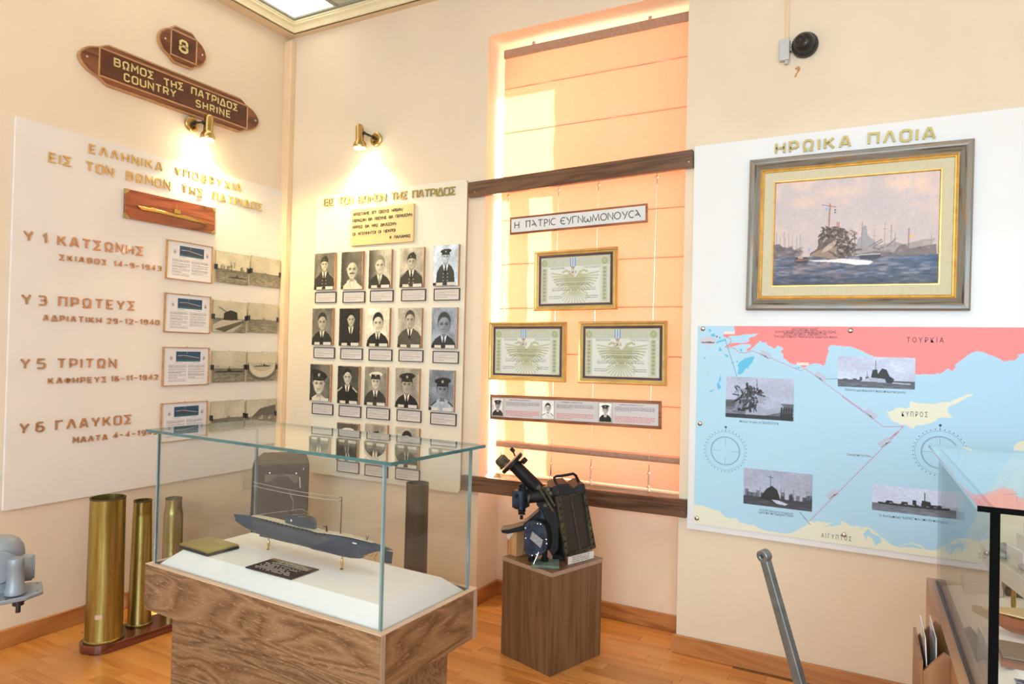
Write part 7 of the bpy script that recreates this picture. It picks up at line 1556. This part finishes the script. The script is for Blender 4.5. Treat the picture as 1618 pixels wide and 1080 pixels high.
for x in (0.06, 0.13, 0.60):
    MB().lathe([(0.020,0.150),(0.019,0.168),(0.012,0.176),(0.001,0.177)], 16, TR(x, 0)).obj('gun_turret', SHIPD, sm, smooth=True); MB().cyl((x-0.01,0.004,0.168), (x-0.065,0.004,0.178), 0.003, n=6).obj('gun_barrel', SHIPD, sm)
for x, h_ in ((0.20,0.34),(0.29,0.27),(0.47,0.26)):
    MB().cyl((x,0,0.15), (x+0.01,0,h_), 0.0022, 0.0012, n=6).obj('mast', SHIPG, sm); MB().cyl((x+0.004,-0.03,h_-0.05), (x+0.004,0.03,h_-0.05), 0.0012, n=5).obj('yard', SHIPG, sm)
    for s_ in (-1, 1): MB().cyl((x+0.008,0,h_-0.02), (x+0.08,s_*0.045,0.15), 0.0008, n=4).obj('stay', SHIPG, sm)
for s_ in (-1, 1):
    for x in (0.15, 0.27, 0.40): MB().sphere((x, s_*0.040, 0.168), 0.013, 10, 0, (2.0,0.7,0.6)).obj('lifeboat', SHIPD, sm, smooth=True)
for x in (0.13, 0.66): MB().lathe([(0.012,0.0005),(0.012,0.004),(0.004,0.008),(0.006,0.04),(0.004,0.10)], 12, TR(x, 0)).obj('stand_post', BRASS, sm, smooth=True)

bt_ = thing('wooden_boat', 'small varnished boat model covered with four blue photographs in the right cabinet', 'model', loc=(0.20, 2.09, 0.9305), rz=math.radians(2))
st = [(0.0,0.002,0.060,0.045),(0.08,0.034,0.052,0.012),(0.20,0.058,0.048,0.003),(0.36,0.066,0.048,0.0),(0.52,0.055,0.050,0.003),(0.62,0.030,0.054,0.010)]
vs = []; fs = []
for x, hw_, zt_, zb_ in st: vs += [(x,-hw_,zt_),(x,-hw_*0.9,zb_+(zt_-zb_)*0.45),(x,-hw_*0.4,zb_),(x,hw_*0.4,zb_),(x,hw_*0.9,zb_+(zt_-zb_)*0.45),(x,hw_,zt_)]
for i in range(len(st)-1):
    for k in range(5): fs.append((6*i+k, 6*i+6+k, 6*i+7+k, 6*i+k+1))
    fs.append((6*i+5, 6*i+11, 6*i+6, 6*i))
fs += [tuple(range(6)), tuple(range(6*len(st)-1, 6*len(st)-7, -1))]
fixn(MB().add(vs, fs).obj('hull', REDWOOD, bt_, smooth=True))
MB().prism([(0.02,-0.006),(0.10,-0.036),(0.36,-0.062),(0.6,-0.034),(0.6,0.034),(0.36,0.062),(0.10,0.036),(0.02,0.006)], 0.056, 0.060).obj('cream_deck', CREAMB, bt_)
for x, y_ in ((0.17,-0.024),(0.17,0.026),(0.29,-0.028),(0.29,0.028),(0.41,-0.028),(0.41,0.028)):
    P = Pic(0.095, 0.042, 40, 20, (0.16,0.22,0.50)); n_ = P.noise(14, int(x*100+y_*100), 0.6); P.put((n_ > 0.55).astype(float), (0.75,0.76,0.80), 0.8); P.put((n_ < 0.22).astype(float), (0.1,0.1,0.15), 0.8); P.obj('photo_print', PRINT, bt_, TR(x, y_, 0.0605))
flat_block('book_plate', 'dark brown plate printed with rows of text at the front of the right cabinet', 'plate', [(0.235,1.87),(0.47,1.875),(0.465,1.99),(0.23,1.985)], 0.9305, [('block', 0.018, 0.0, MAHOG), ('plate', 0.004, 0.004, plain('brown_print_plate', (0.20,0.16,0.11), 0.4, var=0.2, nscale=90))])
flat_block('crest_plate', 'olive gilt plate on a black block at the back of the right cabinet', 'plate', [(0.315,2.44),(0.42,2.44),(0.42,2.53),(0.315,2.53)], 0.9305, [('base_block', 0.028, 0.0, BLACKP), ('plate', 0.006, 0.004, GREENB)])
flat_block('pane_image_block', 'flat beige box lying left of the gilt plate in the right cabinet', 'box', [(0.21,2.42),(0.305,2.42),(0.305,2.52),(0.21,2.52)], 0.9305, [('box', 0.022, 0.0, plain('pane_image_beige', (0.55,0.44,0.36), 0.7)), ('lid', 0.006, 0.003, plain('pane_image_pale_beige', (0.60,0.50,0.42), 0.7))])  # added block imitating the plate as mirrored and seen through the side pane
P = Pic(0.10, 0.07, 40, 28, (0.12,0.16,0.30)); n_ = P.noise(12, 5); P.put((n_ > 0.6).astype(float), (0.6,0.65,0.75), 0.8)
o = tag(P.obj('loose_photograph', PRINT, None, Matrix.Translation((0.30,1.78,0.9312)) @ Matrix.Rotation(0.03, 4, 'Z')), 'small blue photograph lying at the front of the right cabinet', 'photograph')

# ------------------------------------------------------------------ brass shell cases on their plinth
pl_ = thing('shell_plinth', 'long red varnished wooden plinth with rounded end on the floor', 'plinth', loc=(-3.590, 2.195, 0), rz=math.radians(-94.5+180))
prf = [(0.66,-0.100),(0.66,0.100)]+[(0.0+0.108*math.cos(a), 0.104*math.sin(a)) for a in [math.radians(90+15*k) for k in range(13)]]
MB().prism(prf, 0, 0.045).obj('plinth_board', wood('plinth_wood', (0.05,0.010,0.006), (0.125,0.026,0.013), (0.18,0.042,0.02), 0, 9, 1.0, 0.22, fine=0.4, coat=0.5, dist=4), pl_, bevel=0.006, seg=3)
def shell(name, label, x, y, prof, inner=True):
    t = thing(name, label, 'shell case', loc=(x, y, 0.0455), group='brass shell cases on the red plinth')
    r, z = prof[-1]
    MB().lathe(prof+[(r-0.0035, z), (r-0.005, z-0.12), (0.001, z-0.121)], 48, None, 0, (True, False)).obj('case_wall', SHELLB, t, smooth=True)
    MB().lathe([(prof[0][0]+0.004,0.0005),(prof[0][0]+0.0055,0.004),(prof[0][0]+0.0055,0.010),(prof[0][0]+0.002,0.014)], 48).obj('base_rim', SHELLB, t, smooth=True)
    MB().lathe([(r-0.0038,z+0.0012),(r+0.0008,z+0.0012),(r+0.0008,z-0.006)], 48, None, 0, (False,False)).obj('tarnished_lip', plain('tarnish', (0.10,0.065,0.035), 0.5, 0.6, var=0.3, nscale=30) if 'tarnish' not in MATS else MATS['tarnish'], t, smooth=True)
    return t
s1 = shell('brass_shell_case', 'widest brass shell case, standing at the rounded end of the red plinth', -3.588, 2.197, [(0.0895,0.0),(0.0895,0.018),(0.0885,0.03),(0.0835,0.737)])
pt = MB(); n = 6; vs = []
for k in range(n+1):
    a = math.radians(-38-22*k/n); vs += [(0.0895*math.cos(a),0.0895*math.sin(a),0.128+0.003*(k%2)), (0.0895*math.cos(a),0.0895*math.sin(a),0.155-0.004*((k+1)%2))]
pt.add(vs, [(2*k, 2*k+2, 2*k+3, 2*k+1) for k in range(n)]); pt.obj('paper_scrap', plain('pinkish_paper', (0.72,0.52,0.42), 0.7), s1, label='torn pinkish paper scrap')
shell('brass_shell_case', 'slim tapering brass shell case, middle of the three on the red plinth', -3.612, 2.408, [(0.0610,0.0),(0.0605,0.016),(0.0590,0.03),(0.0480,0.60),(0.0465,0.606),(0.0475,0.612),(0.0455,0.682)])
shell('brass_shell_case', 'bottle-necked brass shell case seen through the display case glass', -3.636, 2.615, [(0.0550,0.0),(0.0545,0.02),(0.0535,0.55),(0.051,0.575),(0.0455,0.600),(0.0445,0.655)])
tg = thing('card_tag', 'small cream card tag tied with string at the end of the plinth', 'tag', loc=(-3.405, 2.52, 0.0), rz=math.radians(40))
MB().prism([(-0.032,-0.012),(0.022,-0.020),(0.036,-0.006),(0.036,0.008),(0.022,0.020),(-0.032,0.020)], 0.0, 0.0015, 0, Matrix.Translation((0,0,0.018)) @ Matrix.Rotation(math.radians(38), 4, 'X')).obj('card', GREENTAG, tg)
MB().lathe([(0.006,0.0),(0.006,0.0022),(0.0025,0.0022)], 12, Matrix.Translation((0.024,0,0.018)) @ Matrix.Rotation(math.radians(38), 4, 'X')).obj('eyelet', CHROME, tg)
MB().tube([(0.024,0,0.020),(0.0,-0.03,0.012),(-0.03,-0.035,0.004),(-0.045,-0.01,0.003),(-0.05,0.02,0.03)], 0.0009, 5).obj('string', PAPER, tg)

# ------------------------------------------------------------------ dark shell case and black cabinet behind the display case
dk_ = thing('dark_shell_case', 'tall dark bronze cylinder standing behind the display case below the portraits', 'shell case', loc=(-2.25, 3.10, 0))
DBR = plain('dark_bronze', (0.075,0.055,0.045), 0.4, 0.6, var=0.2)
MB().lathe([(0.069,0.0),(0.069,0.02),(0.064,0.03),(0.0615,0.868),(0.058,0.868),(0.056,0.75),(0.001,0.749)], 40, None, 0, (True,False)).obj('case_wall', DBR, dk_, smooth=True)
MB().lathe([(0.0575,0.8685),(0.0622,0.8685),(0.0622,0.862)], 40, None, 0, (False,False)).obj('lip', plain('dark_lip', (0.14,0.10,0.07), 0.4, 0.7), dk_, smooth=True)
bc = thing('black_cabinet', 'black metal instrument cabinet standing in the corner behind the display case', 'cabinet', loc=(-3.45, 3.25, 0), rz=math.atan2(0.728, 0.685))
BK = plain('cabinet_black', (0.016,0.017,0.021), 0.42, 0.2, var=0.35, nscale=14)
fr = [(-0.172,0.0),(0.172,0.0),(0.172,0.845),(-0.172,0.845)]; bk_ = [(-0.165,0.0),(0.185,0.0),(0.185,0.875),(0.165,0.905),(-0.110,0.905),(-0.165,0.865)]
MB().box((-0.172,-0.10,0.0), (0.172,0.12,0.845)).obj('cabinet_body', BK, bc, bevel=0.006)
top_ = MB(); top_.add([(-0.172,-0.10,0.845),(0.172,-0.10,0.845),(0.172,0.12,0.845),(-0.172,0.12,0.845),(-0.115,-0.02,0.895),(0.15,-0.02,0.897),(0.15,0.10,0.897),(-0.115,0.10,0.895)], [(0,1,5,4),(1,2,6,5),(2,3,7,6),(3,0,4,7),(4,5,6,7),(3,2,1,0)])
fixn(top_.obj('sloped_top', BK, bc, bevel=0.004))
gp = MB(); T = Matrix.Translation((0,-0.101,0)) @ Rx
arch = [(x, z) for x, z in [(-0.0975,0.7837),(-0.0486,0.7846),(0.0125,0.7827),(0.0503,0.7804),(0.1051,0.7772),(0.1017,0.7250),(0.0755,0.7259),(0.0411,0.7693),(-0.0155,0.7712),(-0.0614,0.7382),(-0.0986,0.7371)]]
gp.prism(arch, 0, 0.003, 0, T); gp.obj('grey_faceplate', plain('faceplate_grey', (0.11,0.10,0.085), 0.5, var=0.3, nscale=30), bc, label='worn grey arched faceplate')
rb = MB()
for k in range(11):
    z_ = 0.775-k*0.0095; hw_ = 0.03+min(0.06, k*0.012); rb.box((-0.005-hw_,-0.1045,z_), (-0.005+hw_,-0.101,z_+0.004))
stuff(rb.obj('louvre_ribs', BK, bc))
for p in [(-0.0684,0.7926),(0.0930,0.7851)]: MB().lathe([(0.006,0),(0.005,0.003),(0.001,0.004)], 10, Matrix.Translation((p[0],-0.101,p[1])) @ Rx).obj('screw', CHROME, bc)
p, q_ = (0.1136,0.7644), (0.1193,0.6944); MB().cyl((p[0],-0.108,p[1]), (q_[0],-0.112,q_[1]), 0.004, n=8).obj('lever', plain('worn_lever', (0.45,0.45,0.43), 0.35, 0.6), bc)
p = (0.1351,0.8187); MB().cyl((p[0],-0.104,p[1]), (p[0]+0.002,-0.110,p[1]-0.01), 0.004, n=8).obj('knob', MATS['worn_lever'], bc)

# ------------------------------------------------------------------ grey machine at the left edge
gm = thing('grey_machine', 'light grey enamelled naval machine part cut off by the left edge', 'machine', loc=(-2.6, 1.3, 0), rz=math.atan2(0.894, 0.447))
hpts = [(0.115,0),(0.115,0.012),(0.098,0.016)]
dome = MB(); dome.lathe([(0.072,0.740),(0.072,0.862),(0.068,0.885),(0.055,0.905),(0.036,0.917),(0.001,0.921)], 32, TR(-0.065, 0.06)); dome.obj('domed_housing', GREYP, gm, smooth=True)
MB().cyl((-0.065,0.06,0.83), (-0.065,-0.02,0.83), 0.060, 0.055, n=28).obj('side_boss', GREYP, gm, smooth=True, bevel=0.004)
v_ = MB(); v_.lathe([(0.0295,0.748),(0.0295,0.765),(0.0265,0.770),(0.0235,0.835),(0.0245,0.838),(0.0245,0.862),(0.022,0.867),(0.001,0.868)], 28, TR(-0.018, -0.055)); v_.obj('front_cylinder', GREYP, gm, smooth=True)
MB().cyl((-0.03,0.03,0.808), (0.030,0.03,0.808), 0.046, n=28).obj('end_drum', GREYP, gm, smooth=True, bevel=0.005, seg=2)
MB().cyl((0.028,0.03,0.808), (0.036,0.03,0.808), 0.040, n=28).obj('end_cap', GREYP, gm, smooth=True, bevel=0.002)
MB().prism([(-0.16,-0.115),(0.015,-0.085),(0.062,-0.045),(0.058,0.07),(-0.16,0.11)], 0.728, 0.742).obj('flange_plate', GREYP, gm, bevel=0.003)
for x, y_ in ((0.045,-0.040),(-0.04,-0.085),(0.045,0.05)): MB().cyl((x,y_,0.742), (x,y_,0.7425), 0.005, n=8).obj('bolt_hole', BLACKP, gm)
MB().lathe([(0.001,0.679),(0.0075,0.679),(0.0075,0.702),(0.017,0.704),(0.017,0.714),(0.022,0.716),(0.022,0.728)], 16, TR(-0.008, -0.04)).obj('bottom_bolt', BLACKP, gm)
MB().box((-0.42,-0.05,0.74), (-0.12,0.08,0.84)).obj('arm', GREYP, gm, bevel=0.01); MB().cyl((-0.40,0.015,0.03), (-0.40,0.015,0.75), 0.06, n=24).obj('column', GREYP, gm, smooth=True); MB().cyl((-0.40,0.015,0.0), (-0.40,0.015,0.03), 0.15, n=28).obj('column_foot', GREYP, gm)

# ------------------------------------------------------------------ steel lever in the foreground
lv = thing('steel_lever', 'grey steel lever with a drilled eye leaning up in the right foreground', 'lever', loc=(0.022, 2.0, 0))
TT = Vector((-0.3060, 0.0, 1.058)); BB = Vector((0.0, 0.0, 0.03))
dirn = (TT-BB).normalized(); side = Vector((0,1,0)); nrm = dirn.cross(side).normalized()
Mx = Matrix((dirn, nrm, side)).transposed().to_4x4(); Mx.translation = BB
Ly = (TT-BB).length
def tb_(x): return 0.0115+0.008*(1-x/Ly)
mb = MB(); yaw = math.radians(28)
Mx = Mx @ Matrix.Rotation(yaw, 4, 'X')
vs = []
for x in (0.0, Ly-0.012): 
    t_ = tb_(x); vs += [(x,-t_,-0.011),(x,t_,-0.011),(x,t_,0.011),(x,-t_,0.011)]
mb.add(vs, [(0,1,2,3),(7,6,5,4),(0,4,5,1),(1,5,6,2),(2,6,7,3),(3,7,4,0)]); fixn(mb.obj('bar', STEEL, lv, M=Mx, bevel=0.002))
ey = MB(); n = 24; vs = []; fs = []
for k in range(n):
    a = 2*math.pi*k/n; ca, sa = math.cos(a), math.sin(a)
    vs += [(0.017*ca,0.017*sa,-0.012),(0.006*ca,0.006*sa,-0.012),(0.006*ca,0.006*sa,0.012),(0.017*ca,0.017*sa,0.012)]
for k in range(n):
    j = (k+1) % n
    for q_ in range(4): fs.append((4*k+q_, 4*j+q_, 4*j+(q_+1) % 4, 4*k+(q_+1) % 4))
fixn(ey.add(vs, fs).obj('eye', STEEL, lv, M=Mx @ Matrix.Translation((Ly,0,0)), smooth=True, bevel=0.0015))
MB().cyl((0,-0.035,0.03), (0,0.035,0.03), 0.02, n=16).obj('pivot', STEEL, lv); MB().box((-0.09,-0.06,0), (0.06,0.06,0.022)).obj('foot_plate', STEEL, lv, bevel=0.003)
MB().cyl((-0.01,-0.045,0.03), (-0.336,-0.02,0.700), 0.010, 0.008, n=12).obj('short_rod', STEEL, lv, smooth=True)

# ------------------------------------------------------------------ sub-parts: fittings belong to the part that carries them
SUBS = {'optical_instrument': (('bolt','cover_plate'),('data_plate','cover_plate'),('fitting','centre_casting'),('linkage_rod','centre_casting'),('knob_stem','tube_flange'),('focus_knob','tube_flange'),('centre_rib','shutter_plate'),('tube_collar','cross_tube'),('plug_ring','bottom_plug')),
 'submarine_model': (('periscope','conning_tower'),('pennant_mark','conning_tower'),('bridge_fitting','conning_tower'),('gun_barrel','gun_mount'),('guard_rail','deck'),('stern_bitt','deck'),('post_light','deck_post'),('name_strip','hull')),
 'submarine_plaque': (('corner_plate','board'),('hanger','board')), 'name_plaque': (('screw','board'),('letter','panel')), 'number_plaque': (('screw','board'),('letter','panel')),
 'wooden_rail': (('screw','bar'),), 'pedestal': (('screw_cap','front_panel'),), 'display_case': (('screw_cap','front_board'),('edge_strip','side_board')),
 'spot_lamp': (('screw','wall_rose'),('switch','wall_rose'),('vent_slot','lamp_shade')), 'roman_blind': (('bracket','headrail'),), 'hanging_sign': (('letter','white_plate'),), 'poem_plate': (('letter','plate'),),
 'framed_certificate': (('gilt_fillet','navy_mat'),('cross_medal','ribbon'),('lettering','certificate_sheet')), 'clip_framed_photograph': (('hanger','backing_board'),), 'framed_text_sheet': (('hanger','frame'),),
 'portrait_photograph': (('name_slip','photo_print'),('number_slip','photo_print')), 'caption_strip': (('photo_print','photo_border'),), 'warship_model': (('yard','mast'),('gun_barrel','gun_turret')),
 'wooden_boat': (('photo_print','cream_deck'),), 'black_cabinet': (('louvre_ribs','cabinet_body'),('lever','cabinet_body'),('knob','cabinet_body')), 'grey_machine': (('bolt_hole','flange_plate'),('bottom_bolt','flange_plate'),('end_cap','end_drum')),
 'security_camera': (('grip_ribs','base_ring'),('lens','eyeball'),('inner_lens','eyeball')), 'junction_box': (('cable_gland','box'),), 'caption_card': (('lettering','card'),), 'engraved_plaque': (('lettering','plate'),('underline','plate'),('engraved_lines','plate'))}
def base_name(o): return o.name.split('.')[0]
for root in [o for o in bpy.data.objects if o.parent is None and base_name(o) in SUBS]:
    kids = list(root.children)
    for cn, pn in SUBS[base_name(root)]:
        hosts = [c for c in kids if base_name(c) == pn]
        if not hosts: continue
        for i, c in enumerate([c for c in kids if base_name(c) == cn]):
            if cn == 'bolt' and c.data.materials[0].name == 'black_metal': continue
            host = hosts[min(i, len(hosts)-1)] if len(hosts) > 1 and cn in ('photo_print', 'yard', 'gun_barrel', 'knob_stem') else hosts[0]
            ml = host.matrix_basis.inverted() @ c.matrix_basis
            c.parent = host; c.matrix_parent_inverse = Matrix.Identity(4); c.matrix_basis = ml
